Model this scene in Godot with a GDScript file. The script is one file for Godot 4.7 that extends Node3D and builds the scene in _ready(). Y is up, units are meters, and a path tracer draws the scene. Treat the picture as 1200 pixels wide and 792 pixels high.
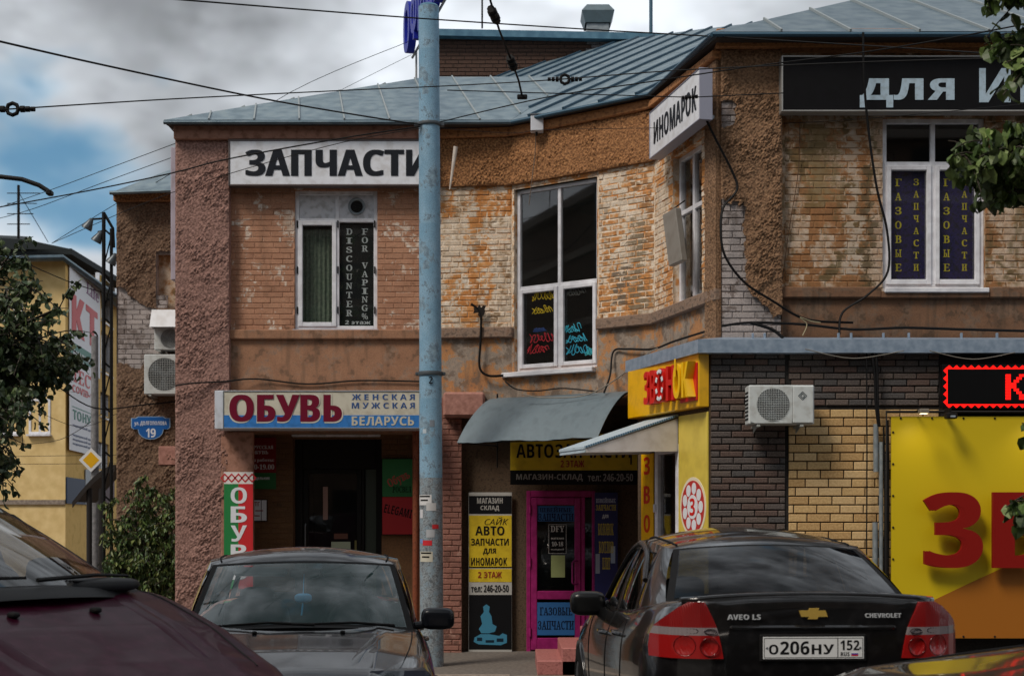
extends Node3D

const F := 1650.0      # focal length in photo pixels
const CX := 600.0
const HY := 608.0      # horizon row
const CAM := 1.77

var used := {}
var mats := {}
var fonts := {}
var M := {}
var grain_h: NoiseTexture2D
var rng := RandomNumberGenerator.new()
var brick_jobs := []

func _ready() -> void:
	rng.seed = 19
	camera_and_light()
	materials()
	ground()
	main_building()
	other_buildings()
	signs()
	fittings()
	poles_and_wires()
	cars()
	plants()

func camera_and_light() -> void:
	var cam := Camera3D.new()
	cam.name = "camera"
	cam.near = 0.1
	cam.far = 900.0
	cam.projection = Camera3D.PROJECTION_FRUSTUM
	cam.size = 2.0 * 396.0 / F * cam.near
	cam.frustum_offset = Vector2(0, (HY - 396.0) / F * cam.near)
	cam.position = Vector3(0, CAM, 0)
	var at := CameraAttributesPhysical.new()
	at.exposure_aperture = 4.5
	at.frustum_focus_distance = 13.0
	at.frustum_focal_length = 50.0
	at.frustum_near = 0.1
	at.frustum_far = 900.0
	cam.attributes = at
	add_child(cam)
	cam.current = true

	var we := WorldEnvironment.new()
	we.name = "world_environment"
	var e := Environment.new()
	e.background_mode = Environment.BG_SKY
	e.tonemap_mode = Environment.TONE_MAPPER_LINEAR
	e.tonemap_exposure = 1.62
	e.sdfgi_enabled = true
	e.ssao_enabled = true
	e.ssil_enabled = true
	var sky := Sky.new()
	var pm := PanoramaSkyMaterial.new()
	pm.panorama = sky_texture()
	pm.energy_multiplier = 1.0
	sky.sky_material = pm
	e.sky = sky
	we.environment = e
	add_child(we)

	var sun := DirectionalLight3D.new()
	sun.name = "sun"
	sun.light_energy = 0.5
	sun.light_angular_distance = 18.0
	sun.light_color = Color(1.0, 0.955, 0.9)
	sun.shadow_enabled = true
	sun.rotation_degrees = Vector3(-50, -46, 0)
	add_child(sun)

# cloudy air: grey cumulus with a blue gap low on the left of the view
func sky_texture() -> ImageTexture:
	var w := 2048
	var h := 1024
	var im := Image.create(w, h, false, Image.FORMAT_RGB8)
	im.fill(Color(0.20, 0.20, 0.20))
	var a := noise(25, 2.3, 6)
	var b := noise(9, 7.0, 6)
	var g := noise(35, 1.1, 4)
	for y in h / 2 + 8:
		var el := (0.5 - (y + 0.5) / h) * PI
		for x in w:
			var az := wrapf((x + 0.5) / w * TAU, -PI, PI)
			var dir := Vector3(sin(az) * cos(el), sin(el), -cos(az) * cos(el))
			var q := Vector3(dir.x, dir.y * 2.2, dir.z)
			var fine := b.get_noise_3dv(q)
			var n := a.get_noise_3dv(q + Vector3(fine, fine, fine) * 0.05) * 0.62 + fine * 0.22
			var big := g.get_noise_3dv(q * 1.3 + Vector3(3, 0, 1))
			# brightness of the cloud deck and how far it is torn open
			var lum := clampf(0.62 + n * 0.9 + big * 0.22, 0.36, 0.85)
			var grey := Color(lum * 0.945, lum * 0.97, lum * 1.0)
			var gap := exp(-pow((az + 0.31) / 0.16, 2.0) - pow((el - 0.235) / 0.06, 2.0)) * 0.95
			var open := smoothstep(0.32, 0.98, gap * 0.85 - n * 1.0 + fine * 0.9)
			var blue := Color(0.30, 0.45, 0.56).lerp(Color(0.44, 0.57, 0.66), clampf(0.6 - el * 2.0, 0, 1))
			var col := grey.lerp(blue, open)
			# a pale band of far cloud near the horizon, seen through more air
			var low := exp(-pow(el / 0.13, 2.0)) * 0.6
			col = col.lerp(Color(0.80, 0.83, 0.86), low)
			im.set_pixel(x, y, col)
	return ImageTexture.create_from_image(im)

# ------------------------------------------------------------------ helpers
class MB:
	var v := PackedVector3Array()
	var n := PackedVector3Array()
	var uv := PackedVector2Array()
	var c := PackedColorArray()
	var ix := PackedInt32Array()
	var t := Transform3D.IDENTITY
	var col := Color.WHITE

	func vert(p: Vector3, nn: Vector3, u: Vector2) -> int:
		v.append(t * p)
		n.append((t.basis * nn).normalized())
		uv.append(u)
		c.append(col)
		return v.size() - 1

	func plan(p: Vector3, nn: Vector3) -> Vector2:
		var a := nn.abs()
		if a.z >= a.x and a.z >= a.y: return Vector2(p.x, -p.y)
		if a.x >= a.y: return Vector2(p.z, -p.y)
		return Vector2(p.x, p.z)

	func tri(a: Vector3, b: Vector3, d: Vector3) -> void:
		var nn := (b - a).cross(d - a)
		if nn.length_squared() < 1e-16: return
		nn = nn.normalized()
		var i := vert(a, nn, plan(a, nn))
		vert(d, nn, plan(d, nn))
		vert(b, nn, plan(b, nn))
		ix.append_array(PackedInt32Array([i, i + 1, i + 2]))

	func quad(a: Vector3, b: Vector3, d: Vector3, e: Vector3) -> void:
		var nn := (d - a).cross(e - b)
		if nn.length_squared() < 1e-16: return
		nn = nn.normalized()
		var i := vert(a, nn, plan(a, nn))
		vert(b, nn, plan(b, nn))
		vert(d, nn, plan(d, nn))
		vert(e, nn, plan(e, nn))
		ix.append_array(PackedInt32Array([i, i + 2, i + 1, i, i + 3, i + 2]))

	func box(lo: Vector3, hi: Vector3, b := 0.0) -> void:
		if lo.x > hi.x: var q := lo.x; lo.x = hi.x; hi.x = q
		if lo.y > hi.y: var q := lo.y; lo.y = hi.y; hi.y = q
		if lo.z > hi.z: var q := lo.z; lo.z = hi.z; hi.z = q
		b = minf(b, 0.45 * minf(hi.x - lo.x, minf(hi.y - lo.y, hi.z - lo.z)))
		var l := lo + Vector3(b, b, b)
		var h := hi - Vector3(b, b, b)
		quad(Vector3(l.x, l.y, hi.z), Vector3(h.x, l.y, hi.z), Vector3(h.x, h.y, hi.z), Vector3(l.x, h.y, hi.z))
		quad(Vector3(h.x, l.y, lo.z), Vector3(l.x, l.y, lo.z), Vector3(l.x, h.y, lo.z), Vector3(h.x, h.y, lo.z))
		quad(Vector3(hi.x, l.y, h.z), Vector3(hi.x, l.y, l.z), Vector3(hi.x, h.y, l.z), Vector3(hi.x, h.y, h.z))
		quad(Vector3(lo.x, l.y, l.z), Vector3(lo.x, l.y, h.z), Vector3(lo.x, h.y, h.z), Vector3(lo.x, h.y, l.z))
		quad(Vector3(l.x, hi.y, h.z), Vector3(h.x, hi.y, h.z), Vector3(h.x, hi.y, l.z), Vector3(l.x, hi.y, l.z))
		quad(Vector3(l.x, lo.y, l.z), Vector3(h.x, lo.y, l.z), Vector3(h.x, lo.y, h.z), Vector3(l.x, lo.y, h.z))
		if b <= 0.0: return
		for sx in [-1, 1]:
			var X: float = hi.x if sx > 0 else lo.x
			var xi: float = h.x if sx > 0 else l.x
			for sy in [-1, 1]:
				var Y: float = hi.y if sy > 0 else lo.y
				var yi: float = h.y if sy > 0 else l.y
				qs(Vector3(X, yi, l.z), Vector3(X, yi, h.z), Vector3(xi, Y, h.z), Vector3(xi, Y, l.z), Vector3(sx, sy, 0))
				for sz in [-1, 1]:
					var Z: float = hi.z if sz > 0 else lo.z
					var zi: float = h.z if sz > 0 else l.z
					if (Vector3(xi, Y, zi) - Vector3(X, yi, zi)).cross(Vector3(xi, yi, Z) - Vector3(X, yi, zi)).dot(Vector3(sx, sy, sz)) > 0:
						tri(Vector3(X, yi, zi), Vector3(xi, Y, zi), Vector3(xi, yi, Z))
					else:
						tri(Vector3(X, yi, zi), Vector3(xi, yi, Z), Vector3(xi, Y, zi))
			for sz in [-1, 1]:
				var Z: float = hi.z if sz > 0 else lo.z
				var zi: float = h.z if sz > 0 else l.z
				qs(Vector3(X, l.y, zi), Vector3(X, h.y, zi), Vector3(xi, h.y, Z), Vector3(xi, l.y, Z), Vector3(sx, 0, sz))
		for sy in [-1, 1]:
			var Y: float = hi.y if sy > 0 else lo.y
			var yi: float = h.y if sy > 0 else l.y
			for sz in [-1, 1]:
				var Z: float = hi.z if sz > 0 else lo.z
				var zi: float = h.z if sz > 0 else l.z
				qs(Vector3(l.x, Y, zi), Vector3(h.x, Y, zi), Vector3(h.x, yi, Z), Vector3(l.x, yi, Z), Vector3(0, sy, sz))

	func qs(a: Vector3, b: Vector3, d: Vector3, e: Vector3, out: Vector3) -> void:
		if (d - a).cross(e - b).dot(out) > 0: quad(a, b, d, e)
		else: quad(e, d, b, a)

	# rows of points, smooth; flip turns the normal over
	func grid(rows: Array, flip := false, us := 1.0, vs := 1.0) -> void:
		var h := rows.size()
		var w: int = rows[0].size()
		var base := v.size()
		for j in h:
			for i in w:
				var p: Vector3 = rows[j][i]
				var du: Vector3 = rows[j][mini(i + 1, w - 1)] - rows[j][maxi(i - 1, 0)]
				var dv: Vector3 = rows[mini(j + 1, h - 1)][i] - rows[maxi(j - 1, 0)][i]
				if du.length_squared() < 1e-12: du = rows[clampi(h / 2, 0, h - 1)][mini(i + 1, w - 1)] - rows[clampi(h / 2, 0, h - 1)][maxi(i - 1, 0)]
				if dv.length_squared() < 1e-12: dv = rows[mini(j + 1, h - 1)][w / 2] - rows[maxi(j - 1, 0)][w / 2]
				var nn := du.cross(dv)
				if flip: nn = -nn
				if nn.length_squared() < 1e-18: nn = Vector3.UP
				vert(p, nn.normalized(), Vector2(float(i) / (w - 1) * us, 1.0 - float(j) / (h - 1) * vs))
		for j in h - 1:
			for i in w - 1:
				var a := base + j * w + i
				if flip: ix.append_array(PackedInt32Array([a, a + 1, a + w + 1, a, a + w + 1, a + w]))
				else: ix.append_array(PackedInt32Array([a, a + w + 1, a + 1, a, a + w, a + w + 1]))

	func tube(pts: Array, r: float, sides := 8, r2 := -1.0, caps := true) -> void:
		var rows := []
		var m := pts.size()
		var up := Vector3.UP
		var d0: Vector3 = (pts[1] - pts[0]).normalized()
		if absf(d0.dot(up)) > 0.95: up = Vector3.RIGHT
		var side := d0.cross(up).normalized()
		for k in m:
			var d: Vector3 = (pts[mini(k + 1, m - 1)] - pts[maxi(k - 1, 0)]).normalized()
			side = (side - d * side.dot(d)).normalized()
			var o := d.cross(side)
			var rr := r if r2 < 0.0 else lerpf(r, r2, float(k) / (m - 1))
			var row := PackedVector3Array()
			for s in sides + 1:
				var a := TAU * s / sides
				row.append(pts[k] + (side * cos(a) + o * sin(a)) * rr)
			rows.append(row)
		grid(rows, false)
		if caps:
			for e in [0, m - 1]:
				for s in range(1, sides - 1):
					var q: PackedVector3Array = rows[e]
					if e == 0: tri(q[0], q[s + 1], q[s])
					else: tri(q[0], q[s], q[s + 1])

	# profile of (radius, height) pairs round the y axis of x
	func lathe(prof: Array, segs := 24, x := Transform3D.IDENTITY) -> void:
		var rows := []
		for q in prof:
			var row := PackedVector3Array()
			for s in segs + 1:
				var a := TAU * s / segs
				row.append(x * Vector3(q.x * cos(a), q.y, q.x * sin(a)))
			rows.append(row)
		grid(rows, true)

	func extrude(poly: PackedVector2Array, z0: float, z1: float, x := Transform3D.IDENTITY) -> void:
		if Geometry2D.is_polygon_clockwise(poly):
			poly = poly.duplicate()
			poly.reverse()
		var ids := Geometry2D.triangulate_polygon(poly)
		for k in range(0, ids.size(), 3):
			var a := poly[ids[k]]
			var b := poly[ids[k + 1]]
			var d := poly[ids[k + 2]]
			if (b - a).cross(d - a) < 0.0:
				var q := b
				b = d
				d = q
			tri(x * Vector3(a.x, a.y, z1), x * Vector3(b.x, b.y, z1), x * Vector3(d.x, d.y, z1))
			tri(x * Vector3(a.x, a.y, z0), x * Vector3(d.x, d.y, z0), x * Vector3(b.x, b.y, z0))
		for k in poly.size():
			var a := poly[k]
			var b := poly[(k + 1) % poly.size()]
			quad(x * Vector3(a.x, a.y, z0), x * Vector3(b.x, b.y, z0), x * Vector3(b.x, b.y, z1), x * Vector3(a.x, a.y, z1))

	func mesh() -> ArrayMesh:
		var a := []
		a.resize(Mesh.ARRAY_MAX)
		a[Mesh.ARRAY_VERTEX] = v
		a[Mesh.ARRAY_NORMAL] = n
		a[Mesh.ARRAY_TEX_UV] = uv
		a[Mesh.ARRAY_COLOR] = c
		a[Mesh.ARRAY_INDEX] = ix
		var m := ArrayMesh.new()
		m.add_surface_from_arrays(Mesh.PRIMITIVE_TRIANGLES, a)
		return m


func P(px: float, py: float, d: float) -> Vector3:
	return Vector3((px - CX) * d / F, CAM + (HY - py) * d / F, -d)

func gy(d: float) -> float:
	return clampf(0.25 - (d - 7.0) * 0.0258, -0.09, 0.3)

func numbered(nm: String) -> String:
	if not used.has(nm):
		used[nm] = 0
		return nm
	used[nm] += 1
	return "%s_%03d" % [nm, used[nm]]

func tag(o: Node, label: String, cat: String, group := "", kind := "") -> void:
	if label: o.set_meta("label", label)
	if cat: o.set_meta("category", cat)
	if group: o.set_meta("group", group)
	if kind: o.set_meta("kind", kind)

func thing(nm: String, label: String, cat: String, at := Vector3.ZERO, turn := 0.0, group := "") -> Node3D:
	var o := Node3D.new()
	o.name = numbered(nm)
	add_child(o)
	o.position = at
	o.rotation.y = turn
	tag(o, label, cat, group)
	return o

func mbw(parent: Node3D) -> MB:
	var m := MB.new()
	m.t = parent.transform.affine_inverse()
	return m

func part(m, nm: String, material: Material, parent: Node) -> MeshInstance3D:
	var o := MeshInstance3D.new()
	o.mesh = m.mesh() if m is MB else m
	o.material_override = material
	o.name = nm
	parent.add_child(o, true)
	return o

func group_part(nm: String, parent: Node, x := Transform3D.IDENTITY) -> Node3D:
	var o := Node3D.new()
	o.name = nm
	parent.add_child(o, true)
	o.transform = x
	return o

func solo(m, nm: String, material: Material, label: String, cat: String, group := "") -> MeshInstance3D:
	var o := part(m, numbered(nm), material, self)
	tag(o, label, cat, group)
	return o

func struct(m, nm: String, material: Material) -> MeshInstance3D:
	var o := part(m, numbered(nm), material, self)
	o.set_meta("kind", "structure")
	return o

# ---------------------------------------------------------------- materials
func C(r: float, g: float, b: float) -> Color:
	return Color(r / 255.0, g / 255.0, b / 255.0)

func mat(col: Color, rough := 0.7, metal := 0.0) -> StandardMaterial3D:
	var key := "%s/%.2f/%.2f" % [col.to_html(), rough, metal]
	if mats.has(key): return mats[key]
	var m := StandardMaterial3D.new()
	m.albedo_color = col
	m.roughness = rough
	m.metallic = metal
	if col.get_luminance() < 0.2 and rough > 0.3: m.metallic_specular = 0.3
	mats[key] = m
	return m

func glass(col: Color, alpha: float, spec := 0.7) -> StandardMaterial3D:
	var m := StandardMaterial3D.new()
	m.albedo_color = Color(col.r, col.g, col.b, alpha)
	m.transparency = BaseMaterial3D.TRANSPARENCY_ALPHA
	m.roughness = 0.02
	m.metallic_specular = spec
	return m

func noise(seed_: int, freq: float, oct := 4) -> FastNoiseLite:
	var q := FastNoiseLite.new()
	q.noise_type = FastNoiseLite.TYPE_SIMPLEX_SMOOTH
	q.seed = seed_
	q.frequency = freq
	q.fractal_octaves = oct
	return q

func noise_tex(seed_: int, freq: float, cols: Array, oct := 5, size := 512, normal := 0.0) -> NoiseTexture2D:
	var tx := NoiseTexture2D.new()
	tx.width = size
	tx.height = size
	tx.seamless = true
	tx.noise = noise(seed_, freq, oct)
	if normal > 0.0:
		tx.as_normal_map = true
		tx.bump_strength = normal
	if cols:
		var g := Gradient.new()
		var offs := PackedFloat32Array()
		var cc := PackedColorArray()
		for k in cols.size():
			offs.append(0.18 + 0.64 * k / maxf(1.0, cols.size() - 1))
			cc.append(cols[k])
		g.offsets = offs
		g.colors = cc
		tx.color_ramp = g
	return tx

# a surface with mottled colour: coarse ramp times a fine grain, laid in world metres
func grained(cols: Array, metres: float, rough := 0.85, seed_ := 1, freq := 0.012, bump := 0.0) -> StandardMaterial3D:
	var m := StandardMaterial3D.new()
	m.albedo_texture = noise_tex(seed_, freq, cols, 6)
	m.uv1_triplanar = true
	m.uv1_world_triplanar = true
	m.uv1_triplanar_sharpness = 4.0
	m.uv1_scale = Vector3.ONE / metres
	m.roughness = rough
	if bump > 0.0:
		m.heightmap_enabled = true
		m.heightmap_texture = grain_h
		m.heightmap_scale = bump
	return m

# ---------------------------------------------------------------- wall frames
func frame(p: Vector2, q: Vector2) -> Transform3D:
	var a := Vector3(p.x, 0, -p.y)
	var b := Vector3(q.x, 0, -q.y)
	var x := (b - a).normalized()
	return Transform3D(Basis(x, Vector3.UP, x.cross(Vector3.UP)), a)

func front(d: float) -> Transform3D:
	return Transform3D(Basis.IDENTITY, Vector3(0, 0, -d))

func on(f: Transform3D, px: float, py: float) -> Vector2:
	var o := Vector3(0, CAM, 0)
	var dir := Vector3((px - CX) / F, (HY - py) / F, -1.0)
	var k := (f.origin - o).dot(f.basis.z) / dir.dot(f.basis.z)
	var q := f.affine_inverse() * (o + dir * k)
	return Vector2(q.x, q.y)

func rect(f: Transform3D, x0: float, y0: float, x1: float, y1: float) -> Rect2:
	var a := on(f, x0, y1)
	var b := on(f, x1, y0)
	return Rect2(a, b - a)

# flat wall in a frame with rectangular openings and reveals of the given depth
func panel(m: MB, f: Transform3D, r: Rect2, holes: Array, depth := 0.15, z := 0.0) -> void:
	var keep := m.t
	m.t = keep * f
	var us := [r.position.x, r.end.x]
	var vs := [r.position.y, r.end.y]
	for h in holes:
		for u in [h.position.x, h.end.x]:
			if u > r.position.x + 0.001 and u < r.end.x - 0.001: us.append(u)
		for v in [h.position.y, h.end.y]:
			if v > r.position.y + 0.001 and v < r.end.y - 0.001: vs.append(v)
	us.sort()
	vs.sort()
	for i in us.size() - 1:
		for j in vs.size() - 1:
			if us[i + 1] - us[i] < 1e-4 or vs[j + 1] - vs[j] < 1e-4: continue
			var mid := Vector2((us[i] + us[i + 1]) / 2, (vs[j] + vs[j + 1]) / 2)
			var open := false
			for h in holes:
				if h.has_point(mid): open = true
			if not open:
				m.quad(Vector3(us[i], vs[j], z), Vector3(us[i + 1], vs[j], z), Vector3(us[i + 1], vs[j + 1], z), Vector3(us[i], vs[j + 1], z))
	for h in holes:
		var a: Vector2 = h.position
		var b: Vector2 = h.end
		m.quad(Vector3(a.x, a.y, z), Vector3(a.x, b.y, z), Vector3(a.x, b.y, z - depth), Vector3(a.x, a.y, z - depth))
		m.quad(Vector3(b.x, a.y, z - depth), Vector3(b.x, b.y, z - depth), Vector3(b.x, b.y, z), Vector3(b.x, a.y, z))
		m.quad(Vector3(a.x, b.y, z), Vector3(b.x, b.y, z), Vector3(b.x, b.y, z - depth), Vector3(a.x, b.y, z - depth))
		m.quad(Vector3(a.x, a.y, z - depth), Vector3(b.x, a.y, z - depth), Vector3(b.x, a.y, z), Vector3(a.x, a.y, z))
	m.t = keep

# lumpy thrown-on render: a displaced sheet with closed edges; bare(u, v) leaves places out
func roughcast(parent: Node3D, nm: String, f: Transform3D, r: Rect2, cell: float, amp: float, material: Material, seed_: int, bare = null, z := 0.0) -> void:
	var m := mbw(parent)
	m.t = m.t * f
	var nx := maxi(2, int(ceil(r.size.x / cell)))
	var ny := maxi(2, int(ceil(r.size.y / cell)))
	var a := noise(seed_, 7.0, 3)
	var b := noise(seed_ + 7, 22.0, 3)
	var rows := []
	for j in ny + 1:
		var row := PackedVector3Array()
		for i in nx + 1:
			var u := r.position.x + r.size.x * i / nx
			var v := r.position.y + r.size.y * j / ny
			var w := u + f.origin.x * 1.7 + f.origin.z
			var lump := absf(b.get_noise_2d(w, v)) + 0.6 * absf(b.get_noise_2d(w * 2.1 + 9.0, v * 2.1))
			var h := amp * (0.55 + 0.9 * smoothstep(-0.35, 0.4, a.get_noise_2d(w * 0.22 + 40.0, v * 0.22))) * (0.25 + 0.55 * a.get_noise_2d(w, v) + 1.15 * lump)
			var e := minf(minf(i, nx - i), minf(j, ny - j))
			h *= clampf(0.35 + e * 0.35, 0.0, 1.0)
			row.append(Vector3(u + 0.3 * amp * a.get_noise_2d(v * 3.0, w * 3.0), v, z + h))
		rows.append(row)
	if bare == null:
		m.grid(rows)
	else:
		var base := m.v.size()
		m.grid(rows)
		var keepi := PackedInt32Array()
		for k in range(0, m.ix.size(), 3):
			var q := (m.ix[k] - base)
			var p: Vector3 = rows[q / (nx + 1)][q % (nx + 1)]
			if not bare.call(p.x, p.y): keepi.append_array(m.ix.slice(k, k + 3))
		m.ix = keepi
	var lo := r.position
	var hi := r.end
	for e in [[lo.x, lo.y, lo.x, hi.y], [hi.x, hi.y, hi.x, lo.y], [lo.x, hi.y, hi.x, hi.y], [hi.x, lo.y, lo.x, lo.y]]:
		m.quad(Vector3(e[0], e[1], z), Vector3(e[0], e[1], z - 0.2), Vector3(e[2], e[3], z - 0.2), Vector3(e[2], e[3], z))
	part(m, nm, material, parent)

# one brick: chamfered face, sides back to the mortar bed; uv in wall metres
func brick_mb(m: MB, x0: float, x1: float, y0: float, y1: float, z: float, b: float, back: float) -> void:
	var p := [Vector2(x0, y0), Vector2(x1, y0), Vector2(x1, y1), Vector2(x0, y1)]
	var q := [Vector2(x0 + b, y0 + b), Vector2(x1 - b, y0 + b), Vector2(x1 - b, y1 - b), Vector2(x0 + b, y1 - b)]
	m.quad(Vector3(q[0].x, q[0].y, z), Vector3(q[1].x, q[1].y, z), Vector3(q[2].x, q[2].y, z), Vector3(q[3].x, q[3].y, z))
	for k in 4:
		var l := (k + 1) % 4
		m.quad(Vector3(p[k].x, p[k].y, z - b), Vector3(p[l].x, p[l].y, z - b), Vector3(q[l].x, q[l].y, z), Vector3(q[k].x, q[k].y, z))
		m.quad(Vector3(p[k].x, p[k].y, back), Vector3(p[l].x, p[l].y, back), Vector3(p[l].x, p[l].y, z - b), Vector3(p[k].x, p[k].y, z - b))

# running bond laid into a rectangle round its openings; returns a list of [x0, x1, y0, y1]
func bond(r: Rect2, bw: float, bh: float, joint: float, holes: Array, shift := 0.0) -> Array:
	var out := []
	var row := 0
	var y := r.position.y
	while y + bh * 0.5 < r.end.y:
		var y1 := minf(y + bh - joint, r.end.y)
		var x := r.position.x - fmod(shift + (row % 2) * 0.5 * bw + (row % 3) * 0.02, bw)
		while x < r.end.x:
			var spans := [[maxf(x, r.position.x), minf(x + bw - joint, r.end.x)]]
			for h in holes:
				if y1 > h.position.y + 0.01 and y < h.end.y - 0.01:
					var nexts := []
					for s in spans:
						if s[1] <= h.position.x or s[0] >= h.end.x: nexts.append(s)
						else:
							if s[0] < h.position.x: nexts.append([s[0], h.position.x])
							if s[1] > h.end.x: nexts.append([h.end.x, s[1]])
					spans = nexts
			for s in spans:
				if s[1] - s[0] > 0.03: out.append([s[0], s[1], y, y1])
			x += bw
		y += bh
		row += 1
	return out

# lettering that fills a box exactly
func text(parent: Node, s: String, x: float, y: float, w: float, h: float, m: Material, z := 0.003, depth := 0.004, serif := false, nm := "lettering", bold := true, slant := 0.0, heavy := false) -> MeshInstance3D:
	var key := ("s" if serif else "n") + ("b" if bold else "r")
	if not fonts.has(key):
		var fo := SystemFont.new()
		fo.font_names = PackedStringArray(["Droid Serif" if serif else "Droid Sans"])
		fo.font_weight = 700 if bold else 400
		fonts[key] = fo
	var tm := TextMesh.new()
	tm.font = fonts[key]
	tm.text = s
	tm.font_size = 48
	tm.pixel_size = 0.01
	tm.curve_step = 2.0
	tm.depth = 0.1
	var bb := tm.get_aabb()
	var sc := Vector3(w / maxf(bb.size.x, 0.01), h / maxf(bb.size.y, 0.01), depth / 0.1)
	var o := MeshInstance3D.new()
	o.mesh = tm
	if heavy:
		# a bolder cut: the outline struck three times, side by side
		var st := SurfaceTool.new()
		var e := bb.size.y * 0.035
		for k in 3: st.append_from(tm, 0, Transform3D(Basis.IDENTITY, Vector3((k - 1) * e, 0, (k - 1) * 0.004)))
		o.mesh = st.commit()
		bb = AABB(bb.position - Vector3(e, 0, 0), bb.size + Vector3(2.0 * e, 0, 0))
		sc.x = w / bb.size.x
	o.material_override = m
	o.name = nm
	parent.add_child(o, true)
	var bs := Basis(Vector3(sc.x, 0, 0), Vector3(slant * sc.y, sc.y, 0), Vector3(0, 0, sc.z))
	o.transform = Transform3D(bs, Vector3(x, y, z + depth / 2) - bs * Vector3(bb.position.x, bb.position.y, 0))
	return o

func letters_down(parent: Node, s: String, cx: float, ytop: float, w: float, h: float, step: float, m: Material, z := 0.003, serif := true) -> void:
	for k in s.length():
		if s[k] != " ": text(parent, s[k], cx - w / 2, ytop - step * k - h, w, h, m, z, 0.003, serif, "letter")

# ------------------------------------------------------------------ materials
# paint that has come off a brick wall in places: noise decides where, in wall metres
func peel(seed_: int, metres: float, paint: Color, paint2: Color, under: Color, under2: Color, thr: float, dirt: Color, dirt_at: float, stretch := 1.0, soft := 0.03, streak := 0.0, runs := []) -> StandardMaterial3D:
	var s := 512
	var ia := noise(seed_, 0.010, 5).get_image(s, int(s * stretch), false, false, true)
	if stretch != 1.0: ia.resize(s, s)
	var A := ia.get_data()
	var B := noise(seed_ + 1, 0.05, 4).get_image(s, s, false, false, true).get_data()
	var D := noise(seed_ + 2, 0.012, 5).get_image(s, s, false, false, true).get_data()
	var E := noise(seed_ + 3, 0.19, 2).get_image(s, s, false, false, true).get_data()
	var iw := noise(seed_ + 4, 0.03, 4).get_image(s, s / 8, false, false, true)
	iw.resize(s, s)
	var S := iw.get_data()
	var out := PackedByteArray()
	out.resize(s * s * 3)
	for k in s * s:
		var bb := B[k] / 255.0
		var ee := E[k] / 255.0
		var a := A[k] / 255.0 * 0.60 + bb * 0.27 + ee * 0.13
		var m := smoothstep(thr - soft, thr + soft, a)
		var d := D[k] / 255.0
		var col := under.lerp(under2, bb).lerp(paint.lerp(paint2, d), m)
		var q := smoothstep(dirt_at, dirt_at + 0.12, d * 0.7 + bb * 0.3)
		if streak > 0.0: q = maxf(q, streak * smoothstep(0.60, 0.80, S[k] / 255.0 * 0.8 + ee * 0.2))
		col = col.lerp(dirt, q * 0.7)
		if ee > 0.83: col = col.lerp(dirt.darkened(0.4), 0.5)
		var g := 1.0 + (ee - 0.5) * 0.26
		out[k * 3] = clampi(int(col.r * g * 255.0), 0, 255)
		out[k * 3 + 1] = clampi(int(col.g * g * 255.0), 0, 255)
		out[k * 3 + 2] = clampi(int(col.b * g * 255.0), 0, 255)
	# runs of moss and soot: [u, top, bottom, half width, colour] in wall metres, ragged edged
	for w in runs:
		for py in s:
			var v := -metres * py / s
			while v < w[2] - metres: v += metres
			while v < w[2]: v += metres
			if v > w[1]: continue
			var x0 := int(fposmod(w[0] - w[3] * 2.0, metres) / metres * s)
			for i in int(w[3] * 4.0 / metres * s):
				var k: int = py * s + (x0 + i) % s
				var du: float = absf(i / (w[3] * 4.0 / metres * s) - 0.5) * 2.0
				var q := smoothstep(0.75, 0.30, du + (B[k] / 255.0 - 0.5) * 1.3 + (E[k] / 255.0 - 0.5) * 0.7) * 0.75
				for c in 3: out[k * 3 + c] = int(lerpf(out[k * 3 + c], w[4][c] * 255.0, q))
	var m := StandardMaterial3D.new()
	m.albedo_texture = ImageTexture.create_from_image(Image.create_from_data(s, s, false, Image.FORMAT_RGB8, out))
	m.uv1_scale = Vector3.ONE / metres
	m.roughness = 0.88
	m.vertex_color_use_as_albedo = true
	m.heightmap_enabled = true
	m.heightmap_texture = grain_h
	m.heightmap_scale = 0.3
	return m

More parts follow.
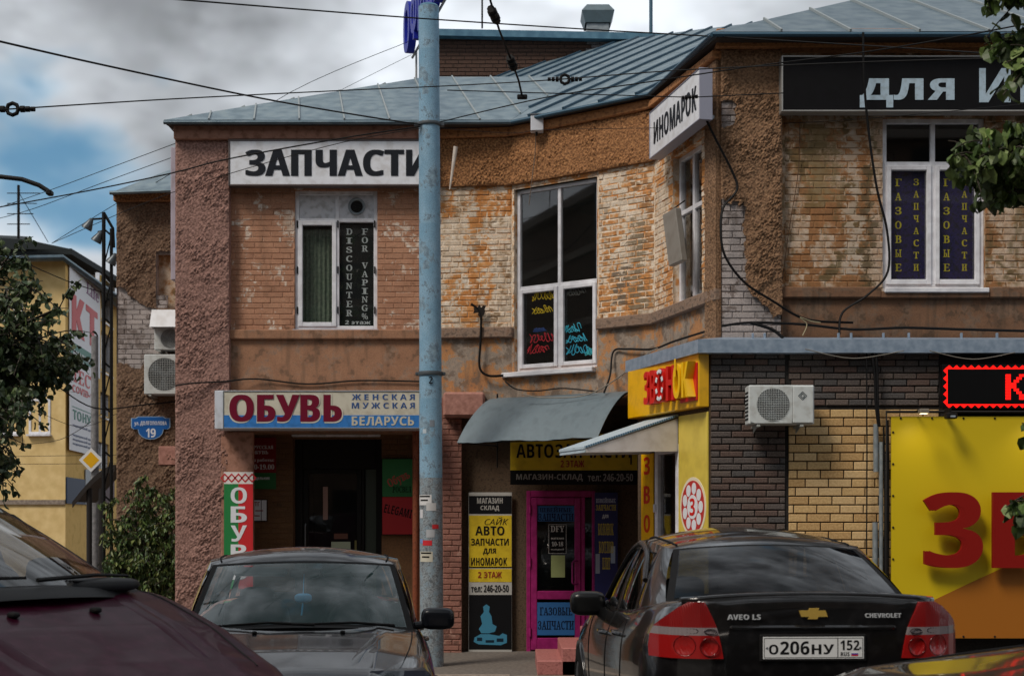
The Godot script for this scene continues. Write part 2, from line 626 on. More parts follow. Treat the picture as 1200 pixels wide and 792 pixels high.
func materials() -> void:
	grain_h = noise_tex(3, 0.05, [], 5, 512)
	M.tan_brick = peel(21, 3.2, C(184, 138, 110), C(166, 120, 94), C(222, 214, 204), C(186, 150, 124), 0.36, C(112, 82, 62), 0.74, 1.0, 0.025, 0.35)
	M.white_brick = peel(31, 3.0, C(210, 150, 90), C(190, 116, 54), C(230, 220, 206), C(208, 182, 152), 0.53, C(120, 92, 62), 0.64, 0.45, 0.07, 0.6)
	M.white_brick_runs = peel(33, 3.0, C(208, 154, 98), C(188, 120, 60), C(230, 220, 206), C(206, 184, 158), 0.55, C(120, 94, 66), 0.64, 0.45, 0.06, 0.6, [[0.62, 5.7, 4.45, 0.10, C(112, 96, 72)], [0.36, 5.15, 4.62, 0.06, C(84, 70, 56)], [0.78, 6.38, 5.3, 0.05, C(150, 100, 54)]])
	M.ochre_brick = peel(41, 3.4, C(162, 112, 70), C(128, 92, 58), C(200, 184, 166), C(166, 134, 106), 0.49, C(92, 80, 50), 0.60, 0.7, 0.07, 0.7, [[3.55, 6.3, 5.4, 0.16, C(126, 104, 66)], [3.95, 6.4, 4.6, 0.07, C(190, 176, 160)], [4.12, 5.9, 4.4, 0.05, C(86, 72, 48)]])  # ochre paint, darkened further with the shade on the right wing
	M.shop_brick = peel(45, 3.4, C(112, 80, 50), C(94, 66, 42), C(122, 98, 72), C(98, 74, 50), 0.3, C(66, 50, 34), 0.7)  # brown brick darkened: shade of the entrance recess put into the colour
	M.shaded_stucco = peel(64, 2.2, C(124, 90, 66), C(104, 76, 56), C(98, 80, 66), C(134, 104, 82), 0.42, C(74, 58, 44), 0.60, 1.0, 0.08, 0.6)  # darker copy of the stucco: right wing shade put into the colour
	M.pink_brick = peel(47, 3.0, C(160, 112, 98), C(140, 96, 84), C(190, 150, 136), C(120, 84, 72), 0.32, C(100, 70, 60), 0.68)
	M.grey_brick = peel(49, 3.0, C(182, 172, 168), C(156, 148, 146), C(110, 98, 92), C(170, 160, 158), 0.40, C(92, 84, 80), 0.66)
	M.pilaster = grained([C(112, 84, 76), C(146, 112, 102), C(166, 130, 120)], 0.7, 0.95, 51, 0.03, 0.5)
	M.frieze = grained([C(100, 68, 42), C(148, 102, 64), C(182, 134, 88)], 0.6, 0.95, 53, 0.03, 0.6)
	M.corner = grained([C(92, 70, 52), C(132, 100, 74), C(150, 120, 92)], 0.6, 0.95, 55, 0.03, 0.5)
	M.annex = grained([C(80, 62, 50), C(112, 88, 70), C(130, 104, 84)], 0.7, 0.95, 57, 0.03, 0.5)
	M.fascia = grained([C(128, 90, 72), C(158, 116, 98), C(166, 122, 104)], 1.2, 0.9, 59, 0.016, 0.25)
	M.fascia_ochre = grained([C(124, 82, 50), C(178, 124, 78), C(158, 106, 66)], 0.7, 0.9, 61, 0.018, 0.25)
	M.stucco = peel(63, 2.2, C(160, 118, 90), C(138, 100, 76), C(128, 104, 88), C(170, 132, 106), 0.42, C(104, 80, 62), 0.62, 1.0, 0.08, 0.6)
	M.low_stucco = peel(65, 2.6, C(186, 134, 88), C(156, 108, 70), C(138, 126, 114), C(166, 148, 132), 0.52, C(104, 92, 82), 0.58, 1.0, 0.05, 0.5)
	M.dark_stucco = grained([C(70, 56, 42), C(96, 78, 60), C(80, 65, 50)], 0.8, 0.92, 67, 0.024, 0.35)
	M.belt = grained([C(96, 80, 70), C(142, 120, 104), C(126, 100, 82)], 0.9, 0.92, 69, 0.02, 0.4)
	M.concrete = grained([C(116, 104, 94), C(150, 138, 126)], 1.0, 0.92, 71, 0.02, 0.4)
	M.pink = grained([C(150, 106, 94), C(178, 130, 118)], 1.0, 0.9, 72, 0.016, 0.3)
	M.roof = grained([C(96, 116, 128), C(116, 136, 147), C(132, 149, 156)], 1.8, 0.42, 73, 0.010)
	M.roof.metallic = 0.35
	M.roof_dark = grained([C(78, 98, 110), C(94, 112, 124), C(108, 124, 132)], 1.6, 0.45, 75, 0.010)
	M.roof_dark.metallic = 0.3
	M.batten = mat(C(52, 84, 104), 0.5, 0.2)
	M.seam = mat(C(150, 158, 160), 0.5, 0.2)
	M.flashing = grained([C(128, 146, 166), C(156, 172, 190)], 0.9, 0.4, 77, 0.012)
	M.flashing.metallic = 0.25
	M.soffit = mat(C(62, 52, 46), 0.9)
	M.pvc = grained([C(206, 206, 212), C(228, 230, 236)], 0.7, 0.4, 79, 0.008)
	M.old_white = grained([C(176, 176, 178), C(206, 208, 214), C(214, 214, 218)], 0.6, 0.5, 80, 0.008)
	M.black_rubber = mat(C(22, 22, 23), 0.7)
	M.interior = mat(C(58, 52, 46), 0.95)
	M.pane = glass(C(40, 46, 46), 0.08, 1.0)
	M.pane_dark = glass(C(40, 44, 44), 0.10, 0.8)
	M.opposite = grained([C(84, 66, 54), C(108, 86, 70)], 4.0, 0.9, 335, 0.012)
	M.mortar_dark = grained([C(26, 24, 23), C(44, 40, 38)], 0.5, 0.95, 81, 0.03)
	M.mortar = grained([C(96, 84, 74), C(124, 108, 94)], 0.5, 0.95, 82, 0.03)
	M.asphalt = grained([C(66, 64, 62), C(84, 81, 78), C(96, 92, 88)], 1.5, 0.9, 83, 0.03, 0.5)
	M.paving = grained([C(92, 86, 80), C(118, 110, 102)], 1.2, 0.9, 84, 0.03, 0.5)
	M.black_frame = mat(C(26, 24, 23), 0.5)
	M.magenta = grained([C(146, 22, 96), C(168, 34, 114)], 0.8, 0.45, 85, 0.012)
	M.rust = grained([C(92, 46, 24), C(132, 66, 34), C(112, 60, 40)], 0.5, 0.8, 86, 0.02)
	M.cable = mat(C(20, 20, 21), 0.6)
	M.steel = mat(C(120, 124, 128), 0.4, 0.6)
	M.grey_metal = grained([C(118, 128, 134), C(146, 154, 158)], 0.8, 0.45, 87, 0.012)
	M.grey_metal.metallic = 0.2

# ------------------------------------------------------------------ ground
func ground() -> void:
	var m := MB.new()
	# one gently falling sheet: higher at the road, lower along the old house
	var ds := [-400.0, -40.0, 4.0, 7.0, 14.0, 21.5, 60.0, 400.0]
	for k in ds.size() - 1:
		m.quad(Vector3(-400, gy(ds[k]) - 0.12, -ds[k]), Vector3(400, gy(ds[k]) - 0.12, -ds[k]), Vector3(400, gy(ds[k + 1]) - 0.12, -ds[k + 1]), Vector3(-400, gy(ds[k + 1]) - 0.12, -ds[k + 1]))
	struct(m, "ground", M.dark_stucco)
	m = MB.new()
	var rs := [-6.0, 4.0, 7.0, 10.0, 13.0, 15.4]
	for k in rs.size() - 1:
		m.quad(Vector3(-60, gy(rs[k]), -rs[k]), Vector3(60, gy(rs[k]), -rs[k]), Vector3(60, gy(rs[k + 1]), -rs[k + 1]), Vector3(-60, gy(rs[k + 1]), -rs[k + 1]))
	struct(m, "road", M.asphalt)
	m = MB.new()
	m.quad(Vector3(-60, -0.09, -15.5), Vector3(60, -0.09, -15.5), Vector3(60, -0.09, -21.4), Vector3(-60, -0.09, -21.4))
	struct(m, "pavement", M.paving)
	m = MB.new()
	rng.seed = 7
	var x := -14.0
	var kerb := MeshInstance3D.new()
	kerb.name = "kerb"
	kerb.set_meta("kind", "structure")
	add_child(kerb)
	while x < 14.0:
		var s := MB.new()
		s.box(Vector3(x + 0.006, -0.2, -15.5 + rng.randf_range(-0.01, 0.01)), Vector3(x + 0.994, 0.06 + rng.randf_range(-0.012, 0.012), -15.35), 0.02)
		part(s, "kerb_stone", M.concrete, kerb)
		x += 1.0

# ------------------------------------------------------------------ the old corner house
var PA := Vector2(-1.1, 19.67)
var PB := Vector2(0.0, 19.55)
var PC := Vector2(1.15, 18.75)
var PD := Vector2(1.85, 18.22)
var PE := Vector2(2.40, 16.20)
var PZ0 := Vector2(1.60, 17.87)
var PZ1 := Vector2(2.245, 15.9)
var FL: Transform3D
var FLP: Transform3D
var FAB: Transform3D
var FBC: Transform3D
var FCD: Transform3D
var FDE: Transform3D
var FR: Transform3D
var FRP: Transform3D
var FG: Transform3D
var FZ: Transform3D
var FDW: Transform3D
var FRE: Transform3D
var house: Node3D

func add_bricks(f: Transform3D, r: Rect2, bw: float, bh: float, joint: float, holes: Array, nm: String, material: Material, proud: float, jitter := 0.003, bev := 0.006, shift := 0.0, vary := 0.14, keep = null) -> void:
	for q in bond(r, bw, bh, joint, holes, shift):
		if keep == null or keep.call((q[0] + q[1]) / 2, (q[2] + q[3]) / 2):
			brick_jobs.append({"f": f, "q": q, "nm": nm, "m": material, "z": proud + rng.randf_range(-jitter, jitter), "b": bev, "g": 1.0 - rng.randf() * vary, "s": rng.randf()})

# the 300 that show largest become parts, the rest one part of the same house
func lay_bricks(parent: Node3D, limit := 300) -> void:
	var by := {}
	for j in brick_jobs:
		if not by.has(j.nm): by[j.nm] = []
		var p: Vector3 = j.f * Vector3((j.q[0] + j.q[1]) / 2, (j.q[2] + j.q[3]) / 2, 0)
		var px := CX + p.x / -p.z * F
		j["score"] = (j.q[1] - j.q[0]) / -p.z * (1.0 if px > 0 and px < 1200 else 0.01)
		by[j.nm].append(j)
	for nm in by:
		var list: Array = by[nm]
		list.sort_custom(func(a, b): return a.score > b.score)
		var rest := {}
		for k in list.size():
			var j = list[k]
			var m: MB
			if k < limit: m = mbw(parent)
			else:
				if not rest.has(j.m): rest[j.m] = mbw(parent)
				m = rest[j.m]
			var keep := m.t
			m.t = keep * j.f
			m.col = Color(j.g, j.g, j.g)
			var at := m.uv.size()
			brick_mb(m, j.q[0], j.q[1], j.q[2], j.q[3], j.z, j.b, j.z - 0.025)
			var sh := Vector2(fmod(j.s * 7.3, 1.0) - 0.5, j.s - 0.5) * 0.13
			for i in range(at, m.uv.size()): m.uv[i] += sh
			m.t = keep
			if k < limit: part(m, nm, j.m, parent)
		for mm in rest:
			var o := part(rest[mm], nm + "_courses", mm, parent)
			o.set_meta("kind", "stuff")
	brick_jobs.clear()

# the closed room behind an opening: plastered walls, floor and ceiling
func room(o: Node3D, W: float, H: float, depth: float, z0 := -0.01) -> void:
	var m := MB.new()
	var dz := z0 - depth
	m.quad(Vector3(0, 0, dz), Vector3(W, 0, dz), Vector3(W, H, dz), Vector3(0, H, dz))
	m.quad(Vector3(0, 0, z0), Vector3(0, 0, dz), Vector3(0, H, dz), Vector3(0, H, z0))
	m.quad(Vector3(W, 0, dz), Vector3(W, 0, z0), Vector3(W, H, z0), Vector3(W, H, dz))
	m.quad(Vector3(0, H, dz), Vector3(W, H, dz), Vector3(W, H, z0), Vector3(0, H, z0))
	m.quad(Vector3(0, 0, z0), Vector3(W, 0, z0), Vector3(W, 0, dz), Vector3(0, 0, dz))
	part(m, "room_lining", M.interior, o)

# plastic window: outer frame, mullions, transoms, one sash and pane in each light
func window(parent: Node3D, f: Transform3D, r: Rect2, inset: float, vb: Array, hb: Array, fw: float, material: Material, pane: Material, skip := []) -> Node3D:
	var x := parent.transform.affine_inverse() * f * Transform3D(Basis.IDENTITY, Vector3(r.position.x, r.position.y, -inset))
	var w := group_part("window", parent, x)
	var W := r.size.x
	var H := r.size.y
	var m := MB.new()
	m.box(Vector3(0, 0, 0), Vector3(fw, H, 0.06), 0.006)
	m.box(Vector3(W - fw, 0, 0), Vector3(W, H, 0.06), 0.006)
	m.box(Vector3(fw + 0.001, 0, 0), Vector3(W - fw - 0.001, fw, 0.06), 0.006)
	m.box(Vector3(fw + 0.001, H - fw, 0), Vector3(W - fw - 0.001, H, 0.06), 0.006)
	part(m, "frame", material, w)
	var xs := [0.0] + vb + [1.0]
	var ys := [0.0] + hb + [1.0]
	for k in vb:
		m = MB.new()
		m.box(Vector3(W * k - fw * 0.5, fw + 0.001, 0), Vector3(W * k + fw * 0.5, H - fw - 0.001, 0.058), 0.006)
		part(m, "mullion", material, w)
	for k in hb:
		m = MB.new()
		m.box(Vector3(fw + 0.001, H * k - fw * 0.5, 0), Vector3(W - fw - 0.001, H * k + fw * 0.5, 0.055), 0.006)
		part(m, "transom", material, w)
	for i in xs.size() - 1:
		for j in ys.size() - 1:
			if [i, j] in skip: continue
			var a := Vector2(W * xs[i] + fw * (1.0 if i == 0 else 0.5), H * ys[j] + fw * (1.0 if j == 0 else 0.5))
			var b := Vector2(W * xs[i + 1] - fw * (1.0 if i == xs.size() - 2 else 0.5), H * ys[j + 1] - fw * (1.0 if j == ys.size() - 2 else 0.5))
			m = MB.new()
			m.box(Vector3(a.x + 0.004, a.y + 0.004, 0.02), Vector3(b.x - 0.004, b.y - 0.004, 0.026))
			part(m, "pane", pane, w)
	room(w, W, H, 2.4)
	return w

func main_building() -> void:
	FL = front(19.67)
	FLP = front(19.52)
	FAB = frame(PA, PB)
	FBC = frame(PB, PC)
	FCD = frame(PC, PD)
	FDE = frame(PD, PE)
	FR = front(16.3)
	FRP = front(16.18)
	FG = front(15.9)
	FZ = frame(PZ0, PZ1)
	FDW = front(19.8)
	FRE = front(20.25)
	house = thing("corner_house", "old two-storey corner house of peeling painted brick under a metal roof", "building", Vector3(0, -0.1, -18.0))
	left_wing()
	middle_walls()
	right_wing()
	shop_block()
	lay_bricks(house)
	roof()

func left_wing() -> void:
	var win := rect(FL, 345, 223, 442, 386)
	var bay := Rect2(on(FL, 266, 398), Vector2.ZERO)
	bay.end = Vector2(PA.x, on(FL, 300, 160).y)
	var m := mbw(house)
	panel(m, FL, bay, [win], 0.16)
	part(m, "wall", M.tan_brick, house)
	var br := Rect2(Vector2(bay.position.x, on(FL, 300, 387).y), Vector2(bay.size.x, 0))
	br.end.y = on(FL, 300, 216).y
	add_bricks(FL, br, 0.262, 0.077, 0.011, [win.grow(0.004)], "painted_brick", M.tan_brick, 0.007, 0.0015, 0.004)
	# pilaster of thrown render, smooth fascia over it
	var pil := rect(FLP, 205, 163, 268, 770)
	roughcast(house, "pilaster", FLP, pil, 0.0135, 0.022, M.pilaster, 101)
	m = mbw(house)
	m.t = m.t * FLP
	m.box(Vector3(pil.position.x + 0.01, -0.2, -3.5), Vector3(pil.end.x - 0.01, pil.end.y, -0.012))
	part(m, "wall", M.pilaster, house)
	m = mbw(house)
	var fa := rect(front(19.45), 203, 142, 512, 163)
	m.box(Vector3(fa.position.x, fa.position.y, -19.75), Vector3(PA.x, fa.end.y, -19.44), 0.012)
	part(m, "fascia", M.fascia, house)
	# side wall running back
	m = mbw(house)
	m.box(Vector3(pil.position.x + 0.02, fa.position.y, -25), Vector3(pil.position.x + 0.3, fa.end.y, -19.76))
	part(m, "fascia", M.fascia, house)
	# belt course and the plain render below it
	m = mbw(house)
	var be := rect(FL, 268, 387, 508, 398)
	m.box(Vector3(be.position.x, be.position.y, -19.68), Vector3(PA.x + 0.03, be.end.y, -19.59), 0.012)
	part(m, "belt_course", M.stucco, house)
	m = mbw(house)
	var lo := Rect2(Vector2(be.position.x, 2.98), Vector2.ZERO)
	lo.end = Vector2(PA.x, be.position.y)
	panel(m, FL, lo, [], 0, 0.02)
	m.t = mbw(house).t
	m.quad(Vector3(lo.position.x, 2.98, -20.3), Vector3(PA.x + 0.4, 2.98, -20.3), Vector3(PA.x + 0.4, 2.98, -19.65), Vector3(lo.position.x, 2.98, -19.65))
	part(m, "wall", M.stucco, house)
	# the window: fan panel over two lights
	var w := window(house, FL, win, 0.10, [0.51], [0.79], 0.055, M.pvc, M.pane, [[0, 1], [1, 1]])
	var W := win.size.x
	var H := win.size.y
	m = MB.new()
	m.box(Vector3(0.055, H * 0.79 + 0.03, 0.02), Vector3(W - 0.055, H - 0.055, 0.035), 0.003)
	part(m, "blank_panel", M.old_white, w)
	m = MB.new()
	m.lathe([Vector2(0.0, 0.0), Vector2(0.085, 0.0), Vector2(0.09, 0.03), Vector2(0.115, 0.034), Vector2(0.12, 0.03), Vector2(0.12, 0.0)], 28, Transform3D(Basis(Vector3.RIGHT, PI / 2), Vector3(W * 0.745, H * 0.89, 0.036)))
	part(m, "vent_ring", M.grey_metal, w)
	m = MB.new()
	m.lathe([Vector2(0.0, 0.012), Vector2(0.03, 0.014), Vector2(0.084, 0.004)], 20, Transform3D(Basis(Vector3.RIGHT, PI / 2), Vector3(W * 0.745, H * 0.89, 0.04)))
	for k in 5:
		var an := TAU * k / 5
		m.box(Vector3(W * 0.745 + cos(an) * 0.045 - 0.02, H * 0.89 + sin(an) * 0.045 - 0.02, 0.05), Vector3(W * 0.745 + cos(an) * 0.045 + 0.02, H * 0.89 + sin(an) * 0.045 + 0.02, 0.056))
	part(m, "vent_fan", M.black_frame, w)
	# opening sash of the left light, three hinges
	m = MB.new()
	var sx0 := 0.045
	var sx1 := W * 0.51 - 0.01
	var sy1 := H * 0.79 - 0.012
	for b in [[sx0, 0.045, sx0 + 0.06, sy1], [sx1 - 0.06, 0.045, sx1, sy1], [sx0 + 0.061, 0.045, sx1 - 0.061, 0.105], [sx0 + 0.061, sy1 - 0.06, sx1 - 0.061, sy1]]:
		m.box(Vector3(b[0], b[1], 0.03), Vector3(b[2], b[3], 0.078), 0.006)
	part(m, "sash", M.pvc, w)
	for hx in [0.035, W * 0.51 + 0.012, W - 0.04]:
		for hy in [0.14, 0.43, 0.76]:
			m = MB.new()
			m.box(Vector3(hx - 0.009, H * hy - 0.05, 0.06), Vector3(hx + 0.009, H * hy + 0.05, 0.088), 0.004)
			part(m, "hinge", M.black_rubber, w)
	# dark film with lettering behind the right pane
	m = MB.new()
	m.box(Vector3(W * 0.54, 0.07, -0.004), Vector3(W - 0.06, H * 0.77, 0.001))
	part(m, "poster_sheet", mat(C(16, 20, 20), 0.6), w)
	var tw := mat(C(196, 204, 204), 0.6)
	letters_down(w, "DISCOUNTER", W * 0.65, H * 0.735, 0.085, 0.085, 0.127, tw, 0.002)
	letters_down(w, "FOR VAPING%", W * 0.84, H * 0.735, 0.085, 0.085, 0.119, tw, 0.002)
	text(w, "2 этаж", W * 0.60, 0.085, 0.36, 0.055, tw, 0.002, 0.003, false)
	# greenish rippled sheet behind the left pane
	m = MB.new()
	var rows := []
	for j in 3:
		var row := PackedVector3Array()
		for i in 40:
			row.append(Vector3(0.06 + (W * 0.51 - 0.08) * i / 39.0, 0.07 + H * 0.7 * j / 2.0, -0.09 + 0.012 * sin(i * 1.3) + 0.006 * sin(i * 2.9 + j)))
		rows.append(row)
	m.grid(rows)
	part(m, "green_sheet", grained([C(84, 100, 86), C(116, 130, 112)], 0.6, 0.95, 97, 0.02), w)
	m = MB.new()
	m.box(Vector3(-0.03, -0.075, -0.02), Vector3(W + 0.03, -0.005, 0.17), 0.01)
	part(m, "sill", M.flashing, w)
	# recessed shop entrance below
	var rec := front(20.25)
	var door := rect(rec, 343, 514, 447, 772)
	var wall := rect(rec, 255, 500, 530, 775)
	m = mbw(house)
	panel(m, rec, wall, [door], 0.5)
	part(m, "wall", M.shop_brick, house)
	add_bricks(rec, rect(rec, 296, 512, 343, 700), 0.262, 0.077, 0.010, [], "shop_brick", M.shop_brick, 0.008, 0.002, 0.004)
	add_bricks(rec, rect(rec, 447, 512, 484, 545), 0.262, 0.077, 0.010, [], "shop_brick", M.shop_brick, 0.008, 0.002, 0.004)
	m = mbw(house)
	var col := rect(front(19.5), 258, 502, 296, 770)
	m.box(Vector3(col.position.x, -0.2, -19.62), Vector3(col.end.x, 2.98, -19.5), 0.015)
	m.box(Vector3(col.position.x, -0.2, -20.24), Vector3(col.end.x - 0.24, 2.979, -19.621))
	part(m, "pier", M.fascia, house)
	# the shop door: dark frame, glazed leaf, side light
	var dx := house.transform.affine_inverse() * rec * Transform3D(Basis.IDENTITY, Vector3(door.position.x, door.position.y, -0.3))
	var dr := group_part("door", house, dx)
	var DW := door.size.x
	var DH := door.size.y
	m = MB.new()
	m.box(Vector3(0, 0, 0), Vector3(0.11, DH, 0.1), 0.005)
	m.box(Vector3(0.112, DH - 0.42, 0), Vector3(DW - 0.1, DH, 0.1), 0.005)
	m.box(Vector3(DW * 0.76, 0, 0), Vector3(DW * 0.79, DH - 0.422, 0.1), 0.005)
	m.box(Vector3(DW - 0.098, 0, 0), Vector3(DW, DH, 0.1), 0.005)
	part(m, "frame", M.black_frame, dr)
	m = MB.new()
	m.box(Vector3(DW * 0.795, 0.0, 0.02), Vector3(DW - 0.1, DH - 0.43, 0.05), 0.004)
	part(m, "side_panel", mat(C(58, 66, 56), 0.4), dr)
	m = MB.new()
	for b in [[0.115, 0.0, 0.19, DH - 0.425], [DW * 0.70, 0.0, DW * 0.755, DH - 0.425], [0.192, 0.0, DW * 0.70 - 0.002, 0.5], [0.192, DH - 0.5, DW * 0.70 - 0.002, DH - 0.425]]:
		m.box(Vector3(b[0], b[1], 0.03), Vector3(b[2], b[3], 0.075), 0.004)
	part(m, "leaf", M.black_frame, dr)
	m = MB.new()
	m.box(Vector3(0.19, 0.5, 0.045), Vector3(DW * 0.70, DH - 0.5, 0.052))
	part(m, "pane", M.pane_dark, dr)
	m = MB.new()
	m.tube([Vector3(0.15, 0.6, 0.08), Vector3(0.15, 0.64, 0.12), Vector3(0.15, 1.9, 0.12), Vector3(0.15, 1.94, 0.08)], 0.012, 8)
	part(m, "pull_bar", M.steel, dr)
	for b in [[0.52, 1.52, 0.80, 1.68, C(176, 186, 160)], [0.56, 1.36, 0.78, 1.50, C(170, 180, 160)], [0.27, 1.37, 0.46, 1.58, C(136, 112, 84)], [0.56, 1.72, 0.76, 1.80, C(104, 66, 52)], [0.86, 1.34, 1.00, 1.70, C(126, 118, 70)], [0.40, 2.0, 0.47, 2.48, C(150, 120, 110)]]:
		m = MB.new()
		m.box(Vector3(b[0], b[1], 0.054), Vector3(b[2], b[3], 0.057))
		part(m, "notice", mat(b[4], 0.8), dr)
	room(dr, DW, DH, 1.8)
	# lamp bar above the door, rusty downpipe at the edge
	m = mbw(house)
	m.t = m.t * rec
	var lb := rect(rec, 342, 508, 446, 512)
	m.box(Vector3(lb.position.x, lb.position.y, 0.012), Vector3(lb.end.x, lb.end.y, 0.06), 0.01)
	part(m, "door_trim", M.old_white, house)
	m = mbw(house)
	var pq := P(487, 505, 19.6)
	m.tube([Vector3(pq.x, -0.1, pq.z), Vector3(pq.x, 3.0, pq.z)], 0.045, 12)
	part(m, "rusty_pipe", M.rust, house)

func middle_walls() -> void:
	var vt := on(FAB, 560, 218).y          # underside of the frieze
	vt = 6.40
	var vb := 4.28
	var low := 3.36
	var top := 7.06
	var win := rect(FBC, 603, 222, 700, 437)
	win.position.y = 3.80
	win.end.y = 6.33
	var lens := [(PB - PA).length(), (PC - PB).length(), (PD - PC).length(), (PE - PD).length()]
	var fr := [FAB, FBC, FCD, FDE]
	var hole := rect(FDE, 789, 172, 823, 362)
	hole.position.y = 4.43
	hole.end.y = 6.28
	for k in 4:
		var holes := []
		if k == 1: holes = [win]
		if k == 3: holes = [hole]
		var L: float = lens[k]
		var m := mbw(house)
		panel(m, fr[k], Rect2(0, vb, L, top - vb), holes, 0.16)
		part(m, "wall", M.white_brick, house)
		m = mbw(house)
		panel(m, fr[k], Rect2(0, low, L, vb - low), holes if k == 1 else [], 0.16, 0.006)
		part(m, "wall", M.low_stucco, house)
		var br := Rect2(0.012, 4.43, L - 0.024, vt - 4.43)
		if k == 3: br.size.x = on(FDE, 830, 300).x - 0.012
		add_bricks(fr[k], br, 0.262, 0.077, 0.012, holes, "painted_brick", M.white_brick_runs if k == 2 else M.white_brick, 0.008, 0.005, 0.008, k * 0.09, 0.2)
		# belt course
		var spans := [[0.0, L]]
		if k == 1: spans = [[0.0, win.position.x - 0.01], [win.end.x + 0.01, L]]
		for s in spans:
			if s[1] - s[0] < 0.03: continue
			m = mbw(house)
			m.t = m.t * fr[k]
			m.box(Vector3(s[0] - 0.002, vb, -0.02), Vector3(s[1] + 0.002, 4.43, 0.075), 0.014)
			part(m, "belt_course", M.belt, house)
		# frieze of thrown render and ochre fascia
		if k < 3:
			roughcast(house, "frieze", fr[k], Rect2(0, vt, L, top - vt), 0.013, 0.02, M.frieze, 111 + k, null, 0.05)
		else:
			roughcast(house, "frieze", fr[k], Rect2(0, vt, L, top - vt), 0.02, 0.018, M.frieze, 114, null, 0.03)
		m = mbw(house)
		m.t = m.t * fr[k]
		m.box(Vector3(-0.04, top, -0.3), Vector3(L + 0.03, 7.19 if k < 3 else 7.15, 0.11 + 0.001 * k), 0.012)
		part(m, "fascia", M.fascia_ochre, house)
	# strip of render at the corner of the side wall
	var u0 := on(FDE, 831, 300).x
	roughcast(house, "pilaster", FDE, Rect2(u0, 3.75, lens[3] - u0, 7.05 - 3.75), 0.013, 0.02, M.corner, 121, null, 0.05)
	# underside over the doorway recess
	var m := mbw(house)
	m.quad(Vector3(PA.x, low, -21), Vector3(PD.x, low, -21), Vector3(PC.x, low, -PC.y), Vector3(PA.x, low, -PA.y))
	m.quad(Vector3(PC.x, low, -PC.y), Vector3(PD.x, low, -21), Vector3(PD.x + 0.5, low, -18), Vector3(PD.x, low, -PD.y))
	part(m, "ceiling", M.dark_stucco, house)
	# the tall four-light window
	var w := window(house, FBC, win, 0.12, [0.52], [0.46], 0.05, M.pvc, M.pane, [])
	var W := win.size.x
	var H := win.size.y
	for i in 2:
		m = MB.new()
		var a := 0.048 if i == 0 else W * 0.52 + 0.022
		var b := W * 0.52 - 0.022 if i == 0 else W - 0.048
		for q in [[a, 0.048, a + 0.055, H * 0.46 - 0.02], [b - 0.055, 0.048, b, H * 0.46 - 0.02], [a + 0.056, 0.048, b - 0.056, 0.105], [a + 0.056, H * 0.46 - 0.075, b - 0.056, H * 0.46 - 0.02]]:
			m.box(Vector3(q[0], q[1], 0.03), Vector3(q[2], q[3], 0.08), 0.006)
		part(m, "sash", M.pvc, w)
	m = MB.new()
	m.box(Vector3(-0.16, -0.07, -0.02), Vector3(W - 0.02, -0.005, 0.22), 0.008)
	part(m, "sill", M.pvc, w)
	graffiti(w, W, H)
	# side-wall window, seen edge on
	window(house, FDE, hole, 0.14, [0.5], [0.62], 0.06, M.pvc, M.pane, [])
	# ground floor: pink pier, ledge of broken concrete, door wall
	var pf := front(19.60)
	var pr := rect(pf, 519, 478, 541, 775)
	m = mbw(house)
	m.box(Vector3(PA.x - 0.02, -0.2, -20.2), Vector3(pr.end.x - 0.006, low + 0.1, -19.615))
	part(m, "pier", M.pink_brick, house)
	add_bricks(pf, pr, 0.27, 0.077, 0.011, [], "pier_brick", M.pink_brick, 0.0, 0.003, 0.006)
	m = mbw(house)
	var lr := rect(front(19.3), 519, 459, 568, 488)
	m.box(Vector3(lr.position.x, lr.position.y, -19.7), Vector3(lr.end.x, lr.end.y, -19.32), 0.03)
	part(m, "ledge", M.pink, house)
	var door := rect(FDW, 617, 575, 698, 764)
	m = mbw(house)
	panel(m, FDW, Rect2(pr.end.x - 0.05, -0.2, 1.84 - pr.end.x + 0.05, low + 0.22), [door], 0.12)
	part(m, "wall", M.dark_stucco, house)
	purple_door(door)

func graffiti(w: Node3D, W: float, H: float) -> void:
	rng.seed = 77
	var tags := [[0.24, 0.98, 0.40, 0.17, C(206, 180, 30)], [0.24, 0.80, 0.34, 0.12, C(206, 180, 30)], [0.20, 0.40, 0.5, 0.16, C(196, 40, 54)], [0.16, 0.26, 0.36, 0.14, C(190, 40, 50)], [0.27, 0.55, 0.2, 0.08, C(30, 62, 120)], [0.80, 0.50, 0.26, 0.12, C(70, 190, 214)], [0.82, 0.36, 0.34, 0.12, C(64, 186, 214)], [0.82, 0.20, 0.40, 0.16, C(60, 180, 210)], [1.16, 0.17, 0.14, 0.10, C(60, 170, 180)], [0.84, 1.0, 0.3, 0.12, C(90, 92, 88)]]
	for t in tags:
		var m := MB.new()
		var pts := []
		var n := 26
		for k in n:
			var f := float(k) / (n - 1)
			pts.append(Vector3(t[0] * W / 1.4 + t[2] * f * W / 1.4 + 0.03 * sin(k * 2.1), t[1] + t[3] * (0.5 + 0.5 * sin(k * 1.9 + rng.randf() * 1.6)) * rng.randf_range(0.4, 1.0), 0.0315))
		var fine := []
		for k in pts.size() - 1:
			for q in 4:
				var p0: Vector3 = pts[maxi(k - 1, 0)]
				var p3: Vector3 = pts[mini(k + 2, pts.size() - 1)]
				fine.append(pts[k].cubic_interpolate(pts[k + 1], p0, p3, q / 4.0))
		m.tube(fine, 0.0055, 4)
		for i in m.v.size(): m.v[i].z = 0.0285 + (m.v[i].z - 0.0315) * 0.3
		part(m, "scrawl", mat(t[4], 0.6), w)

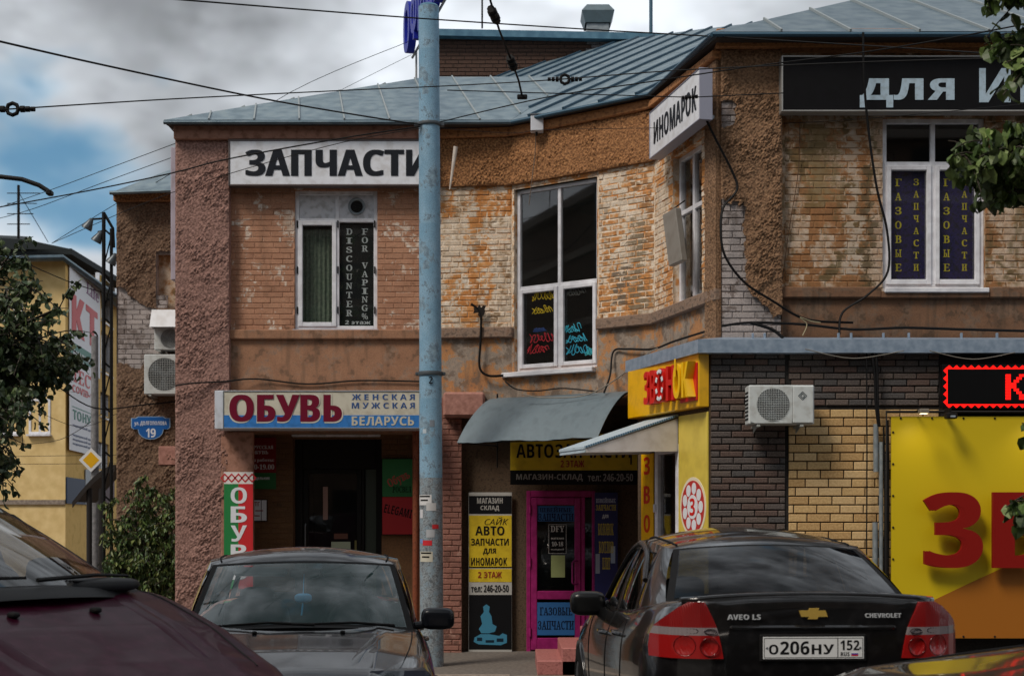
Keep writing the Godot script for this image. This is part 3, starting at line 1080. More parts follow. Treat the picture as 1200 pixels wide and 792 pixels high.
func purple_door(door: Rect2) -> void:
	var dx := house.transform.affine_inverse() * FDW * Transform3D(Basis.IDENTITY, Vector3(door.position.x, door.position.y, -0.06))
	var dr := group_part("door", house, dx)
	var W := door.size.x
	var H := door.size.y
	var m := MB.new()
	var sx := W * 0.79
	m.box(Vector3(0, 0, 0), Vector3(0.06, H, 0.07), 0.006)
	m.box(Vector3(W - 0.05, 0, 0), Vector3(W, H, 0.07), 0.006)
	m.box(Vector3(0.061, H - 0.09, 0), Vector3(W - 0.051, H, 0.07), 0.006)
	m.box(Vector3(sx, 0, 0), Vector3(sx + 0.055, H - 0.091, 0.07), 0.006)
	part(m, "frame", M.magenta, dr)
	m = MB.new()
	var x0 := 0.066
	var x1 := sx - 0.006
	for b in [[x0, 0.03, x0 + 0.085, H - 0.098], [x1 - 0.085, 0.03, x1, H - 0.098], [x0 + 0.086, 0.03, x1 - 0.086, 0.2], [x0 + 0.086, H - 0.2, x1 - 0.086, H - 0.098], [x0 + 0.086, 0.74, x1 - 0.086, 0.86]]:
		m.box(Vector3(b[0], b[1], 0.02), Vector3(b[2], b[3], 0.085), 0.008)
	part(m, "leaf", M.magenta, dr)
	m = MB.new()
	m.box(Vector3(x0 + 0.08, 0.86, 0.045), Vector3(x1 - 0.08, H - 0.2, 0.052))
	part(m, "pane", M.pane_dark, dr)
	m = MB.new()
	m.box(Vector3(sx + 0.056, 0.74, 0.03), Vector3(W - 0.052, H - 0.12, 0.036))
	part(m, "pane", M.pane_dark, dr)
	m = MB.new()
	m.box(Vector3(sx + 0.056, 0.02, 0.03), Vector3(W - 0.052, 0.738, 0.05))
	part(m, "side_panel", M.magenta, dr)
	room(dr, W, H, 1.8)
	m = MB.new()
	var hx := x1 - 0.12
	m.tube([Vector3(x1 - 0.04, 1.28, 0.085), Vector3(hx + 0.02, 1.28, 0.15), Vector3(hx, 1.26, 0.155), Vector3(hx, 0.98, 0.155), Vector3(hx + 0.02, 0.96, 0.15), Vector3(x1 - 0.04, 0.96, 0.085)], 0.013, 8)
	part(m, "handle", mat(C(150, 40, 110), 0.35), dr)
	for y in [0.22, 1.2, 1.95]:
		m = MB.new()
		m.tube([Vector3(0.05, y, 0.09), Vector3(0.05, y + 0.12, 0.09)], 0.018, 8)
		part(m, "hinge", M.magenta, dr)
	# signs stuck to the leaf
	var xa := x0 + 0.09
	var xb := x1 - 0.09
	m = MB.new()
	m.box(Vector3(xa, H - 0.43, 0.053), Vector3(xb, H - 0.215, 0.058))
	var s := part(m, "blue_notice", mat(C(38, 96, 156), 0.5), dr)
	text(s, "ШВЕЙНЫЕ", xa + 0.03, H - 0.30, xb - xa - 0.06, 0.075, mat(C(14, 18, 40), 0.6), 0.0585, 0.002, true)
	text(s, "ЗАПЧАСТИ", xa + 0.01, H - 0.42, xb - xa - 0.02, 0.10, mat(C(14, 18, 40), 0.6), 0.0585, 0.002, true)
	m = MB.new()
	m.box(Vector3(xa - 0.005, 0.24, 0.083), Vector3(xb + 0.005, 0.70, 0.09))
	s = part(m, "blue_notice", mat(C(44, 104, 166), 0.5), dr)
	text(s, "ГАЗОВЫЕ", xa + 0.03, 0.52, xb - xa - 0.06, 0.11, mat(C(14, 18, 40), 0.6), 0.0905, 0.002, true)
	text(s, "ЗАПЧАСТИ", xa + 0.005, 0.32, xb - xa - 0.01, 0.12, mat(C(14, 18, 40), 0.6), 0.0905, 0.002, true)
	m = MB.new()
	m.box(Vector3(xa + 0.15, 1.38, 0.054), Vector3(xa + 0.41, 1.80, 0.06))
	s = part(m, "black_notice", mat(C(14, 14, 15), 0.6), dr)
	var wt := mat(C(210, 210, 205), 0.6)
	text(s, "DFY", xa + 0.185, 1.69, 0.19, 0.085, wt, 0.0602, 0.002, true)
	text(s, "10-18", xa + 0.2, 1.49, 0.16, 0.06, wt, 0.0602, 0.002, true)
	text(s, "магазин", xa + 0.19, 1.585, 0.18, 0.025, wt, 0.0602, 0.002)
	text(s, "выходной", xa + 0.19, 1.43, 0.18, 0.025, wt, 0.0602, 0.002)
	for e in [[xa + 0.155, 1.385, xa + 0.405, 1.39], [xa + 0.155, 1.79, xa + 0.405, 1.795], [xa + 0.155, 1.39, xa + 0.16, 1.79], [xa + 0.4, 1.39, xa + 0.405, 1.79]]:
		m = MB.new()
		m.box(Vector3(e[0], e[1], 0.0602), Vector3(e[2], e[3], 0.062))
		part(m, "border", wt, s)
	m = MB.new()
	m.box(Vector3(xa + 0.19, 1.05, 0.054), Vector3(xa + 0.385, 1.36, 0.057))
	part(m, "paper_notice", mat(C(168, 180, 120), 0.8), dr)

func right_wing() -> void:
	var win := rect(FR, 1035, 138, 1155, 338)
	var top := on(FR, 1000, 62).y
	var u0 := on(FR, 914, 200).x
	var vb := on(FR, 1000, 350).y
	var vm := on(FR, 1000, 337).y
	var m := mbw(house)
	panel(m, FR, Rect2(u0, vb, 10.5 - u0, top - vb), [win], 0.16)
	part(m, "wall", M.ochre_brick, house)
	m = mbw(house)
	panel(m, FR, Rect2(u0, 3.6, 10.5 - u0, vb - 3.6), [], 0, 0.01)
	part(m, "wall", M.shaded_stucco, house)
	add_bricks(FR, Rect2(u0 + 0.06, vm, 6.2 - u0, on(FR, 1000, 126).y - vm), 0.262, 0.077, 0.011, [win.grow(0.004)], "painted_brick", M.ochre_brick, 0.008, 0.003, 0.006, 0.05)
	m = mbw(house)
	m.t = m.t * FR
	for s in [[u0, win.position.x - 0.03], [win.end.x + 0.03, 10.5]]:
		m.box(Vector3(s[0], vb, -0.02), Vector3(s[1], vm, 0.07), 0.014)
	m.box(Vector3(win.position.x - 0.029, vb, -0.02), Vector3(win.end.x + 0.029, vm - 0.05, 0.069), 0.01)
	part(m, "belt_course", M.shaded_stucco, house)
	m = mbw(house)
	m.t = m.t * FR
	m.box(Vector3(PE.x - 0.06, top, -0.35), Vector3(10.5, on(FR, 1000, 40).y, 0.2), 0.012)
	part(m, "fascia", M.fascia_ochre, house)
	# corner pilaster of thrown render, fallen off the brick in two places
	var pil := rect(FRP, 845, 64, 917, 396)
	pil.end.y = top
	var edge := noise(171, 3.5, 3)
	var p0 := on(FRP, 845, 240)
	var bare := func(u: float, v: float) -> bool:
		var px := CX + u / 16.18 * F
		var py := HY - (v - CAM) / 16.18 * F
		var w := edge.get_noise_2d(u, v) * 9.0
		if py > 238 + w and py < 395 and px < 872 + w + maxf(0.0, (py - 330) * 0.75): return true
		if py > 372 + w: return true
		return py > 118 + w and py < 146 + w and px < 859 + w
	roughcast(house, "pilaster", FRP, pil, 0.0115, 0.026, M.corner, 131, bare)
	m = mbw(house)
	m.t = m.t * FRP
	m.box(Vector3(pil.position.x + 0.012, 3.6, -0.6), Vector3(pil.end.x - 0.01, pil.end.y, -0.03))
	part(m, "wall", M.grey_brick, house)
	add_bricks(FRP, Rect2(pil.position.x + 0.012, pil.position.y, pil.size.x - 0.02, on(FRP, 845, 225).y - pil.position.y), 0.262, 0.077, 0.010, [], "bare_brick", M.grey_brick, -0.014, 0.004, 0.006)
	add_bricks(FRP, rect(FRP, 846, 112, 864, 150), 0.262, 0.077, 0.010, [], "bare_brick", M.grey_brick, -0.014, 0.004, 0.006)
	# window with two posters hung inside
	var w := window(house, FR, win, 0.10, [0.5], [0.735], 0.055, M.pvc, M.pane, [])
	var W := win.size.x
	var H := win.size.y
	for i in 2:
		m = MB.new()
		var a := 0.05 if i == 0 else W * 0.5 + 0.02
		var b := W * 0.5 - 0.02 if i == 0 else W - 0.05
		for q in [[a, 0.05, a + 0.055, H * 0.735 - 0.02], [b - 0.055, 0.05, b, H * 0.735 - 0.02], [a + 0.056, 0.05, b - 0.056, 0.11], [a + 0.056, H * 0.735 - 0.075, b - 0.056, H * 0.735 - 0.02]]:
			m.box(Vector3(q[0], q[1], 0.03), Vector3(q[2], q[3], 0.08), 0.006)
		part(m, "sash", M.pvc, w)
		m = MB.new()
		m.box(Vector3(a + 0.05, 0.1, -0.005), Vector3(b - 0.05, H * 0.735 - 0.06, 0.0))
		var s := part(m, "poster_sheet", grained([C(14, 10, 34), C(34, 22, 84), C(18, 14, 60)], 0.5, 0.6, 141 + i, 0.012), w)
		var yl := mat(C(196, 184, 44), 0.6)
		letters_down(s, "ГАЗОВЫЕ", a + (b - a) * 0.30, H * 0.655, 0.075, 0.088, 0.165, yl, 0.0005)
		letters_down(s, "ЗАПЧАСТИ", a + (b - a) * 0.70, H * 0.655, 0.062, 0.078, 0.142, yl, 0.0005)
	m = MB.new()
	m.box(Vector3(-0.0, -0.06, -0.02), Vector3(W + 0.02, -0.005, 0.2), 0.008)
	part(m, "sill", M.pvc, w)

func shop_block() -> void:
	# added ground floor: dark split-face brick with a panel of yellow brick
	var u0 := PZ1.x
	var u1 := 10.5
	var top := 3.62
	var m := mbw(house)
	panel(m, FG, Rect2(u0, -0.2, u1 - u0, top + 0.2), [], 0, -0.022)
	part(m, "wall", M.mortar_dark, house)
	m = mbw(house)
	m.box(Vector3(u0 + 0.02, -0.2, -16.6), Vector3(u1, 3.6, -15.93))
	part(m, "wall", M.mortar_dark, house)
	var yb := rect(FG, 925, 475, 1101, 775)
	var split := []
	for k in 4:
		split.append(grained([[C(78, 71, 68), C(108, 99, 95)], [C(90, 78, 71), C(116, 104, 97)], [C(70, 67, 67), C(98, 94, 92)], [C(86, 69, 62), C(108, 90, 83)]][k], 0.35, 0.95, 150 + k, 0.03, 0.9))
	var yel := []
	for k in 3:
		yel.append(grained([[C(188, 154, 104), C(210, 178, 126)], [C(198, 166, 118), C(216, 186, 138)], [C(174, 138, 90), C(198, 164, 112)]][k], 0.5, 0.85, 160 + k, 0.03, 0.25))
	var s1 := rect(FG, 838, 411, 925, 775)
	s1.position.x = u0 + 0.004
	var s2 := rect(FG, 925, 411, 1101, 475)
	var n0 := brick_jobs.size()
	add_bricks(FG, s1, 0.262, 0.0745, 0.012, [], "facing_brick", split[0], 0.0, 0.005, 0.008)
	add_bricks(FG, s2, 0.262, 0.0745, 0.012, [], "facing_brick", split[0], 0.0, 0.005, 0.008, 0.1)
	for k in range(n0, brick_jobs.size()): brick_jobs[k].m = split[rng.randi() % 4]
	n0 = brick_jobs.size()
	add_bricks(FG, yb, 0.263, 0.0985, 0.013, [], "yellow_brick", yel[0], -0.004, 0.002, 0.006, 0.03)
	for k in range(n0, brick_jobs.size()): brick_jobs[k].m = yel[rng.randi() % 3]
	# oblique shop front: a backing wall round the door
	var L := (PZ1 - PZ0).length()
	var dz := rect(FZ, 769, 520, 797, 700)
	m = mbw(house)
	var hole := Rect2(dz.position.x, -0.05, dz.size.x, dz.end.y + 0.05)
	panel(m, FZ, Rect2(0, -0.2, L, top + 0.2), [hole], 0.12)
	m.t = mbw(house).t
	m.quad(Vector3(PZ0.x + 0.22, -0.2, -19.9), Vector3(PZ0.x, -0.2, -PZ0.y), Vector3(PZ0.x, top, -PZ0.y), Vector3(PZ0.x + 0.22, top, -19.9))
	part(m, "wall", M.dark_stucco, house)
	var dx := house.transform.affine_inverse() * FZ * Transform3D(Basis.IDENTITY, Vector3(hole.position.x, hole.position.y, -0.06))
	var dr := group_part("door", house, dx)
	var W := hole.size.x
	var H := hole.size.y
	m = MB.new()
	m.box(Vector3(0, 0, 0), Vector3(0.09, H, 0.08), 0.006)
	m.box(Vector3(W - 0.09, 0, 0), Vector3(W, H, 0.08), 0.006)
	m.box(Vector3(0.091, H - 0.1, 0), Vector3(W - 0.091, H, 0.08), 0.006)
	m.box(Vector3(0.091, 0, 0), Vector3(W - 0.091, 0.7, 0.08), 0.006)
	part(m, "frame", M.pvc, dr)
	m = MB.new()
	m.box(Vector3(0.09, 0.7, 0.03), Vector3(W - 0.09, H - 0.1, 0.036))
	part(m, "pane", M.pane_dark, dr)
	room(dr, W, H, 1.0)
	for y in [0.5, 1.1, 1.9]:
		m = MB.new()
		m.box(Vector3(0.02, y, 0.08), Vector3(0.06, y + 0.1, 0.11), 0.006)
		part(m, "hinge", M.pvc, dr)
	# flashing along the top of the block, running round the corner
	m = mbw(house)
	var z0 := Vector3(PZ0.x, 0, -PZ0.y)
	var z1 := Vector3(PZ1.x, 0, -PZ1.y)
	var o0 := z0 + FZ.basis.z * 0.13 - FZ.basis.x * 0.1
	var o1 := Vector3(PZ1.x - 0.16, 0, -PZ1.y + 0.14)
	var o2 := Vector3(u1, 0, -PZ1.y + 0.14)
	var y0 := Vector3(0, 3.63, 0)
	var y1 := Vector3(0, 3.78, 0)
	var y2 := Vector3(0, 3.86, 0)
	var back0 := Vector3(PD.x + 0.02, 0, -PD.y)
	var back1 := Vector3(PE.x + 0.02, 0, -PE.y)
	var back2 := Vector3(u1, 0, -16.28)
	m.quad(o0 + y0, o1 + y0, o1 + y1, o0 + y1)
	m.quad(o1 + y0, o2 + y0, o2 + y1, o1 + y1)
	m.quad(o0 + y1, o1 + y1, back1 + y2, back0 + y2)
	m.quad(o1 + y1, o2 + y1, back2 + y2, back1 + y2)
	m.quad(o0 + y0, back0 + y0, back1 + y0, o1 + y0)
	m.quad(o1 + y0, back1 + y0, back2 + y0, o2 + y0)
	part(m, "flashing", M.flashing, house)
	# pressed clips along the flashing's upper edge
	for px in [884, 898, 985, 1000, 1038, 1068, 1130, 1172]:
		m = mbw(house)
		var q := P(px, 393, 15.9)
		m.box(Vector3(q.x - 0.012, 3.80, -16.0), Vector3(q.x + 0.012, 3.88, -15.97), 0.003)
		part(m, "clip", M.flashing, house)
	# pink tiled steps up to the oblique shop door
	m = mbw(house)
	for k in 3:
		var a := P(626 + 26 * k, 766, 17.6 - 0.0 * k)
		m = mbw(house)
		m.box(Vector3(0.30 + 0.29 * k, -0.09, -18.2), Vector3(1.9, 0.09 + 0.15 * k, -16.7 + 0.0), 0.012)
		part(m, "step", grained([C(142, 84, 80), C(176, 112, 106), C(160, 98, 92)], 0.6, 0.6, 170 + k, 0.02, 0.2), house)

# ------------------------------------------------------------------ roof
func roof_plane(nm: String, pts: Array, up: Vector3, pitch_: float, seam_mat: Material, sheet_mat: Material, seam_h: float, seam_w: float, skew := 0.0) -> void:
	var o: Vector3 = pts[0]
	var x := Vector3(-up.z, 0, up.x).normalized()
	if x.x < 0: x = -x
	var y := Vector3(up.x, tan(deg_to_rad(26.0)), up.z).normalized()
	var z := x.cross(y)
	if z.y < 0: z = -z
	var poly := PackedVector2Array()
	var lo := 1e9
	var hi := -1e9
	for p in pts:
		var q := Vector2((p - o).dot(x), (p - o).dot(y))
		q.x -= skew * q.y
		poly.append(q)
		lo = minf(lo, q.x)
		hi = maxf(hi, q.x)
	var rf := group_part(nm, house)
	var a := lo
	while a < hi:
		var strip := PackedVector2Array([Vector2(a, -50), Vector2(a + pitch_, -50), Vector2(a + pitch_, 50), Vector2(a, 50)])
		for piece in Geometry2D.intersect_polygons(poly, strip):
			var m := mbw(house)
			var sh := PackedVector2Array()
			for q in piece: sh.append(Vector2(q.x + skew * q.y, q.y))
			var bs := Basis(x, y, z)
			var wob := rng.randf_range(-0.004, 0.004)
			m.t = m.t * Transform3D(bs, o + z * wob)
			m.extrude(sh, -0.03, 0.0)
			part(m, "sheet", sheet_mat, rf)
			# the standing seam on the right edge of this sheet
			var ys := []
			for q in piece:
				if absf(q.x - (a + pitch_)) < 0.002: ys.append(q.y)
			if ys.size() >= 2:
				var s := mbw(house)
				s.t = s.t * Transform3D(bs, o)
				var y0: float = ys.min()
				var y1: float = ys.max()
				var c0 := Vector2(a + pitch_ + skew * y0, y0)
				var c1 := Vector2(a + pitch_ + skew * y1, y1)
				var e := Vector2(seam_w / 2, 0)
				s.extrude(PackedVector2Array([c0 - e, c0 + e, c1 + e, c1 - e]), -0.01, seam_h)
				part(s, "seam", seam_mat, rf)
		a += pitch_

func roof() -> void:
	var t := tan(deg_to_rad(26.0))
	rng.seed = 3
	var e0 := Vector3(-4.78, 7.24, -19.3)
	var e1 := Vector3(-0.01, 7.24, -19.3)
	var e2 := Vector3(1.76, 7.25, -18.05)
	var e3 := Vector3(2.26, 7.26, -15.86)
	var e4 := Vector3(11.0, 7.26, -15.86)
	var rise := func(p: Vector3, dx: float, dz: float, k: float, r: float) -> Vector3: return p + Vector3(dx * k, r * k * t, dz * k)
	# front slope of the left wing with its hip and ridge
	var hip: Vector3 = rise.call(e0, 1.0, -1.0, 3.4, 1.0)
	var val: Vector3 = rise.call(e1, 0.317, -1.0, 3.4, 1.0)
	roof_plane("roof_slope", [e0, e1, val, hip], Vector3(0, 0, -1), 0.62, M.seam, M.roof, 0.025, 0.02, -0.14)
	# its left slope, facing away
	var back: Vector3 = rise.call(e0, 0.0, -1.0, 9.0, 0.0)
	roof_plane("roof_slope", [e0, hip, hip + Vector3(0, 0, -5), back], Vector3(1, 0, 0), 0.62, M.seam, M.roof, 0.02, 0.02)
	# the bend: battened sheets
	var u2 := Vector3(0.577, 0, -0.817)
	var far1 := e2 + u2 * 11.5 + Vector3.UP * 11.5 * t
	var a0 := e1 + Vector3(-2.6, 0, -1.84) * 0.0
	var lft: Vector3 = val + (u2 * 1.0 + Vector3.UP * t) * 4.6 + Vector3(-0.817, 0, -0.577) * 1.2
	var vr: Vector3 = rise.call(e2, 1.4355, -1.0, 2.4, 1.645)
	var at2 := func(x: float, z: float) -> Vector3: return Vector3(x, e1.y + ((x - e1.x) * u2.x + (z - e1.z) * u2.z) * t, z)
	roof_plane("roof_slope", [e1, e2, vr, at2.call(3.5, -24.8), at2.call(2.58, -26.7), at2.call(2.3, -27.5), at2.call(-1.4, -27.5), val], u2, 0.56, M.batten, M.roof, 0.032, 0.038)
	# slope over the short side wall, and the front slope of the right wing
	var h3: Vector3 = rise.call(e3, 0.767, -1.0, 4.2, 1.0)
	var u3 := Vector3(0.965, 0, -0.26)
	var c2 := Vector3(0.965, 0, -0.26)
	var v2: Vector3 = vr
	roof_plane("roof_slope", [e2, e3, h3, v2], u3, 0.62, M.seam, M.roof_dark, 0.02, 0.02)
	roof_plane("roof_slope", [e3, e4, e4 + Vector3(0, 4.2 * t, -4.2), h3], Vector3(0, 0, -1), 0.78, M.seam, M.roof_dark, 0.03, 0.022, -0.02)
	# drip edges and the dark boards under the eaves
	var pts := [e0, e1, e2, e3, e4]
	var ins := [Vector3(0.05, 0, -0.3), Vector3(0.05, 0, -0.35), Vector3(0.25, 0, -0.35), Vector3(0.25, 0, -0.45), Vector3(0, 0, -0.45)]
	for k in 4:
		var m := mbw(house)
		var a: Vector3 = pts[k]
		var b: Vector3 = pts[k + 1]
		m.tube([a + Vector3(0, -0.035, 0), b + Vector3(0, -0.035, 0)], 0.028, 8)
		part(m, "eave_edge", M.batten if k != 0 else M.roof_dark, house)
		m = mbw(house)
		var dn := Vector3(0, -0.045, 0)
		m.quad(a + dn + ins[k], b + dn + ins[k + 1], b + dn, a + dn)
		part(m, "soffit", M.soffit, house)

# ------------------------------------------------------------------ signs
# a sign on a wall: node at the lower left corner of its face, x right, z out of the face
func sign_node(nm: String, label: String, cat: String, f: Transform3D, r: Rect2, out: float) -> Node3D:
	var o := thing(nm, label, cat)
	o.transform = f * Transform3D(Basis.IDENTITY, Vector3(r.position.x, r.position.y, out))
	return o

func slab(o: Node, nm: String, x0: float, y0: float, x1: float, y1: float, z0: float, z1: float, m: Material, bev := 0.0) -> MeshInstance3D:
	var b := MB.new()
	b.box(Vector3(x0, y0, z0), Vector3(x1, y1, z1), bev)
	return part(b, nm, m, o)

func rim(o: Node, W: float, H: float, w: float, z0: float, z1: float, m: Material, nm := "frame") -> void:
	var b := MB.new()
	b.box(Vector3(-w, -w, z0), Vector3(0, H + w, z1), 0.004)
	b.box(Vector3(W, -w, z0), Vector3(W + w, H + w, z1), 0.004)
	b.box(Vector3(0.001, -w, z0), Vector3(W - 0.001, 0, z1), 0.004)
	b.box(Vector3(0.001, H, z0), Vector3(W - 0.001, H + w, z1), 0.004)
	part(b, nm, m, o)

# sheet material gone a little uneven: one shared mottle under its own colour
func worn(_a: Color, b: Color, _seed: int, rough := 0.45, metres := 0.9) -> StandardMaterial3D:
	if not M.has("mottle"): M["mottle"] = noise_tex(199, 0.008, [Color(0.91, 0.90, 0.89), Color(0.98, 0.98, 0.98), Color(1, 1, 1)], 6)
	var m := StandardMaterial3D.new()
	m.albedo_texture = M["mottle"]
	m.albedo_color = b
	m.uv1_triplanar = true
	m.uv1_world_triplanar = true
	m.uv1_scale = Vector3.ONE / metres
	m.roughness = rough
	return m

func disc(o: Node, nm: String, cx: float, cy: float, rx: float, ry: float, z0: float, z1: float, m: Material, hole := 0.0) -> void:
	var b := MB.new()
	var n := 36
	var rows := [PackedVector3Array(), PackedVector3Array(), PackedVector3Array()]
	for k in n + 1:
		var a := TAU * k / n
		var c := Vector3(cos(a) * rx, sin(a) * ry, 0)
		rows[0].append(Vector3(cx, cy, z1) + c * hole)
		rows[1].append(Vector3(cx, cy, z1) + c)
		rows[2].append(Vector3(cx, cy, z0) + c)
	b.grid([rows[0], rows[1]], true)
	b.grid([rows[1], rows[2]], true)
	part(b, nm, m, o)

func signs() -> void:
	var white := mat(C(222, 226, 232), 0.35)
	var black := mat(C(18, 19, 22), 0.5)
	var ink := mat(C(26, 30, 38), 0.5)
	var alu := mat(C(150, 156, 162), 0.4, 0.5)
	# ---- big white light box over the left window
	var f := front(19.44)
	var r := rect(f, 269, 216, 505, 165)
	r = rect(f, 269, 165, 505, 216)
	var o := sign_node("sign_board", "long white sign reading ЗАПЧАСТИ above the small window", "sign", f, r, 0)
	slab(o, "face", 0, 0, r.size.x, r.size.y, -0.1, 0, worn(C(208, 213, 222), C(226, 230, 238), 201), 0.004)
	rim(o, r.size.x, r.size.y, 0.022, -0.14, 0.012, mat(C(92, 82, 80), 0.5, 0.3))
	var k := r.size.x / 236.0
	text(o, "ЗАПЧАСТИ", 18 * k, 10 * k, 216 * k, 30.5 * k, ink, 0.003, 0.004, false, "lettering", true, 0.0, true)
	# ---- white box sign standing off the side wall
	f = frame(Vector2(1.728, 17.6), Vector2(2.115, 15.85))
	var L := Vector2(0.387, 1.75).length()
	o = sign_node("sign_board", "white box sign reading ИНОМАРОК above the side window", "sign", f, Rect2(0, 6.28, L, 0.557), 0)
	slab(o, "box", 0, 0, L, 0.557, -0.14, 0, worn(C(206, 210, 218), C(226, 229, 236), 203), 0.004)
	rim(o, L, 0.557, 0.014, -0.15, 0.008, mat(C(150, 152, 168), 0.5, 0.2))
	text(o, "ИНОМАРОК", 0.16, 0.13, L - 0.26, 0.27, ink)
	for x in [0.3, L - 0.35]:
		slab(o, "bracket", x, 0.1, x + 0.04, 0.14, -0.5, -0.141, alu)
	# ---- black box sign on the right wing
	f = front(16.02)
	r = rect(f, 918, 67, 1516, 129)
	o = sign_node("sign_board", "black box sign with pale blue letters reading для ИНОМАРОК", "sign", f, r, 0)
	var bf := worn(C(10, 10, 12), C(15, 15, 18), 205, 0.6)
	bf.metallic_specular = 0.25
	slab(o, "face", 0, 0, r.size.x, r.size.y, -0.12, 0, bf, 0.004)
	rim(o, r.size.x, r.size.y, 0.018, -0.16, 0.015, mat(C(160, 160, 158), 0.45, 0.4))
	k = r.size.x / 598.0
	var pale := worn(C(132, 156, 178), C(168, 190, 206), 206, 0.5, 0.35)
	text(o, "для", 90 * k, 3 * k, 111 * k, 34 * k, pale)
	text(o, "ИНОМАРОК", 230 * k, 9 * k, 350 * k, 40 * k, pale)
	# ---- shoe shop light box
	f = front(19.05)
	r = rect(f, 262, 459, 491, 501)
	o = sign_node("sign_board", "cream and blue light box reading ОБУВЬ over the dark shop door", "sign", f, r, 0)
	k = r.size.x / 229.0
	slab(o, "box", -11 * k, -1.5 * k, r.size.x + 1 * k, r.size.y + 1.5 * k, -0.42, -0.004, worn(C(176, 184, 196), C(206, 212, 222), 207), 0.006)
	slab(o, "face", 0, 0, r.size.x, r.size.y, -0.003, 0.003, worn(C(184, 180, 164), C(204, 200, 184), 208, 0.4))
	slab(o, "blue_band", 0, 0, r.size.x, 14.5 * k, 0.0035, 0.006, worn(C(30, 96, 176), C(52, 122, 196), 209, 0.4, 0.5))
	rim(o, r.size.x, r.size.y, 1.2 * k, -0.003, 0.014, alu)
	text(o, "ОБУВЬ", 5.2 * k, 5.2 * k, 135 * k, 35 * k, mat(C(206, 202, 188), 0.45), 0.007, 0.002, false, "letter_outline", true, 0.0, true)
	text(o, "ОБУВЬ", 6.5 * k, 7 * k, 132 * k, 31.5 * k, mat(C(108, 18, 44), 0.45), 0.0095, 0.003, false, "lettering", true, 0.0, true)
	var navy := mat(C(40, 78, 136), 0.5)
	text(o, "Ж Е Н С К А Я", 150 * k, 32.5 * k, 74 * k, 6.6 * k, navy)
	text(o, "М У Ж С К А Я", 150 * k, 22.5 * k, 74 * k, 6.6 * k, navy)
	text(o, "БЕЛАРУСЬ", 150 * k, 2.5 * k, 73 * k, 10.5 * k, mat(C(196, 190, 172), 0.5), 0.0065)
	# ---- vertical banner on the pier
	f = front(19.47)
	r = rect(f, 262, 553, 296, 690)
	o = sign_node("banner", "vertical green and red banner reading ОБУВЬ with woven ornament on top", "banner", f, r, 0)
	k = r.size.x / 34.0
	slab(o, "green_half", 0, 0, 17 * k, 123 * k, -0.012, 0, mat(C(28, 124, 62), 0.5))
	slab(o, "red_half", 17 * k, 0, 34 * k, 123 * k, -0.012, 0, mat(C(196, 34, 40), 0.5))
	slab(o, "ornament_ground", 0, 123 * k, 34 * k, 137 * k, -0.012, 0, mat(C(226, 222, 218), 0.5))
	for q in range(5):
		var b := MB.new()
		for e in [[-1, 1], [1, 1], [1, -1], [-1, -1]]:
			b.extrude(PackedVector2Array([Vector2(0, e[1] * 5.6 * k), Vector2(e[0] * 5.2 * k, 0), Vector2(e[0] * 3.2 * k, 0), Vector2(0, e[1] * 3.4 * k)]), 0.0005, 0.003, Transform3D(Basis.IDENTITY, Vector3((1.0 + q * 8) * k, 130 * k, 0)))
		part(b, "ornament", mat(C(190, 30, 40), 0.5), o)
	for q in 5:
		text(o, "ОБУВЬ"[q], 8 * k, (100 - 22.3 * q) * k, 19 * k, 19 * k, white, 0.0015, 0.003, false, "letter")
	# ---- notices in the shoe shop recess
	f = front(20.22)
	r = rect(f, 280, 513, 323, 573)
	o = sign_node("notice_board", "red and green notice of opening hours on the recess wall", "sign", f, r, 0)
	k = r.size.x / 43.0
	slab(o, "red_field", 0, 19 * k, 43 * k, 60 * k, -0.01, 0, mat(C(124, 26, 30), 0.5))
	slab(o, "green_field", 0, 0, 43 * k, 19 * k, -0.01, 0, mat(C(30, 100, 46), 0.5))
	text(o, "БЕЛОРУССКАЯ", 3 * k, 47 * k, 37 * k, 4 * k, white, 0.001, 0.002, true)
	text(o, "ОБУВЬ", 14 * k, 41 * k, 20 * k, 4 * k, white, 0.001, 0.002, true)
	text(o, "Часы работы:", 6 * k, 31 * k, 35 * k, 5 * k, white, 0.001, 0.002, true)
	text(o, "10.00-19.00", 4 * k, 23 * k, 37 * k, 6 * k, white, 0.001, 0.002, true)
	text(o, "понедельник", 10 * k, 10 * k, 26 * k, 4 * k, white, 0.001, 0.002)
	r = rect(f, 296, 586, 312, 610)
	o = sign_node("notice_board", "small white framed notice with red arrows beside the shop door", "sign", f, r, 0)
	k = r.size.x / 16.0
	slab(o, "sheet", 0, 0, 16 * k, 24 * k, -0.01, 0, white)
	rim(o, 16 * k, 24 * k, 1 * k, -0.01, 0.006, black)
	text(o, "ТГ", 2 * k, 17 * k, 6 * k, 5 * k, mat(C(150, 20, 30), 0.5), 0.001, 0.002)
	slab(o, "arrow", 3 * k, 11 * k, 12 * k, 12.2 * k, 0.0005, 0.002, mat(C(150, 20, 30), 0.5))
	slab(o, "arrow", 2 * k, 5 * k, 8 * k, 6.2 * k, 0.0005, 0.002, mat(C(150, 20, 30), 0.5))
	slab(o, "divider", 9.4 * k, 0, 10.2 * k, 24 * k, 0.0005, 0.002, black)
	r = rect(f, 448, 538, 484, 626)
	o = sign_node("poster", "green over red shoe poster beside the dark shop door", "poster", f, r, 0.02)
	k = r.size.x / 36.0
	slab(o, "green_field", 0, 44 * k, 36 * k, 88 * k, -0.01, 0, mat(C(34, 112, 56), 0.5))
	slab(o, "red_field", 0, 0, 36 * k, 43.5 * k, -0.01, 0, mat(C(176, 28, 34), 0.5))
	text(o, "РОСВЕЛ", 12 * k, 49 * k, 22 * k, 7 * k, mat(C(18, 40, 26), 0.5), 0.001, 0.002, true)
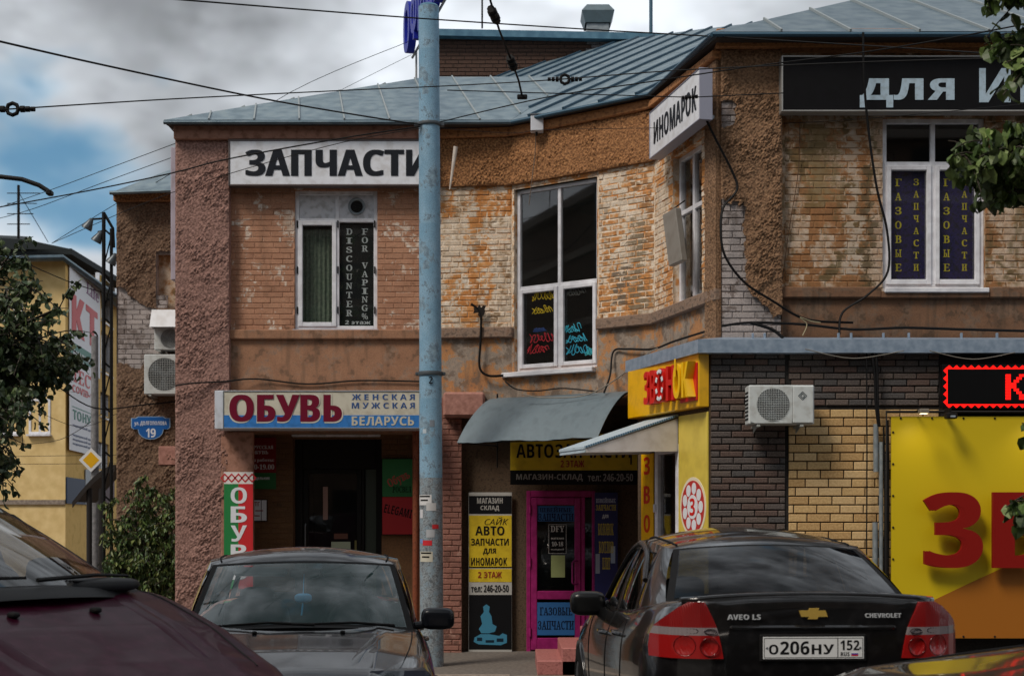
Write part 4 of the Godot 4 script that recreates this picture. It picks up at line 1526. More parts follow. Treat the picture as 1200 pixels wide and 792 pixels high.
	text(o, "Обувь", 2 * k, 58 * k, 27 * k, 12 * k, mat(C(190, 60, 60), 0.5), 0.001, 0.002, true, "lettering", true, 0.5).rotation.z = 0.45
	var el := text(o, "ELEGAMI", 2 * k, 18 * k, 33 * k, 10 * k, black, 0.001, 0.002)
	el.rotation.z = -0.22
	el.position.y += 0.05
	rim(o, 36 * k, 88 * k, 0.9 * k, -0.01, 0.004, black)
	# ---- spare-parts sign above the purple door
	f = front(19.45)
	r = rect(f, 598, 508, 747, 568)
	o = sign_node("sign_board", "yellow and black sign reading АВТОЗАПЧАСТИ over the magenta door", "sign", f, r, 0)
	k = r.size.x / 149.0
	slab(o, "yellow_field", 0, 17 * k, 149 * k, 60 * k, -0.03, 0, worn(C(196, 168, 24), C(214, 186, 34), 211))
	slab(o, "black_field", 0, 0, 149 * k, 17 * k, -0.03, 0, black)
	text(o, "АВТОЗАПЧАСТИ", 7 * k, 31.5 * k, 134 * k, 16 * k, black)
	text(o, "2 ЭТАЖ", 59 * k, 20.5 * k, 28 * k, 8 * k, mat(C(150, 30, 24), 0.5))
	text(o, "МАГАЗИН-СКЛАД", 7 * k, 4 * k, 78 * k, 8.5 * k, mat(C(150, 150, 148), 0.5))
	text(o, "тел: 246-20-50", 91 * k, 4 * k, 53 * k, 9 * k, mat(C(150, 150, 148), 0.5))
	# ---- tall poster left of the door
	f = front(19.72)
	r = rect(f, 549, 577, 600, 764)
	o = sign_node("poster", "tall yellow, white and black poster reading МАГАЗИН СКЛАД beside the magenta door", "poster", f, r, 0)
	k = r.size.x / 51.0
	var yel := worn(C(198, 170, 26), C(216, 188, 38), 213)
	slab(o, "board", 0, 0, 51 * k, 187 * k, -0.03, -0.003, mat(C(176, 176, 172), 0.6), 0.003)
	slab(o, "black_field", 0.5 * k, 162 * k, 50.5 * k, 183 * k, -0.002, 0, black)
	slab(o, "yellow_field", 0.5 * k, 100 * k, 50.5 * k, 98.6 * k, -0.002, 0, yel)
	slab(o, "yellow_field", 0.5 * k, 82 * k, 50.5 * k, 97.4 * k, -0.002, 0, yel)
	slab(o, "yellow_field", 0.5 * k, 98.6 * k, 50.5 * k, 160 * k, -0.002, 0, yel)
	slab(o, "black_field", 0.5 * k, 3 * k, 50.5 * k, 67 * k, -0.002, 0, black)
	var grey := mat(C(176, 176, 172), 0.5)
	text(o, "МАГАЗИН", 10 * k, 174 * k, 30 * k, 6.6 * k, grey, 0.0005)
	text(o, "СКЛАД", 14 * k, 165 * k, 22 * k, 6.6 * k, grey, 0.0005)
	text(o, "АВТО", 8 * k, 137 * k, 34 * k, 10.5 * k, black, 0.0005)
	text(o, "ЗАПЧАСТИ", 3 * k, 125 * k, 44 * k, 8 * k, black, 0.0005)
	text(o, "ДЛЯ", 17 * k, 114 * k, 15 * k, 7.5 * k, black, 0.0005)
	text(o, "ИНОМАРОК", 3 * k, 101.5 * k, 42 * k, 9 * k, black, 0.0005)
	text(o, "2", 11 * k, 87 * k, 4 * k, 7 * k, mat(C(140, 40, 22), 0.5), 0.0005, 0.004, false, "digit")
	text(o, "ЭТАЖ", 18 * k, 87 * k, 21 * k, 7 * k, mat(C(140, 40, 22), 0.5), 0.0005)
	text(o, "тел: 246-20-50", 3 * k, 70 * k, 44 * k, 8.5 * k, black, -0.002)
	text(o, "САЙК", 18 * k, 149 * k, 27 * k, 9 * k, black, 0.0005, 0.002, false, "scrawl", false, 0.3)
	var b := MB.new()
	var cyan := mat(C(56, 128, 160), 0.6)
	b.extrude(PackedVector2Array([Vector2(6, 12), Vector2(12, 9), Vector2(38, 8), Vector2(45, 11), Vector2(45, 20), Vector2(40, 22), Vector2(36, 19), Vector2(24, 21), Vector2(14, 21), Vector2(7, 17)]), 0.0, 0.002)
	b.extrude(PackedVector2Array([Vector2(15, 22), Vector2(24, 22), Vector2(31, 24), Vector2(33, 30), Vector2(28, 33), Vector2(27, 42), Vector2(24, 47), Vector2(25, 53), Vector2(21, 56), Vector2(17, 53), Vector2(18, 47), Vector2(14, 42), Vector2(16, 33), Vector2(12, 27)]), 0.0, 0.002)
	for i in b.v.size(): b.v[i] = Vector3(b.v[i].x * k, b.v[i].y * k, b.v[i].z + 0.0005)
	part(b, "print", cyan, o)
	b = MB.new()
	for e in [[10, 13, 16, 17], [33, 12, 41, 16], [20, 11, 30, 14]]:
		b.box(Vector3(e[0] * k, e[1] * k, 0.002), Vector3(e[2] * k, e[3] * k, 0.0035))
	part(b, "print", mat(C(18, 40, 56), 0.6), o)
	# ---- navy poster right of the door
	f = front(19.66)
	r = rect(f, 697, 577, 724, 704)
	o = sign_node("poster", "navy poster with yellow and white letters leaning right of the magenta door", "poster", f, r, 0)
	k = r.size.x / 27.0
	slab(o, "sheet", 0, 0, 27 * k, 127 * k, -0.03, 0, worn(C(20, 26, 74), C(30, 38, 96), 215))
	var yl := mat(C(204, 184, 60), 0.5)
	text(o, "ШВЕЙНЫЕ", 1.5 * k, 115 * k, 23 * k, 6 * k, mat(C(190, 200, 220), 0.5), 0.001, 0.002, true)
	text(o, "ЗАПЧАСТИ", 1.5 * k, 106 * k, 23.5 * k, 6.5 * k, yl, 0.001, 0.002, true)
	text(o, "ДЛЯ", 9 * k, 96 * k, 7 * k, 5 * k, white, 0.001, 0.002)
	text(o, "КОЛОНОК", 4 * k, 77 * k, 18 * k, 13.5 * k, yl, 0.001, 0.002, true)
	text(o, "КОТЛОВ", 5 * k, 56 * k, 17 * k, 13.5 * k, yl, 0.001, 0.002, true)
	text(o, "ПЛИТ", 9 * k, 37 * k, 9.5 * k, 13.5 * k, yl, 0.001, 0.002, true)
	slab(o, "print", 1 * k, 32 * k, 6 * k, 55 * k, 0.0005, 0.002, mat(C(150, 160, 176), 0.5))
	slab(o, "print", 19 * k, 44 * k, 24 * k, 64 * k, 0.0005, 0.002, mat(C(160, 178, 200), 0.5))
	# ---- phone shop: sign with built-up letters
	var top := 3.60
	f = FZ
	o = sign_node("sign_board", "yellow box sign with built-up red and yellow letters over the awning", "sign", f, Rect2(0, 3.035, 2.05, 0.57), 0.14)
	var sy := worn(C(226, 164, 0), C(240, 182, 8), 217, 0.35)
	slab(o, "box", 0, 0, 2.06, 0.60, -0.13, 0, sy, 0.008)
	var fd := FZ * Transform3D(Basis.IDENTITY, Vector3(0, 0, 0.26))
	var xs := [[752.2, 758.6], [759.4, 766.6], [768, 776.4], [778.2, 788.2], [788.6, 796.8], [798.6, 806.4]]
	var redp := mat(C(206, 26, 20), 0.35)
	var yelp := mat(C(240, 190, 10), 0.35)
	var fb := FZ * Transform3D(Basis.IDENTITY, Vector3(0, 0, 0.16))
	var rb := rect(fb, 797, 440, 816.5, 475)
	slab(o, "red_backing", rb.position.x, 0.075, rb.end.x, 0.50, 0.001, 0.02, redp, 0.003)
	for q in 6:
		var a := on(fd, xs[q][0], 450).x
		var e := on(fd, xs[q][1], 450).x
		text(o, "ЗВОНОК"[q], a, 0.115, e - a, 0.40, redp if q < 4 else yelp, 0.0205 if q > 3 else 0.001, 0.10, false, "letter", true, 0.0, q < 4)
	# white dial dots round the first О and the power bar of the second
	var oc := (on(fd, 768, 450).x + on(fd, 776.4, 450).x) / 2
	for q in 8:
		var an := TAU * (q + 0.5) / 8
		b = MB.new()
		b.box(Vector3(-0.022, -0.03, 0.112), Vector3(0.022, 0.03, 0.12), 0.008)
		var d := part(b, "dial_dot", white, o)
		d.position = Vector3(oc + cos(an) * 0.085, 0.315 + sin(an) * 0.17, 0)
		d.rotation.z = an
	var o2 := (on(fd, 788.6, 450).x + on(fd, 796.8, 450).x) / 2
	slab(o, "power_bar", o2 - 0.018, 0.36, o2 + 0.018, 0.57, 0.132, 0.14, yelp, 0.004)
	# ---- vertical strip and flower panel beside that door
	r = rect(FZ, 754, 532, 768, 650)
	r.position.y = 0.9
	r.end.y = 2.58
	o = sign_node("sign_board", "narrow vertical yellow strip with red letters left of white shop door", "sign", FZ, r, 0.03)
	slab(o, "panel", 0, 0, r.size.x, r.size.y, -0.02, 0, sy, 0.003)
	for q in 4:
		text(o, "ЗВОН"[q], r.size.x * 0.25, r.size.y - 0.26 - 0.36 * q, r.size.x * 0.5, 0.22, redp, 0.001, 0.004, false, "letter")
	r = rect(FZ, 798, 489, 832, 700)
	r.position.y = 0.8
	r.end.y = on(FZ, 815, 481).y - 0.04
	o = sign_node("sign_board", "tall pale yellow panel with red flower dial and number 3", "sign", FZ, r, 0.03)
	slab(o, "panel", 0, 0, r.size.x, r.size.y, -0.02, 0, worn(C(206, 178, 60), C(222, 198, 84), 219, 0.4, 1.6), 0.003)
	var cy := on(FZ, 815, 594).y - 0.8
	var cx := r.size.x * 0.52
	disc(o, "dial_rim", cx, cy, 0.345, 0.345, 0, 0.004, mat(C(226, 216, 190), 0.5))
	disc(o, "dial", cx, cy, 0.305, 0.305, 0.0, 0.007, mat(C(184, 50, 44), 0.5))
	for q in 9:
		var an := TAU * q / 9
		disc(o, "dial_dot", cx + cos(an) * 0.215, cy + sin(an) * 0.215, 0.058, 0.068, 0.007, 0.010, white)
	disc(o, "dial_centre", cx, cy, 0.14, 0.14, 0.007, 0.010, white)
	text(o, "3", cx - 0.07, cy - 0.1, 0.14, 0.2, redp, 0.0105, 0.003)
	# ---- yellow hoarding on the shop block
	f = front(15.74)
	r = rect(f, 1045, 488, 1560, 748)
	o = sign_node("hoarding", "large yellow and orange hoarding with standing dark red letters on the brick shop", "hoarding", f, r, 0)
	var HW := r.size.x
	var HH := r.size.y
	k = HW / 515.0
	slab(o, "sheet", 0, 0, HW, HH, -0.02, 0, mat(C(204, 178, 12), 0.45))
	b = MB.new()
	var arc := PackedVector2Array([Vector2(0.02, 0.002), Vector2(HW, 0.002)])
	for q in 25:
		var x := HW * (1.0 - q / 24.0)
		arc.append(Vector2(maxf(x, 0.02), clampf(HH * (0.08 + 0.62 * sin(clampf((x / HW) * 1.55, 0.0, 1.57))), 0.003, HH - 0.05)))
	b.extrude(arc, 0.0005, 0.003)
	part(b, "orange_field", mat(C(160, 96, 16), 0.5), o)
	var dred := mat(C(132, 22, 16), 0.5)
	for q in 6:
		text(o, "ЗВОНОК"[q], (33.5 + 80.5 * q) * k, 83 * k, 69 * k, 88 * k, dred, 0.10, 0.05, false, "letter", true, 0.0, true)
	# grommets and the pipe frame round it
	for q in 7:
		for e in [[0.02, HH * (q + 0.5) / 7], [HW * (q + 0.3) / 7 * 0.5, HH - 0.02], [HW * (q + 0.3) / 7 * 0.5, 0.02]]:
			b = MB.new()
			b.lathe([Vector2(0.0, 0.006), Vector2(0.011, 0.006), Vector2(0.013, 0.0)], 8, Transform3D(Basis(Vector3.RIGHT, PI / 2), Vector3(e[0], e[1], 0.003)))
			part(b, "grommet", M.black_frame, o)
	b = MB.new()
	b.tube([Vector3(-0.06, -0.3, 0.02), Vector3(-0.06, HH + 0.05, 0.02), Vector3(HW, HH + 0.05, 0.02)], 0.016, 8)
	part(b, "pipe_frame", M.black_frame, o)
	# ---- red dot-matrix screen
	f = front(15.72)
	r = rect(f, 1105, 427, 1420, 479)
	o = sign_node("light_screen", "black dot-matrix screen with glowing red zigzag border over the hoarding", "screen", f, r, 0)
	k = r.size.x / 315.0
	slab(o, "case", 0, 0, r.size.x, r.size.y, -0.09, 0, mat(C(12, 12, 13), 0.4), 0.006)
	var glow := StandardMaterial3D.new()
	glow.albedo_color = C(150, 10, 8)
	glow.emission_enabled = true
	glow.emission = Color(1.0, 0.06, 0.03)
	glow.emission_energy_multiplier = 0.9
	b = MB.new()
	var H := r.size.y
	b.box(Vector3(6 * k, H - 5.5 * k, 0.001), Vector3(r.size.x, H - 4.3 * k, 0.003))
	b.box(Vector3(6 * k, 4.3 * k, 0.001), Vector3(r.size.x, 5.5 * k, 0.003))
	b.box(Vector3(5 * k, 4.3 * k, 0.001), Vector3(6 * k, H - 4.3 * k, 0.003))
	var x := 4.0 * k
	while x < r.size.x - 9 * k:
		b.extrude(PackedVector2Array([Vector2(x, H - 4.3 * k), Vector2(x + 8.0 * k, H - 4.3 * k), Vector2(x + 4.0 * k, H - 0.8 * k)]), 0.001, 0.003)
		b.extrude(PackedVector2Array([Vector2(x, 4.3 * k), Vector2(x + 8.0 * k, 4.3 * k), Vector2(x + 4.0 * k, 0.8 * k)]), 0.001, 0.003)
		x += 8.6 * k
	var y := 4.0 * k
	while y < H - 9 * k:
		b.extrude(PackedVector2Array([Vector2(5 * k, y), Vector2(5 * k, y + 8 * k), Vector2(0.9 * k, y + 4 * k)]), 0.001, 0.003)
		y += 9.2 * k
	part(b, "border_lamps", glow, o)
	# dot letters on a 7 row grid
	var rows_k := ["1100011", "1100110", "1101100", "1111000", "1111000", "1101100", "1100110", "1100011", "1100011"]
	var rows_u := ["1100011", "1100011", "1100011", "1100011", "0111111", "0000011", "0000011", "1100011", "0111110"]
	for l in 2:
		b = MB.new()
		for j in 9:
			for i in 7:
				if (rows_k if l == 0 else rows_u)[j][i] == "1":
					var cx2 := (74.0 + l * 26.0 + i * 3.2) * k
					var cy2 := H - (11.5 + j * 3.35) * k
					b.box(Vector3(cx2, cy2 - 3.0 * k, 0.001), Vector3(cx2 + 2.95 * k, cy2, 0.003))
		part(b, "dot_letter", glow, o)
	# ---- house number plate
	f = front(21.85)
	r = rect(f, 153, 488, 199, 515)
	o = sign_node("street_plate", "blue shaped street plate with number 19 on the brown wall", "sign", f, r, 0)
	k = r.size.x / 46.0
	var shape := PackedVector2Array([Vector2(3, 12), Vector2(0, 14), Vector2(0, 25), Vector2(5, 25), Vector2(8, 27), Vector2(38, 27), Vector2(41, 25), Vector2(46, 25), Vector2(46, 14), Vector2(43, 12), Vector2(38, 12)])
	for q in 9:
		var an := -PI * q / 8.0
		shape.append(Vector2(23 + cos(an) * 15, 11 + sin(an) * 11))
	shape.append(Vector2(8, 12))
	for l in 2:
		b = MB.new()
		var sh := PackedVector2Array()
		for p in shape: sh.append(((p - Vector2(23, 15)) * (1.0 if l == 0 else 0.95) + Vector2(23, 15)) * k)
		b.extrude(sh, -0.02 if l == 0 else -0.001, 0.0 if l == 0 else 0.002)
		part(b, "plate" if l == 0 else "plate_field", mat(C(150, 180, 206), 0.4) if l == 0 else mat(C(18, 92, 168), 0.4), o)
	text(o, "ул. ДОЛГОПОЛОВА", 4 * k, 15.5 * k, 38 * k, 6 * k, white, 0.0025, 0.002)
	text(o, "1", 17.5 * k, 2.5 * k, 4.2 * k, 10.5 * k, white, 0.0025, 0.002, false, "digit")
	text(o, "9", 23 * k, 2.5 * k, 6 * k, 10.5 * k, white, 0.0025, 0.002, false, "digit")

# ------------------------------------------------------------------ things on the walls
func ac_unit(o: Node3D, W: float, H: float, D: float, fx: float, fr: float, badge: bool) -> void:
	var cas := worn(C(176, 184, 186), C(200, 206, 206), 231, 0.45, 0.6)
	var m := MB.new()
	m.box(Vector3(0, 0, -D), Vector3(W, H, -0.012), 0.012)
	part(m, "casing", cas, o)
	# front plate with a round opening
	m = MB.new()
	var n := 40
	var inner := PackedVector3Array()
	var outer := PackedVector3Array()
	var x1 := fx + fr + 0.03
	var cy := H / 2
	for k in n + 1:
		var a := TAU * k / n
		var c := Vector2(cos(a), sin(a))
		inner.append(Vector3(fx + c.x * fr, cy + c.y * fr, 0))
		var s := 1e9
		if c.x > 0.001: s = minf(s, (x1 - fx) / c.x)
		if c.x < -0.001: s = minf(s, (fx - 0.012) / -c.x)
		if c.y > 0.001: s = minf(s, (H - 0.012 - cy) / c.y)
		if c.y < -0.001: s = minf(s, (cy - 0.012) / -c.y)
		outer.append(Vector3(fx + c.x * s, cy + c.y * s, 0))
	m.grid([inner, outer], true)
	var deep := PackedVector3Array()
	for p in inner: deep.append(p + Vector3(0, 0, -0.011))
	m.grid([deep, inner], true)
	if W - x1 > 0.05: m.box(Vector3(x1 + 0.004, 0.012, -0.011), Vector3(W - 0.012, H - 0.012, 0.008), 0.008)
	part(m, "front_plate", cas, o)
	m = MB.new()
	m.quad(Vector3(fx - fr, cy - fr, -0.0115), Vector3(fx + fr, cy - fr, -0.0115), Vector3(fx + fr, cy + fr, -0.0115), Vector3(fx - fr, cy + fr, -0.0115))
	part(m, "fan_well", mat(C(30, 34, 36), 0.8), o)
	m = MB.new()
	for k in 3:
		var a := TAU * k / 3 + 0.4
		var d := Vector3(cos(a), sin(a), 0)
		var e := Vector3(-d.y, d.x, 0)
		var c := Vector3(fx, cy, -0.009)
		m.quad(c + d * 0.03 - e * 0.02, c + d * fr * 0.92 - e * fr * 0.30, c + d * fr * 0.88 + e * fr * 0.34 + Vector3(0, 0, 0.003), c + d * 0.03 + e * 0.02)
	m.lathe([Vector2(0.0, 0.008), Vector2(fr * 0.2, 0.006), Vector2(fr * 0.22, 0.0)], 16, Transform3D(Basis(Vector3.RIGHT, PI / 2), Vector3(fx, cy, -0.009)))
	part(m, "fan", mat(C(66, 74, 78), 0.6), o)
	m = MB.new()
	var wires := 9
	for k in range(-wires, wires + 1):
		var t := float(k) / (wires + 0.5) * fr
		var q := sqrt(fr * fr - t * t)
		m.tube([Vector3(fx + t, cy - q, 0.004), Vector3(fx + t, cy + q, 0.004)], 0.0022, 4, -1, false)
		m.tube([Vector3(fx - q, cy + t, 0.007), Vector3(fx + q, cy + t, 0.007)], 0.0022, 4, -1, false)
	part(m, "grille", cas, o)
	if badge:
		m = MB.new()
		for s in [0.045, 0.024]:
			for q in 4:
				var a := PI / 2 * q
				var b := a + PI / 2
				var c := Vector3(W * 0.815, H * 0.72, 0.009)
				var p: Vector3 = c + Vector3(cos(a), sin(a), 0) * float(s)
				var r: Vector3 = c + Vector3(cos(b), sin(b), 0) * float(s)
				m.tube([p, r], 0.004, 4)
		part(m, "badge", mat(C(40, 60, 66), 0.5), o)
		m = MB.new()
		for q in 8: m.box(Vector3(-0.003, 0.05 + q * (H - 0.1) / 8, -D + 0.03), Vector3(0.001, 0.05 + (q + 0.55) * (H - 0.1) / 8, -0.04))
		part(m, "side_louvre", mat(C(24, 26, 28), 0.7), o)
	for x in [W * 0.12, W * 0.78]:
		m = MB.new()
		m.box(Vector3(x, -0.03, -D - 0.12), Vector3(x + 0.04, -0.004, 0.0), 0.004)
		m.extrude(PackedVector2Array([Vector2(0.0, -0.03), Vector2(0.0, -0.09), Vector2(D * 0.9, -0.03)]), x + 0.005, x + 0.012, Transform3D(Basis(Vector3(0, 0, 1), Vector3(0, 1, 0), Vector3(1, 0, 0)), Vector3(0, 0, -D - 0.02)))
		part(m, "bracket", mat(C(150, 154, 150), 0.5), o)

func cable(pts: Array, r: float, label: String, m: Material, nm := "cable", cat := "cable", group := "") -> void:
	var fine := []
	for k in pts.size() - 1:
		for q in 6:
			fine.append((pts[k] as Vector3).cubic_interpolate(pts[k + 1], pts[maxi(k - 1, 0)], pts[mini(k + 2, pts.size() - 1)], q / 6.0))
	fine.append(pts[-1])
	var b := MB.new()
	b.tube(fine, r, 6)
	solo(b, nm, m, label, cat, group)

func fittings() -> void:
	# ---- outdoor units
	var f := front(15.52)
	var r := rect(f, 878, 451, 955, 497)
	var o := sign_node("air_conditioner", "white air conditioner with diamond badge on dark brick wall", "air conditioner", f, r, 0)
	ac_unit(o, r.size.x, r.size.y, 0.26, r.size.x * 0.37, r.size.y * 0.42, true)
	f = front(21.5)
	r = rect(f, 168, 415, 216, 462)
	o = sign_node("air_conditioner", "white air conditioner with bare round fan, lower one on the brown wall", "air conditioner", f, r, 0)
	ac_unit(o, r.size.x, r.size.y, 0.3, r.size.x * 0.5, r.size.y * 0.41, false)
	r = rect(f, 180, 383, 222, 410)
	o = sign_node("air_conditioner", "white air conditioner under a sheet-metal hood, upper one on the brown wall", "air conditioner", f, r, 0)
	ac_unit(o, r.size.x, r.size.y, 0.3, r.size.x * 0.45, r.size.y * 0.42, false)
	var b := MB.new()
	var W := r.size.x
	var H := r.size.y
	b.extrude(PackedVector2Array([Vector2(-0.36, H + 0.30), Vector2(0.02, H + 0.26), Vector2(0.16, H - 0.02), Vector2(0.15, H - 0.02), Vector2(0.01, H + 0.25), Vector2(-0.36, H + 0.29)]), 0, W + 0.06, Transform3D(Basis(Vector3(0, 0, 1), Vector3(0, 1, 0), Vector3(1, 0, 0)), Vector3(-0.03, 0, 0)))
	b.extrude(PackedVector2Array([Vector2(-0.36, H + 0.29), Vector2(0.01, H + 0.25), Vector2(0.15, H - 0.02), Vector2(-0.36, H - 0.02)]), 0, 0.006, Transform3D(Basis(Vector3(0, 0, 1), Vector3(0, 1, 0), Vector3(1, 0, 0)), Vector3(-0.028, 0, 0)))
	part(b, "hood", worn(C(190, 196, 204), C(214, 218, 224), 233), o)

	# ---- curved sheet canopy over the magenta door
	var cf := frame(Vector2(-0.22, 19.5), Vector2(1.56, 18.4))
	var L := 2.11
	o = thing("canopy", "curved grey sheet-metal canopy over the magenta door", "canopy")
	o.transform = cf * Transform3D(Basis.IDENTITY, Vector3(0, 2.78, 0))
	var rows := []
	var rows2 := []
	for k in 15:
		var a := PI / 2 * k / 14.0
		var z := 0.97 * k / 14.0
		var y := 0.66 * (1.0 - pow(k / 14.0, 1.75))
		var row := PackedVector3Array()
		var row2 := PackedVector3Array()
		for i in 25:
			var u := L * i / 24.0
			var w := 0.004 * sin(i * 2.1 + k * 0.7) * sin(a) + 0.010 * sin(i * 0.55 + k * 0.2) * sin(a)
			row.append(Vector3(u, y + w, z))
			row2.append(Vector3(u, y + w - 0.004, z - 0.004))
		rows.append(row)
		rows2.append(row2)
	b = MB.new()
	b.grid(rows, true)
	b.grid(rows2)
	for k in 14:
		b.quad(rows[k][24], rows2[k][24], rows2[k + 1][24], rows[k + 1][24])
	part(b, "sheet", grained([C(92, 106, 114), C(104, 119, 127), C(100, 114, 122)], 2.0, 0.45, 235, 0.02), o)
	b = MB.new()
	for u in [0.02, L - 0.02]:
		var pts := []
		for k in 15:
			var a := PI / 2 * k / 14.0
			pts.append(Vector3(u, 0.66 * (1.0 - pow(k / 14.0, 1.75)) - 0.02, 0.97 * k / 14.0 - 0.012))
		b.tube(pts, 0.012, 6)
		b.tube([Vector3(u, 0.0, 0.93), Vector3(u, 0.0, 0.0)], 0.012, 6)
		b.tube([Vector3(u, 0.72, 0.0), Vector3(u, -0.3, 0.0)], 0.012, 6)
	b.tube([Vector3(0, -0.008, 0.945), Vector3(L, -0.008, 0.945)], 0.010, 6)
	part(b, "ribs", M.black_frame, o)

	# ---- white lean-to awning over the phone shop door
	o = thing("awning", "white lean-to awning with blue edge over the white shop door", "awning")
	o.transform = FZ * Transform3D(Basis.IDENTITY, Vector3(0, 2.56, 0))
	var t0 := 0.42
	var t1 := 1.26
	b = MB.new()
	var A := Vector3(t0, 0.42, 0.02)
	var B := Vector3(t1, 0.42, 0.02)
	var Cc := Vector3(t1, 0.02, 1.22)
	var D := Vector3(t0, 0.02, 1.22)
	var up := Vector3(0, 0.03, 0)
	b.quad(D + up, Cc + up, B + up, A + up)
	b.quad(A, B, Cc, D)
	b.quad(D, Cc, Cc + up, D + up)
	b.quad(Cc, B, B + up, Cc + up)
	b.quad(A, D, D + up, A + up)
	part(b, "roof_sheet", worn(C(150, 176, 196), C(186, 204, 216), 237), o)
	b = MB.new()
	for t in [t0 + 0.004, t1 - 0.012]:
		b.extrude(PackedVector2Array([Vector2(0.025, 0.40), Vector2(0.025, 0.01), Vector2(1.2, -0.02), Vector2(1.2, 0.018)]), 0, 0.008, Transform3D(Basis(Vector3(0, 0, 1), Vector3(0, 1, 0), Vector3(1, 0, 0)), Vector3(t, 0, 0)))
	part(b, "side_panel", worn(C(196, 190, 190), C(214, 210, 210), 238), o)
	b = MB.new()
	b.box(Vector3(t0, -0.02, 1.2), Vector3(t1, 0.02, 1.21))
	part(b, "front_strip", worn(C(150, 176, 196), C(186, 204, 216), 239), o)
	# zigzag edge of the roofing sheet
	b = MB.new()
	for k in 40:
		var q := 0.05 + k * 0.029
		b.box(Vector3(t1 - 0.001, 0.43 - q * 0.333, q), Vector3(t1 + 0.012, 0.452 - q * 0.333, q + 0.016))
	part(b, "edge_trim", mat(C(70, 110, 140), 0.5), o)

	# ---- small boxes
	var fb := front(19.05)
	r = rect(fb, 622, 134, 637, 153)
	o = sign_node("junction_box", "small white junction box hanging from the ochre fascia", "junction box", fb, r, 0)
	slab(o, "box", 0, 0, r.size.x, r.size.y, -0.14, 0, worn(C(188, 194, 204), C(206, 210, 218), 241), 0.008)
	slab(o, "lid", -0.008, r.size.y, r.size.x + 0.008, r.size.y + 0.012, -0.14, 0.012, M.steel)
	slab(o, "conduit_stub", r.size.x * 0.4, -0.05, r.size.x * 0.55, -0.001, -0.08, -0.05, M.cable)
	o = thing("lamp_housing", "tilted grey strip lamp housing hanging beside the side window", "lamp", FDE * Vector3(on(FDE, 793, 262).x, 4.86, 0.16))
	o.rotation = Vector3(0, FDE.basis.get_euler().y, 0.0)
	b = MB.new()
	b.box(Vector3(0, 0, -0.05), Vector3(0.42, 0.68, 0.03), 0.01)
	for i in b.v.size(): b.v[i].x += (0.68 - b.v[i].y) * 0.32
	part(b, "housing", worn(C(112, 110, 106), C(140, 136, 130), 243), o)
	b = MB.new()
	b.tube([Vector3(0.1, 0.68, 0), Vector3(0.3, 0.8, -0.15)], 0.008, 6)
	part(b, "hanger", M.cable, o)
	b = MB.new()
	var s0 := P(534, 172, 19.3)
	var s1 := P(527, 222, 19.3)
	b.tube([s1, s0], 0.012, 6, 0.035)
	solo(b, "timber_strip", worn(C(170, 160, 150), C(200, 190, 180), 245), "pale splintered strip leaning on the frieze beside the pole", "strip")
	# ---- floodlights over the hoarding, lit
	for q in [[1083, 483, "first"], [1226, 483, "third"]]:
		var p := P(q[0], q[1], 15.40)
		o = thing("floodlight", "small lit floodlight on an arm above the hoarding's %s dark red letter" % q[2], "lamp", p, 0, "lit floodlights over the hoarding")
		b = MB.new()
		b.tube([Vector3(0, 0.03, -0.33), Vector3(0, 0.05, 0.0)], 0.009, 6)
		part(b, "arm", M.black_frame, o)
		b = MB.new()
		b.box(Vector3(-0.05, -0.015, -0.05), Vector3(0.05, 0.035, 0.05), 0.008)
		part(b, "body", mat(C(120, 112, 100), 0.5), o)
		var gl := StandardMaterial3D.new()
		gl.albedo_color = Color.WHITE
		gl.emission_enabled = true
		gl.emission = Color(1.0, 0.93, 0.74)
		gl.emission_energy_multiplier = 3.0
		b = MB.new()
		b.quad(Vector3(-0.04, -0.0165, 0.04), Vector3(-0.04, -0.0165, -0.04), Vector3(0.04, -0.0165, -0.04), Vector3(0.04, -0.0165, 0.04))
		part(b, "lens", gl, o)
		var sl := SpotLight3D.new()
		sl.name = "beam"
		sl.position = Vector3(0, -0.03, 0)
		sl.rotation_degrees = Vector3(-68, 0, 0)
		sl.light_color = Color(1.0, 0.93, 0.74)
		sl.light_energy = 0.07
		sl.light_size = 0.03
		sl.spot_angle = 62
		sl.spot_angle_attenuation = 1.0
		sl.spot_range = 12
		sl.spot_attenuation = 2.0
		sl.shadow_enabled = true
		o.add_child(sl)
	var pl := P(1115, 487, 15.5)
	o = thing("floodlight", "unlit black floodlight clamped below the red screen", "lamp", pl)
	slab(o, "body", -0.06, -0.035, 0.06, 0.03, -0.06, 0.05, M.black_frame, 0.01)
	slab(o, "arm", -0.012, 0.03, 0.012, 0.09, -0.20, -0.02, M.black_frame)
	slab(o, "lens", -0.02, -0.02, 0.035, 0.0, 0.0505, 0.053, mat(C(150, 160, 170), 0.1))
	# ---- grey conduits and black cables beside the yellow brick
	for q in [[1027, 497, 553, 0.030, "upper grey conduit"], [1033, 518, 770, 0.024, "thin grey conduit"], [1026, 612, 770, 0.030, "lower grey conduit"]]:
		var a := P(q[0], q[1], 15.82)
		var c := P(q[0], q[2], 15.82)
		b = MB.new()
		b.tube([Vector3(a.x, maxf(c.y, -0.05), a.z), a], q[3], 10)
		solo(b, "conduit", M.grey_metal, q[4] + " running down between yellow brick and hoarding", "pipe")
	var k := 0
